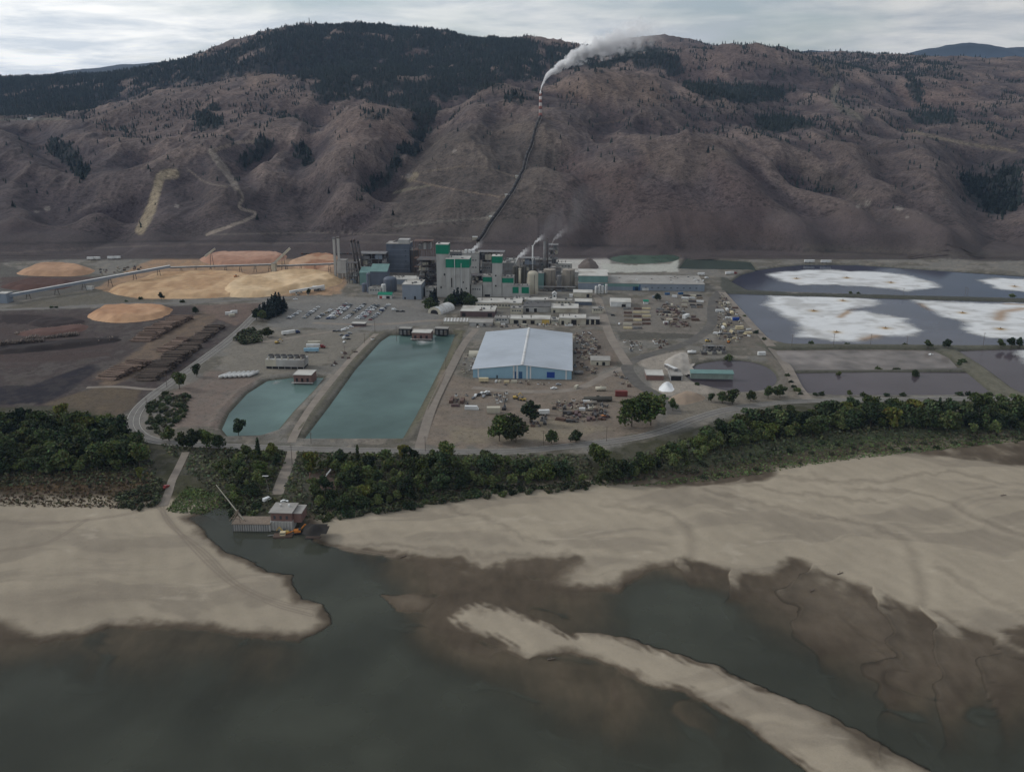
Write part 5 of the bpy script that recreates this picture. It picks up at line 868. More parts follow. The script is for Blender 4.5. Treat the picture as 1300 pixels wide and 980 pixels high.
# ---- boiler house group on the left
e_, w, h = place('boiler_house', 'tall dark blue grey boiler house, the biggest block of the left plant', 'building', 491.5, 521, 346, 309.8); walls(e_, w, 26, h, BLUEG); flat_roof(e_, w, 26, h, ROOFG); pz = MB(); pz.box(w * .5, 4, h + .26, w * .96, 18, h + 5.5); pz.build('penthouse', CONC, e_)
for k in range(5): b = MB(); b.box(w * .03, -.1, h * (.12 + k * .17), w * .97, -.013, h * (.12 + k * .17) + .35); b.build('wall_band', BLUED if k == 9 else STEELB, e_)
for k in range(4): win(e_, w * (.8), h * (.2 + .18 * k), 1.6, 1.6)
vents(e_, w * .5, 26, h, 4, 5); pipes(e_, [[(w + 1.5, 4, 0), (w + 1.5, 4, h * .9)], [(w + 4, 8, 0), (w + 4, 8, h * .75), (w + .2, 8, h * .75)], [(w + 6.5, 10, 0), (w + 6.5, 10, h * .85)]], .8, STEEL, 'riser_pipe')
simple('process_building', 'dark lean to block on the right flank of the boiler house', 521.5, 530, 346, 318, 22, STEELD, ROOFG, nv=3)
simple('process_building', 'long low pale roofed hall in front of the boiler house', 495, 540, 361, 355, 26, STEELB, ROOFW, nv=7)
e_, w, h = simple('process_building', 'square blue grey block with a white vented roof by the car park', 511, 535, 380, 361.5, 30, STEELB, ROOFW, nv=6, doors=[(.62, .1, .22), (.1, .08, .15)])
simple('process_building', 'teal topped blue block left of the boiler house', 470.5, 492, 362, 345, 18, BLUEG, TEAL, 'shed', 7, nv=0)
simple('process_building', 'low teal roofed annex beside the chip tower', 457, 470, 362, 346.5, 16, TEAL, TEAL, 'shed', 5, nv=0)
simple('workshop', 'small workshop with a bright green roof and white front', 480, 497.5, 379, 374.5, 10, WHITE, GREEN, 'gx', 2.5, doors=[(.1, .2, .7, REDP), (.6, .25, .7)])
e_, w, h = place('chip_tower', 'concrete chip bin on legs with twin tall elevator legs', 'tower', 428.5, 440, 354, 331)
for x in (.5, w - 1.2, w * .5):
    for y in (.5, 11): b = MB(); b.box(x, y, -.3, x + .9, y + .9, h * .3); b.build('leg', CONC, e_)
b = MB(); b.box(0, 0, h * .3 + .01, w, 12.5, h); b.build('bin', CONC, e_); flat_roof(e_, w, 12.5, h, ROOFG)
for x0, zt in ((-4.6, 304), (1.0, 303)): hh = zat(426, zt, e_.location.y); b = MB(); b.box(x0, 2, -.3, x0 + 3.0, 5, hh); b.build('elevator_leg', CONC, e_); q = MB(); q.box(x0 - .5, 1.5, hh + .01, x0 + 3.5, 5.5, hh + 2); q.build('elevator_head', STEEL, e_)
frame('pipe_rack', 'dark steel rack under the hopper right of the chip tower', 441, 454, 360, 334, 12, STEELD, 3, 4, boxes=8, seed=4)
frame('pipe_rack', 'rusty tangle of pipes and steel right of the boiler house', 530, 555, 372, 330, 26, STEELD, 6, 4, boxes=22, seed=6); frame('pipe_rack', 'brown steel frame and vessels behind the tangle of pipes', 526, 550, 350, 306, 18, mat('rusty_steel', C(92, 74, 66), .8, .3, .4), 4, 4, boxes=12, seed=8); frame('pipe_rack', 'low pipe rack in front of the twin tan tanks', 684, 730, 370, 364, 5, STEEL, 2, 8, boxes=9, seed=9)
frame('pipe_rack', 'pipe rack between the broad tower and the slim tower', 597, 613, 374, 350, 16, STEELD, 4, 3, boxes=14, seed=11); frame('pipe_rack', 'steel rack of vessels above the cream silo', 660, 684, 352, 328, 16, STEEL, 3, 4, boxes=14, seed=13); frame('pipe_rack', 'pale steel plant between chip tower and boiler house', 456, 490, 350, 322, 22, STEEL, 4, 4, boxes=20, seed=15); frame('pipe_rack', 'grey steel plant behind the two concrete towers', 606, 640, 350, 320, 18, STEEL, 3, 5, boxes=18, seed=17)
for i, (u, t_) in enumerate([(449.5, 306), (453.5, 305), (458, 307)]):
    p = G(u, 350); h = zat(u, t_, p.y); e_ = empty('cyclone', p); tag(e_, ['leftmost', 'middle', 'rightmost'][i] + ' of three dark leaning ducts behind the chip tower', 'duct'); b = MB(); b.tube((5, 0, 0), (-2, 0, h), 1.6, 1.4, 10); b.build('duct', STEELD, e_, True); b = MB(); b.cyl(-2, 0, h - 1, h + 2, 2.2, 1.2, 10); b.build('cowl', STEELD, e_, True)
# ---- the long mill hall
e_, w, h = place('mill_hall', 'long mill hall with a pale flat roof and teal upper wall', 'building', 734, 892, 368, 359.5); d = 58
walls(e_, w, d, h, STEELB); flat_roof(e_, w, d, h, ROOFG, par=.5); b = MB(); b.box(w * .2, -.25, h - 3.6, w * .485, -.015, h + .1); b.build('teal_band', TEAL, e_)
b = MB(); b.box(.3, 4, h + .26, w * .235, d - 6, h + 8.5); b.build('upper_storey', TEAL, e_); flat_roof(e_, w * .235 - .3, d - 10, h + 8.5, ROOFW, .3, 4, .5, .3, 'upper_roof'); door(e_, w * .435, w * .06, h - .8, BLUED); door(e_, w * .452, w * .025, h * .6); door(e_, w * .51, w * .05, h * .4, WHITE, 'trailer_door')
for k in range(14): b = MB(); y = d * (.1 + .8 * random.random()); x = w * (.28 + .7 * random.random()); b.box(x, y, h + .26, x + 2.2, y + 2.2, h + 1.4); b.build('roof_vent', random.choice([STEEL, WHITE, ROOFG]), e_)
for k in range(9): b = MB(); b.box(w * (.53 + .05 * k), -.12, h * .35, w * (.53 + .05 * k) + 2.2, -.015, h * .55); b.build('wall_panel', BLUEG, e_)
simple('process_building', 'pale roofed hall stretching left behind the twin tanks', 727, 772, 352, 346, 24, CONC, ROOFW, nv=6)
# ---- workshops between the mill and the blue shed
S_ = simple
S_('office_building', 'long low office with a pale flat roof below the slim tower', 604, 662, 391, 384.5, 26, CREAM, ROOFW, nv=6, wins=[(.03, .97, .45, 14)]); S_('warehouse', 'brown walled warehouse with a pale roof behind the striped shed', 584.5, 628, 402, 395.3, 28, BROWN, ROOFW, nv=5, doors=[(.05, .1, .7), (.8, .12, .7)])
S_('workshop', 'flat roofed hall right of the long low office', 662, 706, 386, 381, 16, CONC, ROOFW, nv=4); S_('workshop', 'dark roofed hall with a grey front in the workshop rows', 664, 699, 396, 389.5, 24, CONC, ROOFD, nv=4, doors=[(.1, .12, .7), (.4, .1, .7)]); S_('workshop', 'small pale block left of the dark roofed hall', 648, 663.5, 399, 391.5, 12, CREAM, ROOFG, nv=2, wins=[(.1, .9, .5, 4)])
S_('warehouse', 'pale cream warehouse with a light roof right of the dark roofed hall', 699.5, 734, 397, 391.5, 24, CREAM, ROOFW, nv=2, doors=[(.08, .08, .6)]); S_('workshop', 'long workshop with dark doors and a yellow end just behind the blue shed', 647, 698, 411, 405, 18, CREAM, ROOFW, nv=3, doors=[(.1, .12, .8), (.32, .1, .75), (.52, .1, .75), (.8, .18, .95, YELW)])
S_('workshop', 'pale workshop with an open black door right of the yellow ended one', 710, 743.5, 412.3, 404, 18, CREAM, ROOFW, nv=3, doors=[(.45, .2, .8), (.08, .1, .6)]); e_, w, h = S_('open_shed', 'dark open fronted shed at the end of the workshop row', 744.5, 761, 412, 405.5, 14, DARK, ROOFG, nv=0, doors=[(.2, .14, .95, CREAM), (.6, .1, .95, CREAM)])
e_, w, h = place('striped_shed', 'long shed with a ribbed white roof beside the long basin', 'shed', 563, 595, 411.5, 408.3); walls(e_, w, 15, h, CREAM); gable_x(e_, w, 15, h, 2.2, ROOFG, wallm=CREAM)
for k in range(8): b = MB(); x = w * (k + .3) / 8; b.add([(x, -.5, h + .3), (x + 1.1, -.5, h + .3), (x + 1.1, 7.5, h + 2.5), (x, 7.5, h + 2.5)], [(0, 1, 2, 3)]); b.build('roof_rib', WHITE, e_)
S_('workshop', 'grey roofed workshop right of the ribbed white shed', 596, 625, 414, 409.5, 16, CONC, ROOFG, 'gx', 1.8, doors=[(.3, .1, .7), (.6, .1, .7)]); S_('warehouse', 'upper of two small pale sheds below the long mill hall', 728, 751.5, 377.3, 371.5, 16, CREAM, ROOFW, 'gx', 2, doors=[(.7, .15, .7)]); S_('warehouse', 'lower of two small sheds below the long mill hall, blue fronted', 730, 751, 387.5, 383, 14, BLUEG, ROOFW, 'gx', 2)
S_('warehouse', 'white metal warehouse standing alone by the pipe yard', 775, 800.5, 389.5, 383.5, 20, WHITE, ROOFW, 'gx', 2.5, doors=[(.55, .2, .55)]); S_('hut', 'little white gabled hut below the twin tan tanks', 701, 706.5, 377.5, 373.5, 8, WHITE, WHITE, 'gy', 2.5, nv=0, doors=[(.35, .3, .6)]); S_('hut', 'tiny white hut right of the gabled hut', 723, 727, 377.5, 374.8, 5, WHITE, WHITE, 'flat', nv=0)
S_('hut', 'green roofed hut by the pipe yard tree', 817, 823, 386, 383, 7, WHITE, GREEN, 'gx', 1.5, nv=0); S_('office_building', 'long site cabin with a row of windows beside the car park', 446.5, 463.5, 414.6, 411, 7, BROWN, ROOFW, nv=0, wins=[(.05, .95, .45, 7)])
S_('workshop', 'dull green shed with clutter in front right of the blue shed', 750, 774, 463.5, 457.5, 14, CREAM, ROOFG, 'gx', 2, doors=[(.3, .1, .6), (.6, .15, .7)]); S_('lime_shed', 'small white roofed building with a red brown wall beside the white pile', 820.5, 842, 482.5, 476.5, 17, BRICK, ROOFW, nv=0); S_('lime_shed', 'grey shed with a black opening left of the round pond', 850.5, 866, 483, 477, 18, CONC, ROOFG, nv=0, doors=[(.08, .84, .9)])
S_('pond_building', 'long low teal roofed deckhouse standing in the round purple pond', 877, 930, 480, 474, 6, mat('deck_teal', C(120, 132, 124), .7), TEAL, 'shed', 1.5, nv=0)
for x0, x1, yb, yt, d, wm, rm, lb in [(532,545,366,352,12,STEELB,ROOFG,'grey block at the foot of the tangle of pipes'),(540,553,377,366,14,CONC,ROOFG,'small concrete block left of the tallest tower'),(598,612,377,362,12,CONC,ROOFG,'squat concrete block between the broad tower and the left wing'),(612,624,351,334,14,STEEL,ROOFG,'grey block above the left green banded wing'),(643,656,350,330,12,CONC,ROOFW,'pale block behind the right green banded wing'),(668,683,344,330,12,CONC,ROOFW,'pale block behind the cream silo'),(700,712,356,340,10,STEEL,ROOFG,'grey block behind the gap of the twin tan tanks'),(680,700,346,330,12,STEEL,ROOFG,'grey block under the chimneys'),(706,726,344,335,14,CONC,ROOFW,'low pale block right of the open boiler tower'),(570,588,331,320,14,STEEL,ROOFG,'grey plant house behind the broad tower roof'),(455,470,345,331,12,CONC,ROOFW,'pale plant house above the teal roofed annex'),(474,490,340,325,14,CONC,ROOFG,'grey plant house left of the tall boiler house'),(468,484,374,366,8,CONC,ROOFG,'low grey block below the teal topped building'),(652,668,386,380,10,CREAM,ROOFW,'pale annex at the right end of the long low office'),(706,726,389,382,12,CREAM,ROOFG,'grey roofed block left of the two small pale sheds'),(752,766,398,392,10,CREAM,ROOFG,'small pale shed at the edge of the workshop street'),(628,646,410.5,404,12,CONC,ROOFG,'grey workshop left of the yellow ended one'),(700,709,412,406,10,CREAM,ROOFW,'narrow pale workshop between the two long ones')]:
    S_('plant_block' if yb < 378 else 'workshop', lb, x0, x1, yb, yt, d, wm, rm, nv=4, wins=[(.1, .9, .6, 4)])
# white fabric shelter
p = G(551.5, 398.5); e_ = empty('fabric_shelter', p, R(-28)); tag(e_, 'white arched fabric shelter among dark trees', 'tent'); b = MB(); W_, Ln, Hh_ = 8.5, 30, 7.5
prof = [(W_ * math.cos(a), Hh_ * math.sin(a) ** .8 if a < math.pi / 2 else Hh_ * math.sin(a) ** .8) for a in np.linspace(0, math.pi, 13)]; b.prism(prof, 0, Ln); b.build('cover', WHITE, e_); b = MB(); b.prism([(x * .6, z * .62) for x, z in prof], -.2, -.03); b.build('doorway', DARK, e_)
for k in range(6): b = MB(); y = Ln * k / 5; b.prism([(x * 1.015, z * 1.015 + .02) for x, z in prof], y - .15, y + .15); b.build('arch_rib', CREAM, e_)
for u, v, lb in [(614.5, 452, 'pale domed fabric shelter at the left wall of the blue shed')]:
    e_ = empty('fabric_shelter', G(u - 12, v), ROT); tag(e_, lb, 'tent'); b = MB(); b.xprism([(6 * math.cos(a), 5 * math.sin(a)) for a in np.linspace(0, math.pi, 11)], -5, 9); b.build('cover', CREAM, e_)
# brick pump houses at the basins
def pumphouse(label, x0, x1, yb, yt, d, stilts):
    e_, w, h = place('pump_house', label, 'pump house', x0, x1, yb, yt); walls(e_, w, d, h, BRICK, POND_Z - 1); flat_roof(e_, w, d, h, ROOFW, par=.4)
    for k in range(3): door(e_, w * (.12 + .3 * k), w * .12, h * .5, DARK, 'opening', .3)
    b = MB(); b.box(-1.5, -2.2, -.35, w + 1.5, -.02, -.1); b.build('walkway', CONC, e_); b = MB()
    for k in range(9): x = -1.5 + (w + 3) * k / 8; b.bar((x, -2.1, -.1), (x, -2.1, 1), .1, .1)
    b.bar((-1.5, -2.1, 1), (w + 1.5, -2.1, 1), .1, .1); b.build('railing', STEEL, e_); return e_
pumphouse('brick pump house at the head of the long teal basin', 523, 547, 430, 422.5, 14, 0); pumphouse('brick pump house standing at the edge of the small basin', 373, 396, 485, 476, 15, 0)
for x0, x1, lb in ((506.5, 522, 'dark screened bay left of the brick basin pump house'), (552, 568.5, 'dark screened bay right of the brick basin pump house')): e_, w, h = S_('screen_house', lb, x0, x1, 425, 417.5, 8, DARK, ROOFG, nv=0, doors=[(.06, .2, .8, STEEL), (.4, .2, .8, STEEL), (.72, .2, .8, STEEL)])
# cooling tower
e_, w, h = place('cooling_tower', 'long cooling tower with fan stacks beside the small basin', 'cooling tower', 337.5, 387, 468, 456.5); d = 14; walls(e_, w, d, h, CONC, h * .25); b = MB(); b.box(.5, .5, -.2, w - .5, d - .5, h * .25 - .01); b.build('base', DARK, e_); b = MB(); b.box(-.1, -.12, h * .27, w * .28, -.013, h - .1); b.build('pale_panel', CREAM, e_)
for k in range(7): b = MB(); b.box(w * k / 6.1, -.3, -.2, w * k / 6.1 + .4, -.02, h * .25); b.build('post', CONC, e_)
for k in range(6):
    x = w * (k + .5) / 6; b = MB(); b.cyl(x, d / 2, h + .01, h + 2.6, 3.0, 2.6, 16); b.build('fan_stack', STEEL, e_); q = MB(); q.cyl(x, d / 2, h + 2.62, h + 2.75, 2.3, n=16); q.build('fan', DARK, e_); b = MB(); b.box(x - .5, 1, h + .01, x + .5, 2.2, h + 2); b.build('motor', CREAM, e_)
b = MB()
for k in range(12): b.bar((w + 4 * (k / 11), .2, h * (1 - k / 11)), (w + 4 * (k / 11), .2, h * (1 - k / 11) - .2), .9, .3)
b.build('stair', STEEL, e_)
# row of white horizontal tanks left of the cooling tower
for k in range(7):
    u = 279 + 6 * k; e_ = empty('horizontal_tank', G(u, 481 - .3 * k), ROT + R(-22)); tag(e_, 'white cylinder tank lying in the row left of the cooling tower', 'tank', 'white tanks left of the cooling tower'); b = MB(); b.tube((0, 0, 1.7), (0, 13, 1.7), 1.4, n=12); b.build('shell', WHITE, e_, True)
    for y in (2.5, 10.5): q = MB(); q.box(-1.1, y, -.2, 1.1, y + .5, .7); q.build('saddle', STEEL, e_)
# ---- hill chimney and its flue
def cast2(u, v):
    ds = np.geomspace(1330, 6000, 2500); sx, sz = ray(u, v); k = np.argmax(CH + sz * ds < surf(sx * ds, ds)); return Vector((sx * ds[k], ds[k], CH + sz * ds[k]))
cb = cast2(686, 150); CHD = cb.y
e_ = empty('hill_chimney', cb); tag(e_, 'tall red and white banded chimney on the hillside', 'chimney'); h = zat(686, 117.5, cb.y) - cb.z; b = MB(); b.cyl(0, 0, -6, h, 3.9, 2.9, 18); b.build('shaft', mat('chimney_white', C(182, 174, 170), .8, .1, .2), e_, True)
for z0, z1 in ((.06, .2), (.34, .47), (.6, .72), (.85, .97)): f = lambda t: 3.9 - t + .08; q = MB(); q.cyl(0, 0, h * z0, h * z1, f(z0), f(z1), 18); q.build('red_band', mat('chimney_red', C(132, 88, 80), .8, .15, .3), e_, True)
FL = [cast2(u, v) for u, v in [(606,307.5),(612,300),(620,286.5),(627,276.5),(640,258),(647,248),(656,232),(660.5,222),(668,200),(676,179),(684.5,154)]]
pl = smooth_line([tuple(q) for q in FL], 4); e_ = empty('flue_duct', (0, 0, 0)); tag(e_, 'long dark flue duct climbing the hill to the banded chimney', 'duct'); b = MB(); lift = [(q[0], q[1], float(surf(q[0], q[1])) + 2.6) for q in pl]; lift[-1] = (cb.x, cb.y - 3, cb.z + 4)
for a, c in zip(lift[:-1], lift[1:]): b.tube(a, c, 2.5, n=10)
b.build('duct', mat('flue_steel', C(54, 51, 50), .7, .2, .1), e_, True); b = MB()
for a, c in zip(lift[:-1], lift[1:]): b.bar((a[0] + 4.2, a[1], a[2] - 1.6), (c[0] + 4.2, c[1], c[2] - 1.6), 1.2, .5)
b.build('walkway', mat('walk_pale', C(116, 110, 104), .8), e_)
for q in lift[2:-1:4]: b = MB(); b.box(q[0] - 1.3, q[1] - 1, q[2] - 5.5, q[0] + 1.3, q[1] + 1, q[2] - 1.2); b.build('pier', CONC, e_)
for i, (u, v) in enumerate([(660, 226), (647, 250), (627, 278), (606, 304)]): p = cast2(u - 3, v); e_ = empty('valve_hut', p); tag(e_, ['topmost', 'second highest', 'third highest', 'lowest'][i] + ' pale hut beside the hill flue duct', 'hut'); b = MB(); b.box(-4, -3, -4, 4, 3, 4); b.build('wall', CREAM, e_); flat_roof(e_, 8, 6, 4, WHITE, -4, -3)
# radio mast on the summit
p = cast2(393, 35.5); e_ = empty('radio_mast', p); tag(e_, 'thin red and white lattice mast on the forested summit', 'mast'); h = 42; b = MB()
for a in range(3): b.bar((3 * math.cos(a * 2.1), 3 * math.sin(a * 2.1), -5), (.8 * math.cos(a * 2.1), .8 * math.sin(a * 2.1), h), .8, .8)
for k in range(8): r_ = 3 - 2.2 * k / 8; b.cyl(0, 0, h * k / 8, h * k / 8 + .5, r_, n=3)
b.build('lattice', STEELD, e_); b = MB(); b.cyl(0, 0, h * .55, h * .62, 3, n=8); b.build('dish', WHITE, e_)
p = cast2(35, 153); e_ = empty('farmhouse', p); tag(e_, 'tiny white farmhouse on the far left bench', 'house'); walls(e_, 16, 10, 6, WHITE); gable_x(e_, 16, 10, 6, 3, ROOFG, wallm=WHITE)
# ---- steam
def steam(name, label, p, Lx, cz, ex, r0, r1, dens_, fade):
    xs = np.linspace(-r0 * .3, Lx, 26); V = []; n = 14; prev = None
    for x in xs: xx_ = max(x, 0); zc_ = cz * xx_ ** ex; r_ = (r0 + r1 * xx_ / Lx) * 1.25; V += [(x, r_ * math.cos(6.283 * i / n), zc_ + r_ * math.sin(6.283 * i / n)) for i in range(n)]
    fs = [(k * n + i, k * n + (i + 1) % n, k * n + n + (i + 1) % n, k * n + n + i) for k in range(25) for i in range(n)] + [tuple(range(n)), tuple(range(25 * n, 26 * n))]
    b = MB(); b.add(V, fs); m = bpy.data.materials.new(name); m.use_nodes = True; t = m.node_tree; t.nodes.clear(); o = N(t, 'ShaderNodeOutputMaterial'); pv = N(t, 'ShaderNodeVolumePrincipled'); pv.inputs['Color'].default_value = (.98, .98, .985, 1); pv.inputs['Anisotropy'].default_value = .1
    tc_ = N(t, 'ShaderNodeTexCoord'); ns = N(t, 'ShaderNodeTexNoise'); ns.inputs['Scale'].default_value = 1.6 / (r0 + r1 * .4); ns.inputs['Detail'].default_value = 6; ns.inputs['Roughness'].default_value = .62; L(t, tc_.outputs['Object'], ns.inputs['Vector'])
    sp = N(t, 'ShaderNodeSeparateXYZ'); L(t, tc_.outputs['Object'], sp.inputs[0]); x = M(t, 'MAXIMUM', sp.outputs[0], .01); zc_ = M(t, 'MULTIPLY', M(t, 'POWER', x, ex), cz); rr_ = M(t, 'ADD', M(t, 'MULTIPLY', x, r1 / Lx), r0); dz = M(t, 'SUBTRACT', sp.outputs[2], zc_)
    ds_ = M(t, 'SQRT', M(t, 'ADD', M(t, 'MULTIPLY', dz, dz), M(t, 'MULTIPLY', sp.outputs[1], sp.outputs[1]))); core = M(t, 'SUBTRACT', 1.0, M(t, 'DIVIDE', ds_, rr_)); k = M(t, 'MULTIPLY', M(t, 'ADD', core, M(t, 'MULTIPLY', M(t, 'SUBTRACT', ns.outputs[0], .54), 3.4)), 2.2, True)
    fd = N(t, 'ShaderNodeMapRange'); fd.inputs['From Min'].default_value = fade * Lx; fd.inputs['From Max'].default_value = Lx * .98; fd.inputs['To Min'].default_value = 1; fd.inputs['To Max'].default_value = 0; L(t, x, fd.inputs[0]); f2 = M(t, 'POWER', fd.outputs[0], 3.6)
    L(t, M(t, 'MULTIPLY', M(t, 'MULTIPLY', k, f2), dens_), pv.inputs['Density']); L(t, pv.outputs[0], o.inputs['Volume']); ob = b.build(name, m); ob.location = p; return tag(ob, label, None, None, 'stuff')
steam('smoke', 'white steam plume drifting from the hill chimney', (cb.x, cb.y, cb.z + zat(686, 117.5, cb.y) - cb.z - 1), 330, 10.4, .46, 6, 50, 1.0, .03)
for u, v, d0, sc, lb in [(655, 333, 352, 1.0, 'white steam puff above the dark tanks'), (597, 323, 350, .9, 'white steam puff behind the concrete block'), (677, 312, 352, .8, 'wisp of steam from the white vent pipe'), (700, 311, 352, 1.1, 'thin steam over the open boiler tower')]:
    p = G(u, d0); steam('steam', lb, (p.x, p.y, zat(u, v, p.y)), 26 * sc, 3.6 * sc, .55, 2.2 * sc, 7 * sc, .3 if sc != 1.1 else .06, .25)
p = G(690, 322); steam('smoke', 'thin grey smoke drifting low over the slope right of the mill', (p.x, p.y, 30), 190, 5.5, .5, 22, 55, .0014, .3)
# ---- conveyors
def conveyor(label, a, b_, w, m, ntr, name='conveyor', roofm=None):
    a = Vector(a); b_ = Vector(b_); e_ = empty(name, (0, 0, 0)); tag(e_, label, 'conveyor'); q = MB(); q.bar(a, b_, w, w * .9); q.build('gallery', m, e_); q = MB(); up = Vector((0, 0, w * .47)); q.bar(a + up, b_ + up, w * 1.08, .25); q.build('roof', roofm or WHITE, e_)
    for k in range(ntr):
        c = a.lerp(b_, (k + .7) / (ntr + .2)); q = MB()
        for s in (-1, 1): q.bar((c.x + s * w * .9, c.y, -.3), (c.x + s * w * .3, c.y, c.z - w * .45), .5, .5)
        q.bar((c.x - w * .7, c.y, c.z * .45), (c.x + w * .7, c.y, c.z * .45), .4, .4); q.build('trestle', STEELD, e_)
def PH(u, vg, vt): p = G(u, vg); return Vector((p.x, p.y, zat(u, vt, p.y)))
conveyor('long pale covered conveyor gallery crossing the chip yard', PH(10, 384, 376), PH(217, 352, 338.5), 3.6, STEELB, 6); conveyor('slender conveyor boom rising left over the reddish chip pile', PH(262, 341, 325.5), PH(275, 341, 316), 3, CREAM, 1); conveyor('long pale stacker boom rising over the chip piles', PH(347, 345, 336), PH(370, 345, 315.5), 3.4, CREAM, 1); conveyor('low conveyor running along the back of the chip piles', PH(217, 348, 340), PH(352, 345, 336), 2.4, STEEL, 7); conveyor('pale conveyor feeding the chip tower', PH(352, 345, 338), PH(428, 350, 335), 2.4, STEEL, 4); conveyor('low white conveyor at the edge of the chip pile below the chip tower', PH(368, 374, 371), PH(412, 369, 363.5), 3, WHITE, 3); conveyor('grey lime conveyor beside the white pile', PH(845, 470, 464), PH(858, 478, 470), 3, STEEL, 1)
S_('transfer_house', 'grey transfer house at the left end of the long conveyor', -6, 10, 385, 373, 12, STEELB, ROOFW, nv=1); S_('transfer_house', 'small transfer tower at the foot of the stacker boom', 345, 350, 347, 335, 6, CREAM, ROOFG, nv=0); S_('hut', 'white loader hut beside the long conveyor', 109, 117, 368, 364.5, 5, WHITE, ROOFW, nv=0)
# ---- chip, bark and lime piles
def pile(label, px, hmax, slope, col, name='chip_pile', cat='pile', col2=None, step=1.5):
    P = smooth_line(PXY(px), 5, True); x0, y0 = P.min(0) - 3; x1, y1 = P.max(0) + 3; gx, gy = np.meshgrid(np.arange(x0, x1, step), np.arange(y0, y1, step * 1.6)); s = sdf(P, gx + 4 * (fbm(gx / 11, gy / 11, 5, 3) - .5), gy, 30, -30)
    cap_ = hmax * (.45 + .95 * fbm(gx / 38, gy / 50, int(hmax * 7), 3)); z = np.minimum(np.maximum(s, -1) * slope, cap_) + 2.2 * (fbm(gx / 9, gy / 11, 9, 5) - .5) * sstep(0, 4, s)
    sm = 2.0; z = np.where(s > 0, z, -.3); col_ = np.zeros(gx.shape + (3,), np.float32) + np.array(col, np.float32); col_ = mixc(col_, col2 or tuple(c * 1.25 for c in col), sstep(.4, .62, fbm(gx / 26, gy / 40, 17, 4)) * .8); col_ *= (.8 + .4 * fbm(gx / 5, gy / 5, 19, 4))[..., None]
    n, m_ = gx.shape; i = np.arange(n * m_).reshape(n, m_); q = np.stack([i[:-1, :-1], i[:-1, 1:], i[1:, 1:], i[1:, :-1]], -1); q = q[s[:-1, :-1] > -3]; use = np.unique(q); re = np.zeros(n * m_, int); re[use] = np.arange(len(use)); mb_ = np.array([0, 0, 0])
    o = np_mesh(name, np.stack([gx, gy, z], -1).reshape(-1, 3)[use], re[q], M_SAND, col_.reshape(-1, 3)[use], True); return tag(o, label, cat)
pile('broad tan chip pile on the left side of the big heap', [(138,370),(178,355),(215,347),(300,347),(330,358),(300,376),(190,379)], 5, .5, C(160,130,100), col2=C(180,152,120)); pile('largest pale chip pile in front of the stacker boom', [(277,373),(300,356),(350,349),(400,346),(428,351),(431,361),(380,371),(320,378)], 7.5, .55, C(176,150,118), col2=C(196,172,140))
pile('reddish chip pile at the back under the slender boom', [(255,332),(270,323),(340,321),(364,325),(352,333),(290,337)], 5.5, .45, C(150,116,98), col2=C(166,134,116)); pile('low brown chip heap at the back right of the stacker boom', [(366,333),(400,323),(428,325),(430,341),(390,343)], 4, .4, C(140,104,82), col2=C(168,140,116))
pile('orange brown chip pile at the far left of the yard', [(22,348),(45,338),(90,336),(120,343),(105,350),(60,351)], 6, .45, C(152,122,98)); pile('bright orange chip pile beside the straight yard road', [(112,404),(125,393),(160,389),(205,390),(219,394),(200,405),(150,410)], 6, .6, C(160,124,96), col2=C(178,144,114)); pile('dark brown bark mound in front of the far left chip pile', [(0,364),(40,354),(95,357),(80,367),(30,369)], 4, .3, C(78,58,52), 'bark_pile')
pile('bright white lime pile by the red brown walled shed', [(836,496),(839,488),(847,484.5),(855,490),(853,497)], 3.2, .5, C(196,197,197), 'lime_pile'); pile('pale grey spoil heap behind the lime sheds', [(842,462),(858,450),(872,449),(874,470),(855,476)], 3, .4, C(150,144,136), 'spoil_pile'); pile('brown grey spoil cone behind the mill roof', [(733,340),(742,330),(752,330),(760,340),(748,343)], 9, .6, C(88,80,76), 'spoil_pile'); pile('low brown spoil heap between lime pile and belt', [(848,508),(866,498),(884,500),(896,506),(870,514)], 4, .5, C(126,112,98), 'spoil_pile'); pile('dark wet mound on the sand beside the river pump house', [(388,674),(396,667),(408,668),(408,675),(396,679)], 3, .6, C(46,44,42), 'mud_mound'); pile('thin dark bark windrow in the left log yard', [(0,444),(60,436),(140,430),(148,434),(70,444),(0,450)], 3.5, .5, C(46,41,40), 'bark_pile'); pile('dark bark mound at the back of the log yard', [(36,411),(60,403),(106,406),(100,412),(60,416)], 3.5, .4, C(52,45,44), 'bark_pile'); pile('rusty brown windrow in the left log yard', [(20,424),(70,416),(108,413),(106,420),(60,428)], 3, .4, C(88,68,62), 'bark_pile')
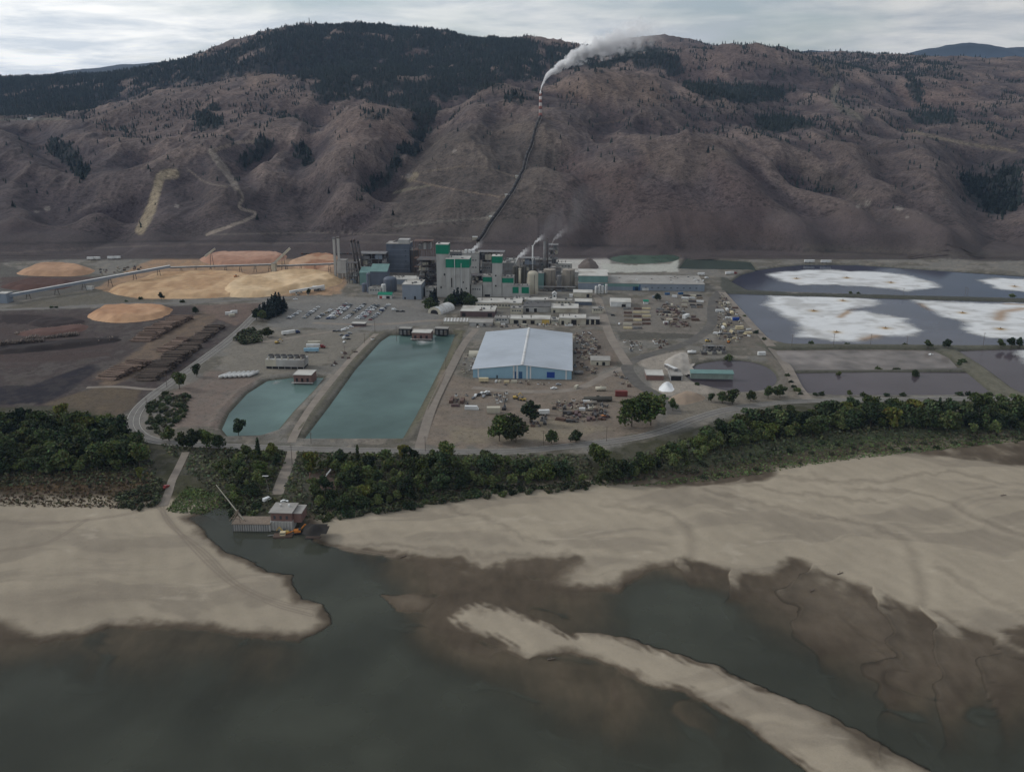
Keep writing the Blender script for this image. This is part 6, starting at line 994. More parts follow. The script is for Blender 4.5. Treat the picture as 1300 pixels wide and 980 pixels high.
# ---- log decks
LOGM = mat('log_bark', C(114, 98, 88), .95, .3, .9, island=.6); LOGE = mat('log_dark', C(90, 80, 73), .95, .3, .8, island=.65)
def logs(label, a, b_, hgt, ln, m, seed):
    rr_ = np.random.RandomState(seed); A = np.array(G(*a)[:2]); B = np.array(G(*b_)[:2]); d = B - A; Lg = np.linalg.norm(d); d /= Lg; nrm = np.array([-d[1], d[0]]); e_ = empty('log_pile', (A[0], A[1], 0)); tag(e_, label, 'log pile'); q = MB(); r_ = .42; x = 0
    while x < Lg:
        top = hgt * (.4 + .8 * vnoise(np.array(x / 9.), np.array(seed * 1.0), seed)) * min(1, (x + 1.5) / 4, (Lg - x + 1.5) / 4); z = r_
        while z < top:
            o = rr_.uniform(-1.8, 1.8); l_ = ln * rr_.uniform(.6, 1.08); j = rr_.uniform(-.3, .3); c = d * (x + j); p0 = c - nrm * (l_ / 2 - o); p1 = c + nrm * (l_ / 2 + o) + d * rr_.normal() * .35; rad = r_ * rr_.uniform(.7, 1.35); q.tube((p0[0], p0[1], z), (p1[0], p1[1], z + rr_.uniform(-.15, .15)), rad, rad * .8, 5); z += r_ * 1.75
        x += r_ * 2.1
    o = q.build('logs', m, e_); o['kind'] = 'stuff'
logs('long log deck nearest the bright orange chip pile', (178,434), (234,404), 5.6, 21, LOGM, 1); logs('long dark log deck along the valley road', (184,484), (244,441), 5.6, 19, LOGE, 2); logs('short log deck with broken pale ends at the yard corner', (134,483), (186,459), 5.2, 19, LOGM, 3); logs('small dark log deck beside the road junction', (248,436), (277,415), 4.8, 16, LOGE, 4); logs('low log row in the middle of the left yard', (72,440), (146,431), 3.2, 14, LOGE, 5); logs('faint low log row at the back of the left yard', (18,424), (106,414), 2.2, 10, LOGE, 6); logs('broken log row in front of the rusty windrow', (30, 431), (100, 425), 2.8, 12, LOGE, 8); logs('dark log row at the far left edge of the yard', (-10, 438), (58, 432), 3.0, 12, LOGE, 9); logs('short log row between the two long log decks', (206, 447), (236, 431), 3.6, 14, LOGM, 10); logs('short stub of logs at the back of the yard', (186,424), (206,412), 3.4, 12, LOGM, 7)
# ================================================================== VEHICLES, YARD GOODS, RIVER WORKS
PAL = {'white': C(206, 208, 208), 'silver': C(140, 143, 146), 'grey': C(88, 91, 95), 'black': C(26, 27, 30), 'dark blue': C(46, 60, 92), 'red': C(122, 44, 40), 'tan': C(150, 138, 116), 'green': C(52, 78, 62)}
PM = {k: mat('paint_' + k.replace(' ', '_'), v, .35, .06, .6, spec=.4) for k, v in PAL.items()}
TYRE = mat('tyre_rubber', C(38, 37, 37), .9, .1, 1)
PROTO = {}
def car_proto(kind, colr):
    if (kind, colr) in PROTO: return PROTO[(kind, colr)]
    b = MB(); g = MB(); m = PM[colr]
    if kind == 'pickup truck':
        b.prism([(-2.7, .4), (2.7, .4), (2.7, .95), (2.55, 1.15), (1.2, 1.2), (.75, 1.78), (-.75, 1.8), (-.85, 1.12), (-2.7, 1.12)], -.95, .95); g.prism([(1.12, 1.22), (.74, 1.72), (-.7, 1.74), (-.72, 1.22)], -.965, .965); wx_ = (1.7, -1.7)
    elif kind == 'van':
        b.prism([(-2.6, .4), (2.6, .4), (2.6, 1.1), (2.1, 1.35), (1.6, 2.1), (-2.55, 2.15)], -.98, .98); g.prism([(1.95, 1.4), (1.55, 1.98), (.5, 2.0), (.5, 1.4)], -.995, .995); wx_ = (1.6, -1.6)
    elif kind == 'suv':
        b.prism([(-2.3, .4), (2.3, .4), (2.3, 1.0), (1.2, 1.15), (.6, 1.72), (-2.1, 1.74), (-2.3, 1.1)], -.93, .93); g.prism([(1.1, 1.17), (.58, 1.66), (-2.0, 1.67), (-2.1, 1.17)], -.945, .945); wx_ = (1.45, -1.45)
    else:
        b.prism([(-2.25, .35), (2.25, .35), (2.25, .82), (1.1, .95), (.45, 1.42), (-1.1, 1.44), (-1.75, 1.0), (-2.25, .95)], -.9, .9); g.prism([(1.0, .97), (.44, 1.37), (-1.08, 1.39), (-1.6, 1.0)], -.915, .915); wx_ = (1.4, -1.4)
    root = b.build('parked_car', m); g.build('window', GLASS, root); q = MB()
    for i, x in enumerate(wx_):
        for y in (-.9, .9): w_ = MB(); w_.tube((x, y - .11, .34), (x, y + .11, .34), .34, n=10); w_.build('wheel', TYRE, root)
    PROTO[(kind, colr)] = (root, [root]); return PROTO[(kind, colr)]
def put_car(kind, colr, x, y, rz, label, group=None, z=.02, name='parked_car', cat='car'):
    root, used = car_proto(kind, colr)
    if used: o = used.pop(); o.location = (x, y, z); o.rotation_euler = (0, 0, rz)
    else: o = copy_tree(root, (x, y, z), rz)
    for k in ('group',):
        if k in o: del o[k]
    return tag(o, label, cat, group)
ORD = 'first second third fourth fifth sixth seventh eighth ninth tenth eleventh twelfth thirteenth fourteenth fifteenth sixteenth seventeenth eighteenth nineteenth twentieth twenty-first twenty-second twenty-third twenty-fourth twenty-fifth twenty-sixth twenty-seventh twenty-eighth twenty-ninth thirtieth'.split()
rc = random.Random(21); ncar = 0
ROWS = [((366,405),(381,396),.7),((384,405.5),(405,390),.75),((401,405.5),(422,393),.8),((416,405.5),(441,385),.92),((422,405.5),(446,387),.92),((438,405.5),(464,386),.92),((453,405.5),(477,386),.9),((459,405.5),(480,388),.92),((470,407),(495,386),.6)]
for ri, (a, b_, occ) in enumerate(ROWS):
    A = np.array(G(*a)[:2]); B = np.array(G(*b_)[:2]); Lg = np.linalg.norm(B - A); d = (B - A) / Lg; n = int(Lg / 3.15)
    k = 0
    for i in range(n):
        if rc.random() > occ: continue
        k += 1; p = A + d * 3.15 * (i + .5); kind = rc.choices(['car', 'suv', 'pickup truck', 'van'], [3, 3, 4, .5])[0]; colr = rc.choices(list(PAL)[:7], [5, 3.2, 2.6, 2.6, 1.5, 1.1, .5])[0]
        put_car(kind, colr, p[0] + rc.uniform(-.3, .3), p[1] + rc.uniform(-.2, .2), ROT + (math.pi if rc.random() < .5 else 0) + rc.uniform(-.04, .04), f'{colr} {kind.split()[0]} in {ORD[ri]} car park row from the fir grove, {ORD[k - 1]} from near end', 'cars in the works car park'); ncar += 1
print('cars', ncar)
for i, (u, v, kd, cl_, rz, lb) in enumerate([(436,420,'van','white',.9,'white van at the top of the vehicle row above the tall bank'),(440,418,'pickup truck','white',.2,'white pickup leading the vehicle row above the long basin'),(444,424,'suv','silver',.3,'silver suv in the vehicle row above the long basin'),(440,427,'pickup truck','dark blue',.5,'dark blue pickup in the vehicle row above the long basin'),(437,430,'van','white',1.3,'white van in the middle of the vehicle row above the long basin'),(442,431,'car','black',.4,'black car in the vehicle row above the long basin'),(437,435,'car','white',1.4,'white car at the lower end of the vehicle row above the basin'),(446,416,'suv','white',.1,'white suv at the upper end of the vehicle row above the basin'),(433,426,'car','grey',.8,'grey car on the rough edge of the vehicle row above the basin'),
  (392,398,'pickup truck','grey',.6,'grey pickup parked loose at the left of the car park'),(500,394,'van','white',.2,'white van alone right of the last car park row'),(505,396,'suv','black',.3,'black suv alone right of the last car park row'),(511,396,'pickup truck','black',.1,'black pickup alone right of the last car park row'),(375,381,'pickup truck','white',.1,'white pickup below the pale chip pile'),(430,421,'pickup truck','grey',0,'grey pickup on the yard lane left of the vehicle row'),(425,421,'car','black',0,'black car on the yard lane left of the vehicle row'),
  (604,503,'pickup truck','white',1.3,'first white pickup in the junk row below the blue shed'),(608,502,'pickup truck','black',1.3,'black pickup in the junk row below the blue shed'),(612,500,'suv','white',1.2,'white suv at the back of the junk row below the blue shed'),(614,504,'pickup truck','silver',1.4,'silver pickup in the junk row below the blue shed'),(618,499,'pickup truck','white',.4,'white pickup turned sideways in the junk row below the blue shed'),(620,502,'car','black',.3,'black car at the right end of the junk row below the blue shed'),(601,506,'car','grey',1.2,'grey car at the left end of the junk row below the blue shed'),
  (703,494,'pickup truck','white',.2,'white pickup on the lane in front of the blue shed door'),(709,489,'car','silver',.1,'silver car beside the blue panel of the big shed'),(339,634,'van','white',.9,'white van beside the river pump house'),(361,637,'car','white',.2,'small white car behind the river pump house'),(210,616,'pickup truck','red',1.2,'red pickup on the dirt track to the sand'),(778,401,'suv','black',.2,'black suv at the edge of the pipe yard street'),(786,412,'pickup truck','white',1.4,'white pickup at the fence of the pipe yard'),(893,357,'car','white',1.0,'white car at the right end of the long mill hall'),(897,353.5,'van','white',.4,'white van on the yard behind the mill hall end'),(1182,447,'pickup truck','white',.3,'white pickup on the dike above the mud pond')]):
    p = G(u, v); put_car(kd, cl_, p.x, p.y, rz, lb, z=float(surf(p.x, p.y)) + .12)
def semi(u, v, rz, tm, cm, label, L_=14):
    p = G(u, v); e_ = empty('semi_truck', (p.x, p.y, .1), rz); tag(e_, label, 'truck'); b = MB(); b.box(0, -1.3, 1.1, L_, 1.3, 4.0); b.build('trailer', tm, e_)
    if cm: c = MB(); c.prism([(L_ + .6, .6), (L_ + 5.2, .6), (L_ + 5.2, 1.9), (L_ + 4, 2.0), (L_ + 3.3, 3.1), (L_ + .6, 3.3)], -1.2, 1.2); c.build('cab', cm, e_); g = MB(); g.prism([(L_ + 3.9, 2.05), (L_ + 3.3, 3.0), (L_ + 2.4, 3.05), (L_ + 2.4, 2.05)], -1.22, 1.22); g.build('window', GLASS, e_)
    for x in [2, 3.4] + ([L_ + 1.5, L_ + 2.7, L_ + 4.4] if cm else [L_ - 2]):
        for y in (-1.05, 1.05): w_ = MB(); w_.tube((x, y - .2, .5), (x, y + .2, .5), .52, n=10); w_.build('wheel', TYRE, e_)
    return e_
semi(358, 426, .62, WHITE, PM['dark blue'], 'white semi trailer pulled by a dark blue tractor on the yard lane'); semi(389, 442, .05, WHITE, PM['red'], 'white bus like trailer with red cab above the cooling tower', 13); semi(386, 447.5, .08, mat('pale_blue_trailer', C(126, 160, 178), .5), None, 'pale blue trailer parked below the white one'); semi(391, 438.5, .05, CREAM, None, 'cream trailer behind the white red cabbed one', 12)
semi(886, 350, .0, WHITE, None, 'white trailer at the right end of the long mill hall', 9); semi(921, 349, .35, WHITE, PM['red'], 'white semi trailer with a dark red cab near the lagoon corner', 13); semi(608, 485.5, 0, TAN, None, 'tan box trailer at the left below the blue shed', 8); semi(684, 527, .1, WHITE, None, 'white box trailer among scrap below the blue shed', 8); semi(765, 352.5, 0, WHITE, None, 'white trailer beside the teal mill wall', 8)
for i, (u, v, lb) in enumerate([(111,330.5,'left white freight car on the track behind the chip yard'),(119,330.2,'second white freight car on the track behind the chip yard'),(137,329.6,'third white freight car on the track behind the chip yard'),(145,329.4,'right white freight car on the track behind the chip yard'),(1021,334,'left white freight car above the far lagoon'),(1042,334.5,'right white freight car above the far lagoon')]):
    p = G(u, v); e_ = empty('freight_car', (p.x, p.y, .45), -.02 if u < 500 else -.05); tag(e_, lb, 'freight car'); b = MB(); b.box(0, -1.5, 1.1, 10 if u < 500 else 15, 1.5, 4.4); b.build('body', WHITE, e_)
    for x in (1.8, 8.0): q = MB(); q.box(x - 1, -1.2, .1, x + 1, 1.2, 1.09); q.build('bogie', STEELD, e_)
for i in range(26):
    p = G(382 + 2.9 * i, 324.5); e_ = empty('freight_car', (p.x, p.y + 3, .45), 0); tag(e_, 'dark low freight car in the train behind the chip piles', 'freight car', 'dark train behind the chip piles'); b = MB(); b.box(0, -1.5, .9, 2.7 * p.y / F - .5, 1.5, 3.2); b.build('body', STEELD if i % 4 else mat('rust_wagon', C(92, 66, 58), .8), e_); q = MB(); q.box(.8, -1.1, .05, 2.4, 1.1, .88); q.build('bogie', STEELD, e_)
# construction machines
def excavator(u, v, z, rz, m, label, s=1.0, name='excavator'):
    p = G(u, v, z); e_ = empty(name, p, rz); e_.scale = (s, s, s); tag(e_, label, 'excavator')
    for y in (-1.2, 1.2): b = MB(); b.prism([(-2.0, .1), (2.0, .1), (2.4, .5), (2.0, .95), (-2.0, .95), (-2.4, .5)], y - .3, y + .3); b.build('track', TYRE, e_)
    b = MB(); b.box(-2.2, -1.3, 1.05, 1.2, 1.3, 2.2); b.build('body', m, e_); b = MB(); b.box(.1, -1.25, 2.21, 1.3, -.1, 3.2); b.build('cab', GLASS, e_); b = MB(); b.bar((1.0, .3, 1.8), (3.6, .3, 4.6), .5, .6); b.build('boom', m, e_); b = MB(); b.bar((3.5, .3, 4.7), (5.6, .3, 2.0), .4, .45); b.build('stick', m, e_); b = MB(); b.prism([(5.2, 2.0), (6.0, 2.1), (6.1, 1.0), (5.3, .9)], -.2, .8); b.build('bucket', STEELD, e_); return e_
def loader(u, v, z, rz, m, label):
    p = G(u, v, z); e_ = empty('wheel_loader', p, rz); tag(e_, label, 'loader'); b = MB(); b.box(-3, -1.1, .9, .6, 1.1, 2.1); b.build('body', m, e_); b = MB(); b.box(-.9, -.8, 2.11, .5, .8, 3.3); b.build('cab', GLASS, e_); b = MB(); b.bar((.4, 0, 1.6), (2.6, 0, .8), 1.0, .4); b.build('arm', m, e_); b = MB(); b.prism([(2.5, .2), (3.7, .2), (3.3, 1.4), (2.5, 1.3)], -1.4, 1.4); b.build('bucket', STEELD, e_)
    for x in (-2, .5):
        for y in (-1.1, 1.1): w_ = MB(); w_.tube((x, y - .3, .75), (x, y + .3, .75), .75, n=10); w_.build('wheel', TYRE, e_)
excavator(655, 506, 0, .2, YELW, 'yellow excavator in the yard below the blue shed'); loader(663, 508.5, 0, 2.8, YELW, 'yellow wheel loader beside the excavator below the blue shed'); loader(768, 530, 0, .4, ORANGE, 'orange loader at the end of the dark timber stacks'); excavator(640, 520, 0, 1.4, STEELD, 'dark excavator by the pair of big spreading trees'); loader(899, 434, 0, .2, YELW, 'yellow loader beside the dark haul track'); loader(925, 435, 0, 1.2, ORANGE, 'orange loader left of the lagoon dike road'); loader(300, 352, 9, .6, ORANGE, 'orange loader working on top of the big chip piles'); excavator(352, 436, 0, .5, YELW, 'yellow excavator beside the lane left of the cooling tower')
# yard goods, each piece its own object
def item(kind, u, v, rz, m, label, s=1.0, z=None, group=None):
    p = G(u, v); z = float(surf(p.x, p.y)) if z is None else z; e_ = empty(kind, (p.x, p.y, z), rz); e_.scale = (s, s, s); cat = kind.replace('_', ' '); tag(e_, label, cat, group); b = MB()
    if kind == 'container':
        b.box(0, -1.2, .15, 6, 1.2, 2.7); b.build('body', m, e_); q = MB()
        for k in range(9): q.box(.3 + .65 * k, -1.26, .3, .5 + .65 * k, -1.205, 2.5)
        q.build('ribbing', m, e_); q = MB(); q.box(6.005, -1.1, .3, 6.06, 1.1, 2.5); q.build('door', m, e_)
    elif kind == 'pipe_stack':
        for j in range(3):
            for i in range(5 - j): b.tube((0, (i + j * .5) * .75, .4 + j * .66), (9, (i + j * .5) * .75, .4 + j * .66), .36, n=7)
        b.build('pipes', m, e_)['kind'] = 'stuff'; q = MB(); q.box(1.5, -.3, -.1, 1.8, 3.5, .04); q.build('bearer', WOOD, e_)
    elif kind == 'timber_stack':
        for j in range(3): b.box(0, j * .1, .1 + j * .62, 7 - j * .4, 2.4 - j * .1, .1 + j * .62 + .5)
        b.build('timber', m, e_); q = MB(); q.box(1, 0, -.1, 1.3, 2.4, .09); q.build('bearer', STEELD, e_)
    elif kind == 'steel_tank':
        b.tube((0, 0, 1.5), (7, 0, 1.5), 1.3, n=14); b.build('shell', m, e_, True); q = MB(); q.box(1, -.9, -.1, 1.4, .9, .6); q.box(1.0, -.9, -.1, 1.4, .9, .5); q.build('saddle', STEELD, e_); q = MB(); q.box(5.4, -.9, -.1, 5.8, .9, .6); q.build('saddle', STEELD, e_); q = MB(); q.cyl(3.5, 0, 2.7, 3.3, .4, n=8); q.build('hatch', m, e_)
    elif kind == 'machine_part':
        b.box(-1.2, -.9, .05, 1.2, .9, 1.1); b.build('base', m, e_); q = MB(); q.cyl(.2, 0, 1.11, 2.2, .7, .5, 10); q.build('drum', STEELD if m is not STEELD else STEEL, e_); q = MB(); q.bar((-1, 0, 1.2), (-1.8, .4, 2.0), .3, .3); q.build('arm', STEEL, e_)
    elif kind == 'crate_stack':
        b.box(-1.1, -1, .1, 1.1, 1, 1.2); b.build('crate', m, e_); q = MB(); q.box(-.95, -.9, 1.21, .8, .85, 2.0); q.build('crate', WOOD if m is not WOOD else CREAM, e_); q = MB(); q.box(-1.1, -1, -.1, 1.1, 1, .09); q.build('pallet', WOOD, e_)
    elif kind == 'scrap_heap':
        rr_ = random.Random(int(u * 13 + v * 7)); parts_ = []
        for k in range(7): q = MB(); a = rr_.uniform(0, 6.28); q.bar((rr_.uniform(-1.5, 1.5), rr_.uniform(-1.5, 1.5), .1), (rr_.uniform(-2, 2), rr_.uniform(-2, 2), rr_.uniform(.3, 1.6)), rr_.uniform(.2, .7), rr_.uniform(.2, .6)); q.build('scrap_piece', rr_.choice([m, STEELD, STEEL, RUST]), e_)
    return e_
it = item
rj = random.Random(77)
for k, (kd, u, v, rz, m, lb, s) in enumerate([('container',618,524,.02,CREAM,'long cream container lying below the junk vehicle row',1.7),('container',781,502.5,-.05,REDP,'dark red container at the right of the long dark tank',1.61),('steel_tank',756,496,.0,CREAM,'cream cylinder tank above the long dark tank',1.25),('steel_tank',741,510,.06,TANKD,'long dark cylinder tank lying right of the yard',3.0),('steel_tank',745,513.5,.03,TANK,'grey cylinder tank in front of the long dark one',1.1),('container',730,494,1.1,CREAM,'cream container standing askew below the blue shed',.9),('container',629,486,1.3,WHITE,'small white box left below the blue shed door',.55),('container',633,486,1.2,CREAM,'small cream box left below the blue shed door',.55),('container',640,486,.1,TAN,'small tan box below the blue shed door',.7),('steel_tank',729,475,-.1,STEEL,'grey cylinder at the right corner of the blue shed',1.1),('container',649,486,0,CREAM,'low cream container below the middle of the blue shed',.8),('container',740,512,0,WHITE,'white container below the long dark tank',.9),('container',735,521,0,WHITE,'white container among the scrap row by the timber',.8),('container',748,520,.1,CREAM,'cream container at the right of the scrap row by the timber',.8),('steel_tank',873,449,0,WHITE,'squat white tank by the haul track bend',1.1),('container',828,378.5,.1,STEELB,'pale blue container left of the lone round tree',1),('container',844,374.5,.1,BLUED,'blue container right of the lone round tree',1),('container',861,374,.1,BLUED,'blue container behind the pipe yard',1),('container',853,377.5,-.3,WHITE,'white container near the lone round tree',1),('container',930,407,.2,BLUEB,'bright blue container in the junk strip by the lagoon road',1.2),('container',934,418,0,TAN,'tan container in the junk strip by the lagoon road',1.3),('container',962,451,.1,WHITE,'white container beside the dike road above the round pond',1.2),('container',286,400,.3,WHITE,'first white trailer box in the triangular field',1.2),('container',293,398,.2,WHITE,'second white trailer box in the triangular field',1.2),('container',291,402,.5,CREAM,'third pale trailer box in the triangular field',1),('container',868,405,.9,WHITE,'white container leaning across the scrap yard',1.6),('container',842,411,.1,WHITE,'white box beside the bright container in the scrap yard',.9),('container',846,408,0,CREAM,'cream box in the middle of the scrap yard',1.1),('container',603,413.5,.0,WHITE,'white van body among yard goods behind the blue shed',.8),('container',627,412.5,.0,CREAM,'cream box among yard goods behind the blue shed',1.1),('container',636,413,.2,WHITE,'white box left of the yellow ended workshop',.7),('container',662,414,0,CREAM,'cream skip behind the blue shed ridge',.9),('container',684,414,0,WHITE,'white skip behind the right half of the blue shed',.9),('container',717,414,0,WHITE,'white box at the corner of the pale workshop',.7),('container',722,414,0,WHITE,'second white box at the corner of the pale workshop',.7)]): 
    e_ = it(kd, u, v, rz, mat('dark_red_paint', C(104, 54, 50), .6) if s == 1.61 else m, lb, s)
    if s == 3.0: e_.scale = (3.2, 1.5, 1.5)
def label_for(kind, m, where, i, n): return f'{m} {kind.replace("_", " ")} {where}'
MN = {'cream': CREAM, 'grey': STEEL, 'dark': STEELD, 'brown': BROWN, 'white': WHITE, 'rusty': mat('rusty_steel', C(92, 74, 66)), 'tan': TAN, 'weathered wood': WOOD}
# pipe yard rows
for r_, v in enumerate((393.5, 398, 402.5, 407.5, 412.5, 417.5)):
    for c in range(3):
        if rj.random() < .12: continue
        mk = rj.choice(['tan', 'rusty', 'grey', 'cream', 'rusty', 'weathered wood']); it('pipe_stack', 792 + 11.5 * c + rj.uniform(-1, 1), v + rj.uniform(-.4, .4), ROT + rj.uniform(-.08, .08), MN[mk], f'{mk} pipe stack in {ORD[r_]} pipe yard row from the mill, {ORD[c]} from left')
for r_, v in enumerate((376, 379.5, 383.5, 388, 391)):
    for c in range(3): mk = rj.choice(['cream', 'white', 'grey', 'dark', 'weathered wood']); it(rj.choice(['pipe_stack', 'timber_stack', 'timber_stack']), 866 + 9.5 * c + rj.uniform(-1.5, 1.5), v + rj.uniform(-.4, .4), ROT - .12 + rj.uniform(-.1, .1), MN[mk], f'{mk} stack in {ORD[r_]} storage row inside the haul track bend, {ORD[c]} from left', 1.0)
def junk(poly, n, kinds, mats_, where, group, seed, s0=.7, s1=1.3, sp=4.0):
    P = PXY(poly); q = random.Random(seed); got = []; t_ = 0
    while len(got) < n and t_ < 6000:
        t_ += 1; x, y = q.uniform(*sorted((P[:, 0].min(), P[:, 0].max()))), q.uniform(P[:, 1].min(), P[:, 1].max())
        if sdf(P, np.array([x]), np.array([y]), 3)[0] < 0 or any(math.hypot(x - a, y - b) < sp for a, b in got): continue
        got.append((x, y)); kd = q.choice(kinds); mk = q.choice(mats_); u, v = project(x, y, 0.0); it(kd, u, v, q.choice([ROT, ROT + 1.57, q.uniform(0, 3)]), MN[mk], f'{mk} {kd.replace("_", " ")} {where}', q.uniform(s0, s1) * 1.2, None, group)
junk([(729,424),(752,424),(764,446),(756,456),(735,456),(729,450)], 70, ['machine_part', 'crate_stack', 'scrap_heap', 'crate_stack'], ['rusty', 'cream', 'grey', 'dark', 'white', 'white', 'cream', 'brown'], 'in the scrap yard along the right wall of the blue shed', 'scrap yard right of the blue shed', 1, sp=3.2)
junk([(728,458),(748,462),(765,470),(745,478),(728,474)], 10, ['machine_part', 'scrap_heap', 'crate_stack'], ['rusty', 'cream', 'grey', 'dark'], 'near the lower right corner of the blue shed', 'goods at the blue shed corner', 2)
junk([(835,388),(858,386),(880,402),(878,416),(850,416),(836,402)], 74, ['timber_stack', 'scrap_heap', 'machine_part', 'timber_stack'], ['rusty', 'brown', 'weathered wood', 'dark', 'grey', 'cream', 'weathered wood'], 'in the brown scrap yard right of the pipe rows', 'brown scrap yard right of the pipe rows', 3, .6, 1.1, 3.4)
junk([(910,378),(919,378),(948,410),(954,428),(930,436),(912,432),(908,405)], 95, ['machine_part', 'crate_stack', 'scrap_heap', 'timber_stack'], ['rusty', 'cream', 'grey', 'dark', 'white', 'tan'], 'in the junk strip left of the lagoon dike road', 'junk strip by the lagoon dike road', 4, .6, 1.2, 3.3)
junk([(792,434),(812,434),(818,447),(798,446)], 12, ['crate_stack', 'machine_part', 'scrap_heap'], ['white', 'cream', 'grey'], 'in the pale group inside the haul track corner', 'pale goods inside the haul track corner', 5, .8, 1.3)
junk([(828,433),(846,433),(848,443),(832,443)], 9, ['crate_stack', 'machine_part'], ['cream', 'white', 'rusty', 'dark'], 'in the small group beside the dark haul track', 'small group beside the haul track', 6)
junk([(627,502),(644,500),(644,510),(630,514)], 14, ['crate_stack', 'machine_part'], ['white', 'grey', 'cream'], 'in the pale rows right of the junk vehicles', 'pale goods right of the junk vehicles', 7, .6, 1.0, 3.2)
junk([(714,526),(770,524),(772,534),(716,537)], 46, ['timber_stack', 'scrap_heap', 'machine_part'], ['dark', 'rusty', 'brown'], 'in the dark row above the lower yard lane', 'dark row above the lower yard lane', 8, .6, 1.0, 4)
junk([(700,512),(735,508),(770,516),(765,522),(705,522)], 32, ['scrap_heap', 'crate_stack', 'machine_part'], ['rusty', 'cream', 'white', 'dark', 'brown'], 'strewn below the long dark tank', 'goods strewn below the long dark tank', 9)
junk([(575,502),(600,498),(600,520),(570,525)], 12, ['scrap_heap', 'machine_part', 'timber_stack'], ['rusty', 'white', 'brown'], 'at the left end of the lower yard', 'goods at the left end of the lower yard', 10)
junk([(590,455),(600,448),(604,462),(596,475),(585,474)], 12, ['scrap_heap', 'crate_stack'], ['rusty', 'cream', 'white'], 'along the left wall of the blue shed', 'goods along the left wall of the blue shed', 11, .6, 1, 3.6)
junk([(602,412),(735,412),(735,416.5),(602,416.5)], 24, ['crate_stack', 'machine_part'], ['cream', 'white', 'grey', 'dark'], 'on the strip behind the blue shed', 'goods on the strip behind the blue shed', 12, .7, 1.2)
junk([(670,536),(692,532),(692,541),(676,543)], 8, ['scrap_heap', 'machine_part'], ['dark', 'rusty', 'grey'], 'around the white box trailer below the yard', 'scrap around the white box trailer', 13)
junk([(780,470),(800,480),(806,492),(796,494),(784,486)], 7, ['scrap_heap', 'crate_stack'], ['rusty', 'cream', 'grey'], 'beside the haul track left of the lime sheds', 'scrap left of the lime sheds', 14)
junk([(440,438),(470,428),(480,430),(440,462),(425,470),(420,462)], 8, ['scrap_heap', 'crate_stack'], ['white', 'brown', 'cream'], 'on the bank between the vehicles and the long basin', 'goods on the bank above the long basin', 15)
junk([(640,484),(700,484),(698,489),(640,489)], 9, ['crate_stack', 'scrap_heap'], ['white', 'cream', 'weathered wood'], 'on the grass below the blue shed front', 'goods below the blue shed front', 16, .5, .9)
junk([(122,343),(180,339),(182,344),(130,350)], 18, ['machine_part', 'scrap_heap', 'crate_stack'], ['dark', 'cream', 'brown'], 'in the dark dotted yard behind the long conveyor', 'dotted yard behind the long conveyor', 17)
junk([(365,372),(410,364),(418,370),(385,378)], 9, ['container', 'crate_stack', 'machine_part'], ['white', 'cream', 'grey'], 'at the pale row below the chip piles', 'pale row below the chip piles', 18, .8, 1.4)
# row of yard tanks by the haul track
for k in range(5):
    e_ = it('machine_part', 894 + 6 * k, 450 - .4 * k, 0, [STEELD, CREAM, STEEL, CREAM, STEEL][k], ['dark upright vessel at the left of the vessel row by the round pond', 'second vessel, cream, in the vessel row by the round pond', 'third vessel, grey, in the vessel row by the round pond', 'fourth vessel, cream, in the vessel row by the round pond', 'last grey vessel at the right of the row by the round pond'][k], 2.2)
frame('pipe_rack', 'open steel frame behind the vessel row by the round pond', 893, 920, 446, 439, 4, STEEL, 2, 6, boxes=6, seed=33)
# aerators in the lagoons
for i, (u, v) in enumerate(AER):
    p = G(u, v, POND_Z); e_ = empty('aerator', (p.x, p.y, POND_Z + .1)); tag(e_, 'small brown floating aerator stirring the white foam', 'aerator', 'aerators in the lagoon foam'); b = MB(); b.cyl(0, 0, .06, .7, 2.0, 1.6, 12); b.build('float', mat('aerator_float', C(150, 118, 74), .8), e_); b = MB(); b.cyl(0, 0, .71, 2.0, .5, n=8); b.build('motor', STEEL, e_)
    b = MB(); [b.bar((2.0 * math.cos(a), 2.0 * math.sin(a), .5), (4.2 * math.cos(a), 4.2 * math.sin(a), .2), .3, .2) for a in (0, 2.1, 4.2)]; b.cyl(0, 0, .2, .55, 2.1, n=10); b.build('arms', mat('aerator_float', C(150, 118, 74)), e_)
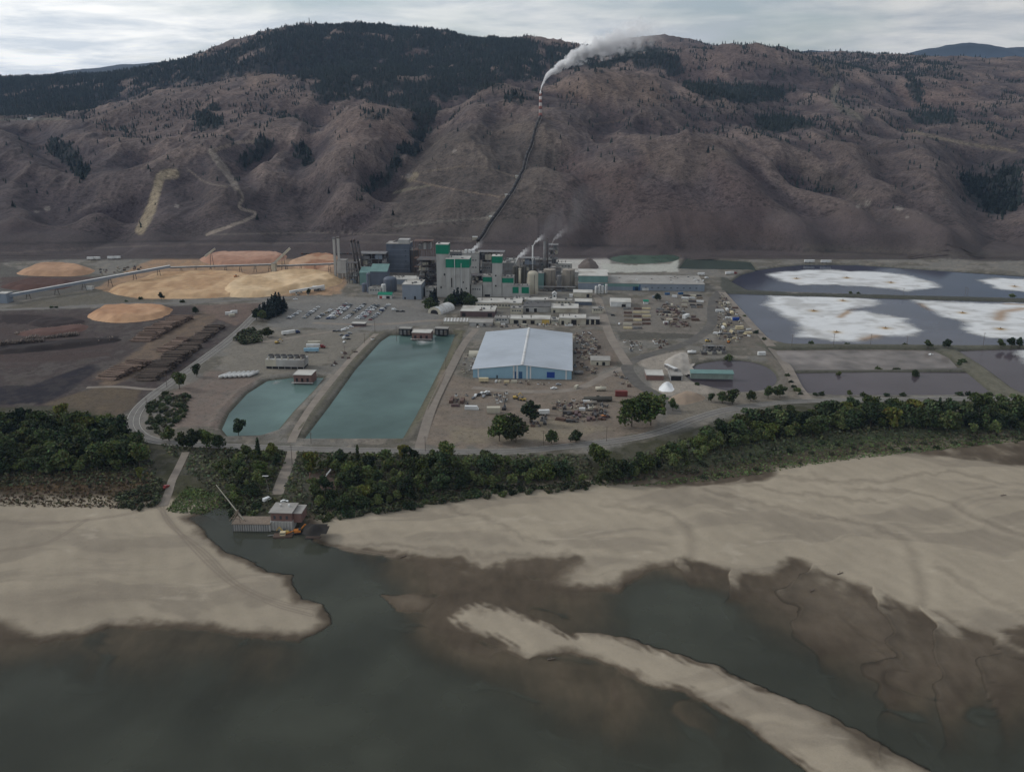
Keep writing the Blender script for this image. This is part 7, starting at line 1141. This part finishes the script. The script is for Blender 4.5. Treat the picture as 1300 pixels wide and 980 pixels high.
# utility poles, lamps
POLE = mat('pole_wood', C(92, 82, 74), .9, .2, 1)
def pole(u, v, h, lb, arms=2):
    p = G(u, v); e_ = empty('utility_pole', (p.x, p.y, float(surf(p.x, p.y))), ROT); tag(e_, lb, 'pole'); b = MB(); b.tube((0, 0, -.3), (0, 0, h), .2, .13, 7); b.build('post', POLE, e_)
    for k in range(arms): q = MB(); q.box(-1.2, -.08, h - .5 - k * 1.1, 1.2, .08, h - .35 - k * 1.1); q.build('crossarm', POLE, e_)
for u, v, h, lb in [(187,521,10,'pole on the outer edge of the road bend by the left grove'),(212,492,11,'pole beside the valley road above the bend'),(476,422,13,'tall pole at the top of the bank above the long basin'),(463,437,11,'pole on the bank beside the long basin'),(503.5,431,17,'tall dark pole at the head of the long basin'),(438,452,10,'pole on the lane above the long basin'),(371,590,14,'leaning dark pole at the head of the pump house lane'),(1058,439,12,'tall pole on the lagoon dike above the mud pond'),(1105,439,11,'second pole on the lagoon dike above the mud pond'),(1151,439,9,'short pole on the lagoon dike right of the foam'),(1147,374,10,'pole on the strip between the lagoons'),(1225,376,13,'left of two close poles on the strip between the lagoons'),(1228,376,12,'right of two close poles on the strip between the lagoons'),(1005,440,12,'pole at the left end of the lagoon dike'),(1248,440,13,'pole on the dike above the edge pond'),(300,398,9,'pole in the triangular field by the yard road'),(232,470,10,'pole on the verge where the valley road straightens'),(800,442,10,'pole inside the haul track corner'),(566,470,11,'pole on the lane right of the long basin'),(690,566,11,'pole beside the valley road below the blue shed'),(770,560,11,'pole beside the valley road bend'),(540,573,11,'pole at the lower end of the long basin'),(255,560,10,'pole beside the road at the small basin corner'),(395,563,8,'short pole at the corner of the long basin')]: pole(u, v, h, lb)
p = G(342, 627, -1); e_ = empty('street_lamp', (p.x, p.y, float(surf(p.x, p.y)))); tag(e_, 'tall lamp with a white twin head beside the river pump house', 'lamp'); hL = zat(338, 604.5, p.y) - float(surf(p.x, p.y)); b = MB(); b.tube((0, 0, -.3), (-1.6, 0, hL), .16, .1, 7); b.build('post', STEEL, e_); b = MB(); b.box(-3.4, -.35, hL + .01, .2, .35, hL + .35); b.build('lamp_head', WHITE, e_)
# river pump house and quay
def PZ(u, v, z): return G(u, v, z)
a = PZ(344, 673, RZ); w = (ray(372, 673)[0] - ray(344, 673)[0]) * a.y; e_ = empty('river_pump_house', (a.x, a.y, 0), R(-3)); tag(e_, 'brick river pump house on a ribbed concrete quay wall', 'pump house'); zb = zat(344, 661.5, a.y); zt_ = zat(344, 651, a.y); dd = 12.5
b = MB(); b.box(0, 0, RZ - 1.5, w, dd, zb); b.build('base', CONC, e_)
for k in range(8): q = MB(); q.box(w * k / 7.3, -.5, RZ - 1, w * k / 7.3 + .5, -.012, zb - .2); q.build('rib', CONC, e_)
b = MB(); b.box(.4, .4, zb + .003, w - .2, dd, zt_); b.build('wall', BRICK, e_); b = MB(); b.box(w - .19, 3, zb - 2, w + 4.5, dd + 1, zt_ - 1.5); b.build('annex', BRICK, e_); b = MB(); b.box(-.6, -.4, zt_ + .004, w + .4, dd + .6, zt_ + .4); b.build('roof', ROOFG, e_); b = MB(); b.box(w - .5, 2.6, zt_ - 1.48, w + 4.9, dd + 1.4, zt_ - 1.1); b.build('annex_roof', ROOFG, e_)
for k in range(3): q = MB(); q.box(w * (.15 + .28 * k), .26, zb + 1.2, w * (.25 + .28 * k), .39, zb + 3.2); q.build('window', GLASS, e_)
for k in range(2): q = MB(); q.cyl(w * (.3 + .4 * k), 8, zt_ + .41, zt_ + 1.6, .7, n=10); q.build('roof_vent', WHITE, e_)
a2 = PZ(296, 674, RZ); w2 = (ray(344, 674)[0] - ray(296, 674)[0]) * a2.y; e_ = empty('quay', (a2.x, a2.y, 0), R(-1)); tag(e_, 'grey sheet pile quay left of the river pump house', 'quay'); zq = zat(300, 664, a2.y); b = MB(); b.box(0, 0, RZ - 1.5, w2 - .05, 9, zq - .6); b.build('wall', CONC, e_)
for k in range(16): q = MB(); q.box(w2 * k / 16.2, -.3, RZ - 1, w2 * k / 16.2 + .5, -.012, zq - .7); q.build('rib', STEEL, e_)
b = MB(); b.box(-.4, -.5, zq - .59, w2, 9.3, zq - .2); b.build('deck', WOOD, e_)
# timber boom crane
bt = PD(309, 661, a2.y + 3); tp = PD(274, 615, a2.y + 9); e_ = empty('derrick_crane', (bt.x, bt.y, zq - .2)); tag(e_, 'timber derrick with a long pale leaning boom on the quay', 'crane'); o0 = Vector(bt) - Vector((0, 0, 0)); b = MB(); base = Vector((bt.x, bt.y, zq - .2)); b.tube((0, 0, 1), Vector(tp) - base, .38, .2, 8); b.build('boom', CREAM, e_)
for k, (x, y, x2, y2) in enumerate([(-6, -2, -2.5, 0), (-6, 3, -2.5, .5), (-1, -2, -3, 0), (-1, 3, -3, .5), (-8, 0, -3, .2), (1.5, 0, -4, 0)]): q = MB(); q.tube((x, y, .03), (x2, y2, 6.5 if k < 5 else 4), .24, n=6); q.build('leg', WOOD, e_)
b = MB(); b.bar((-6, -2, 2.6), (-1, -2, 2.6), .3, .3); b.build('crossbeam', WOOD, e_)
b1 = PD(402, 624, 500); b2 = PD(420, 596, 520); e_ = empty('boom_pipe', (b1.x, b1.y, 0)); tag(e_, 'long white pipe boom slanting out of the willows', 'pipe'); g0 = float(surf(b1.x, b1.y)); b = MB(); b.tube((0, 0, g0), Vector((b2.x - b1.x, b2.y - b1.y, b2.z)), .55, .45, 8); b.build('pipe', WHITE, e_)
for k, (u0, v0, u1, v1, lb) in enumerate([(393, 610, 393.5, 600, 'left reddish gantry post in the willows'), (398, 622, 394, 606, 'right reddish gantry post in the willows')]): q1 = PD(u0, v0, 512); q2 = PD(u1, v1, 512); e_ = empty('gantry_post', (q1.x, q1.y, float(surf(q1.x, q1.y)))); tag(e_, lb, 'post'); b = MB(); b.tube((0, 0, 0), (q2.x - q1.x, 0, q2.z - float(surf(q1.x, q1.y))), .3, .25, 6); b.build('post', mat('faded_red', C(130, 96, 90), .8), e_)
# dredge and excavators in the channel
p = G(349, 681, RZ); e_ = empty('dredge_barge', p, R(4)); tag(e_, 'small rusty dredge barge below the river pump house', 'barge'); b = MB(); b.prism([(0, -.3), (9, -.3), (9.8, .9), (-.8, .9)], -2.4, 2.4); b.build('hull', RUST, e_); b = MB(); b.box(3, -1.3, .91, 6, 1.3, 2.8); b.build('cabin', TAN, e_); b = MB(); b.box(3.2, -1.32, 1.9, 5.8, -1.305, 2.5); b.build('window', GLASS, e_); b = MB(); b.bar((6, 0, 1.5), (11, 0, 3.4), .4, .4); b.build('boom', ORANGE, e_); b = MB(); b.tube((-.6, 0, 1), (-4, .4, .4), .3, n=7); b.build('suction_pipe', STEEL, e_)
excavator(379, 677, -5.7, .25, ORANGE, 'orange excavator at the water edge by the dark wet mound', 1.1); excavator(362, 678, -5.9, 2.9, YELW, 'yellow excavator in the shallows below the pump house', .9)
p = G(387, 684, RZ); e_ = empty('pontoon', p, R(-6)); tag(e_, 'flat dark pontoon floating off the sand by the excavator', 'pontoon'); b = MB(); b.box(0, 0, -.4, 9, 3, .45); b.build('hull', STEELD, e_); b = MB(); b.box(.3, .3, .452, 8.7, 2.7, .55); b.build('deck', RUST, e_)
for u, v, rz, lb in [(508, 707, .5, 'small dark stranded log on the sand edge, left end'), (1270, 631, .1, 'dark driftwood log on the far right sand'), (1063, 729, .4, 'dark snag at the lip of the sand bluff'), (695, 836, .2, 'dark snag in the brown shallows below the sand tongue'), (1028, 752, .6, 'driftwood log in the muddy hollow')]:
    p = G(u, v, -5.3); e_ = empty('driftwood', (p.x, p.y, max(float(surf(p.x, p.y)), RZ)), rz); tag(e_, lb, 'driftwood'); b = MB(); b.tube((0, 0, .2), (3.6, 0, .5), .3, .2, 7); b.build('log', LOGE, e_); b = MB(); b.tube((1.6, 0, .4), (2.2, .9, 1.3), .12, .05, 5); b.build('branch', LOGE, e_)
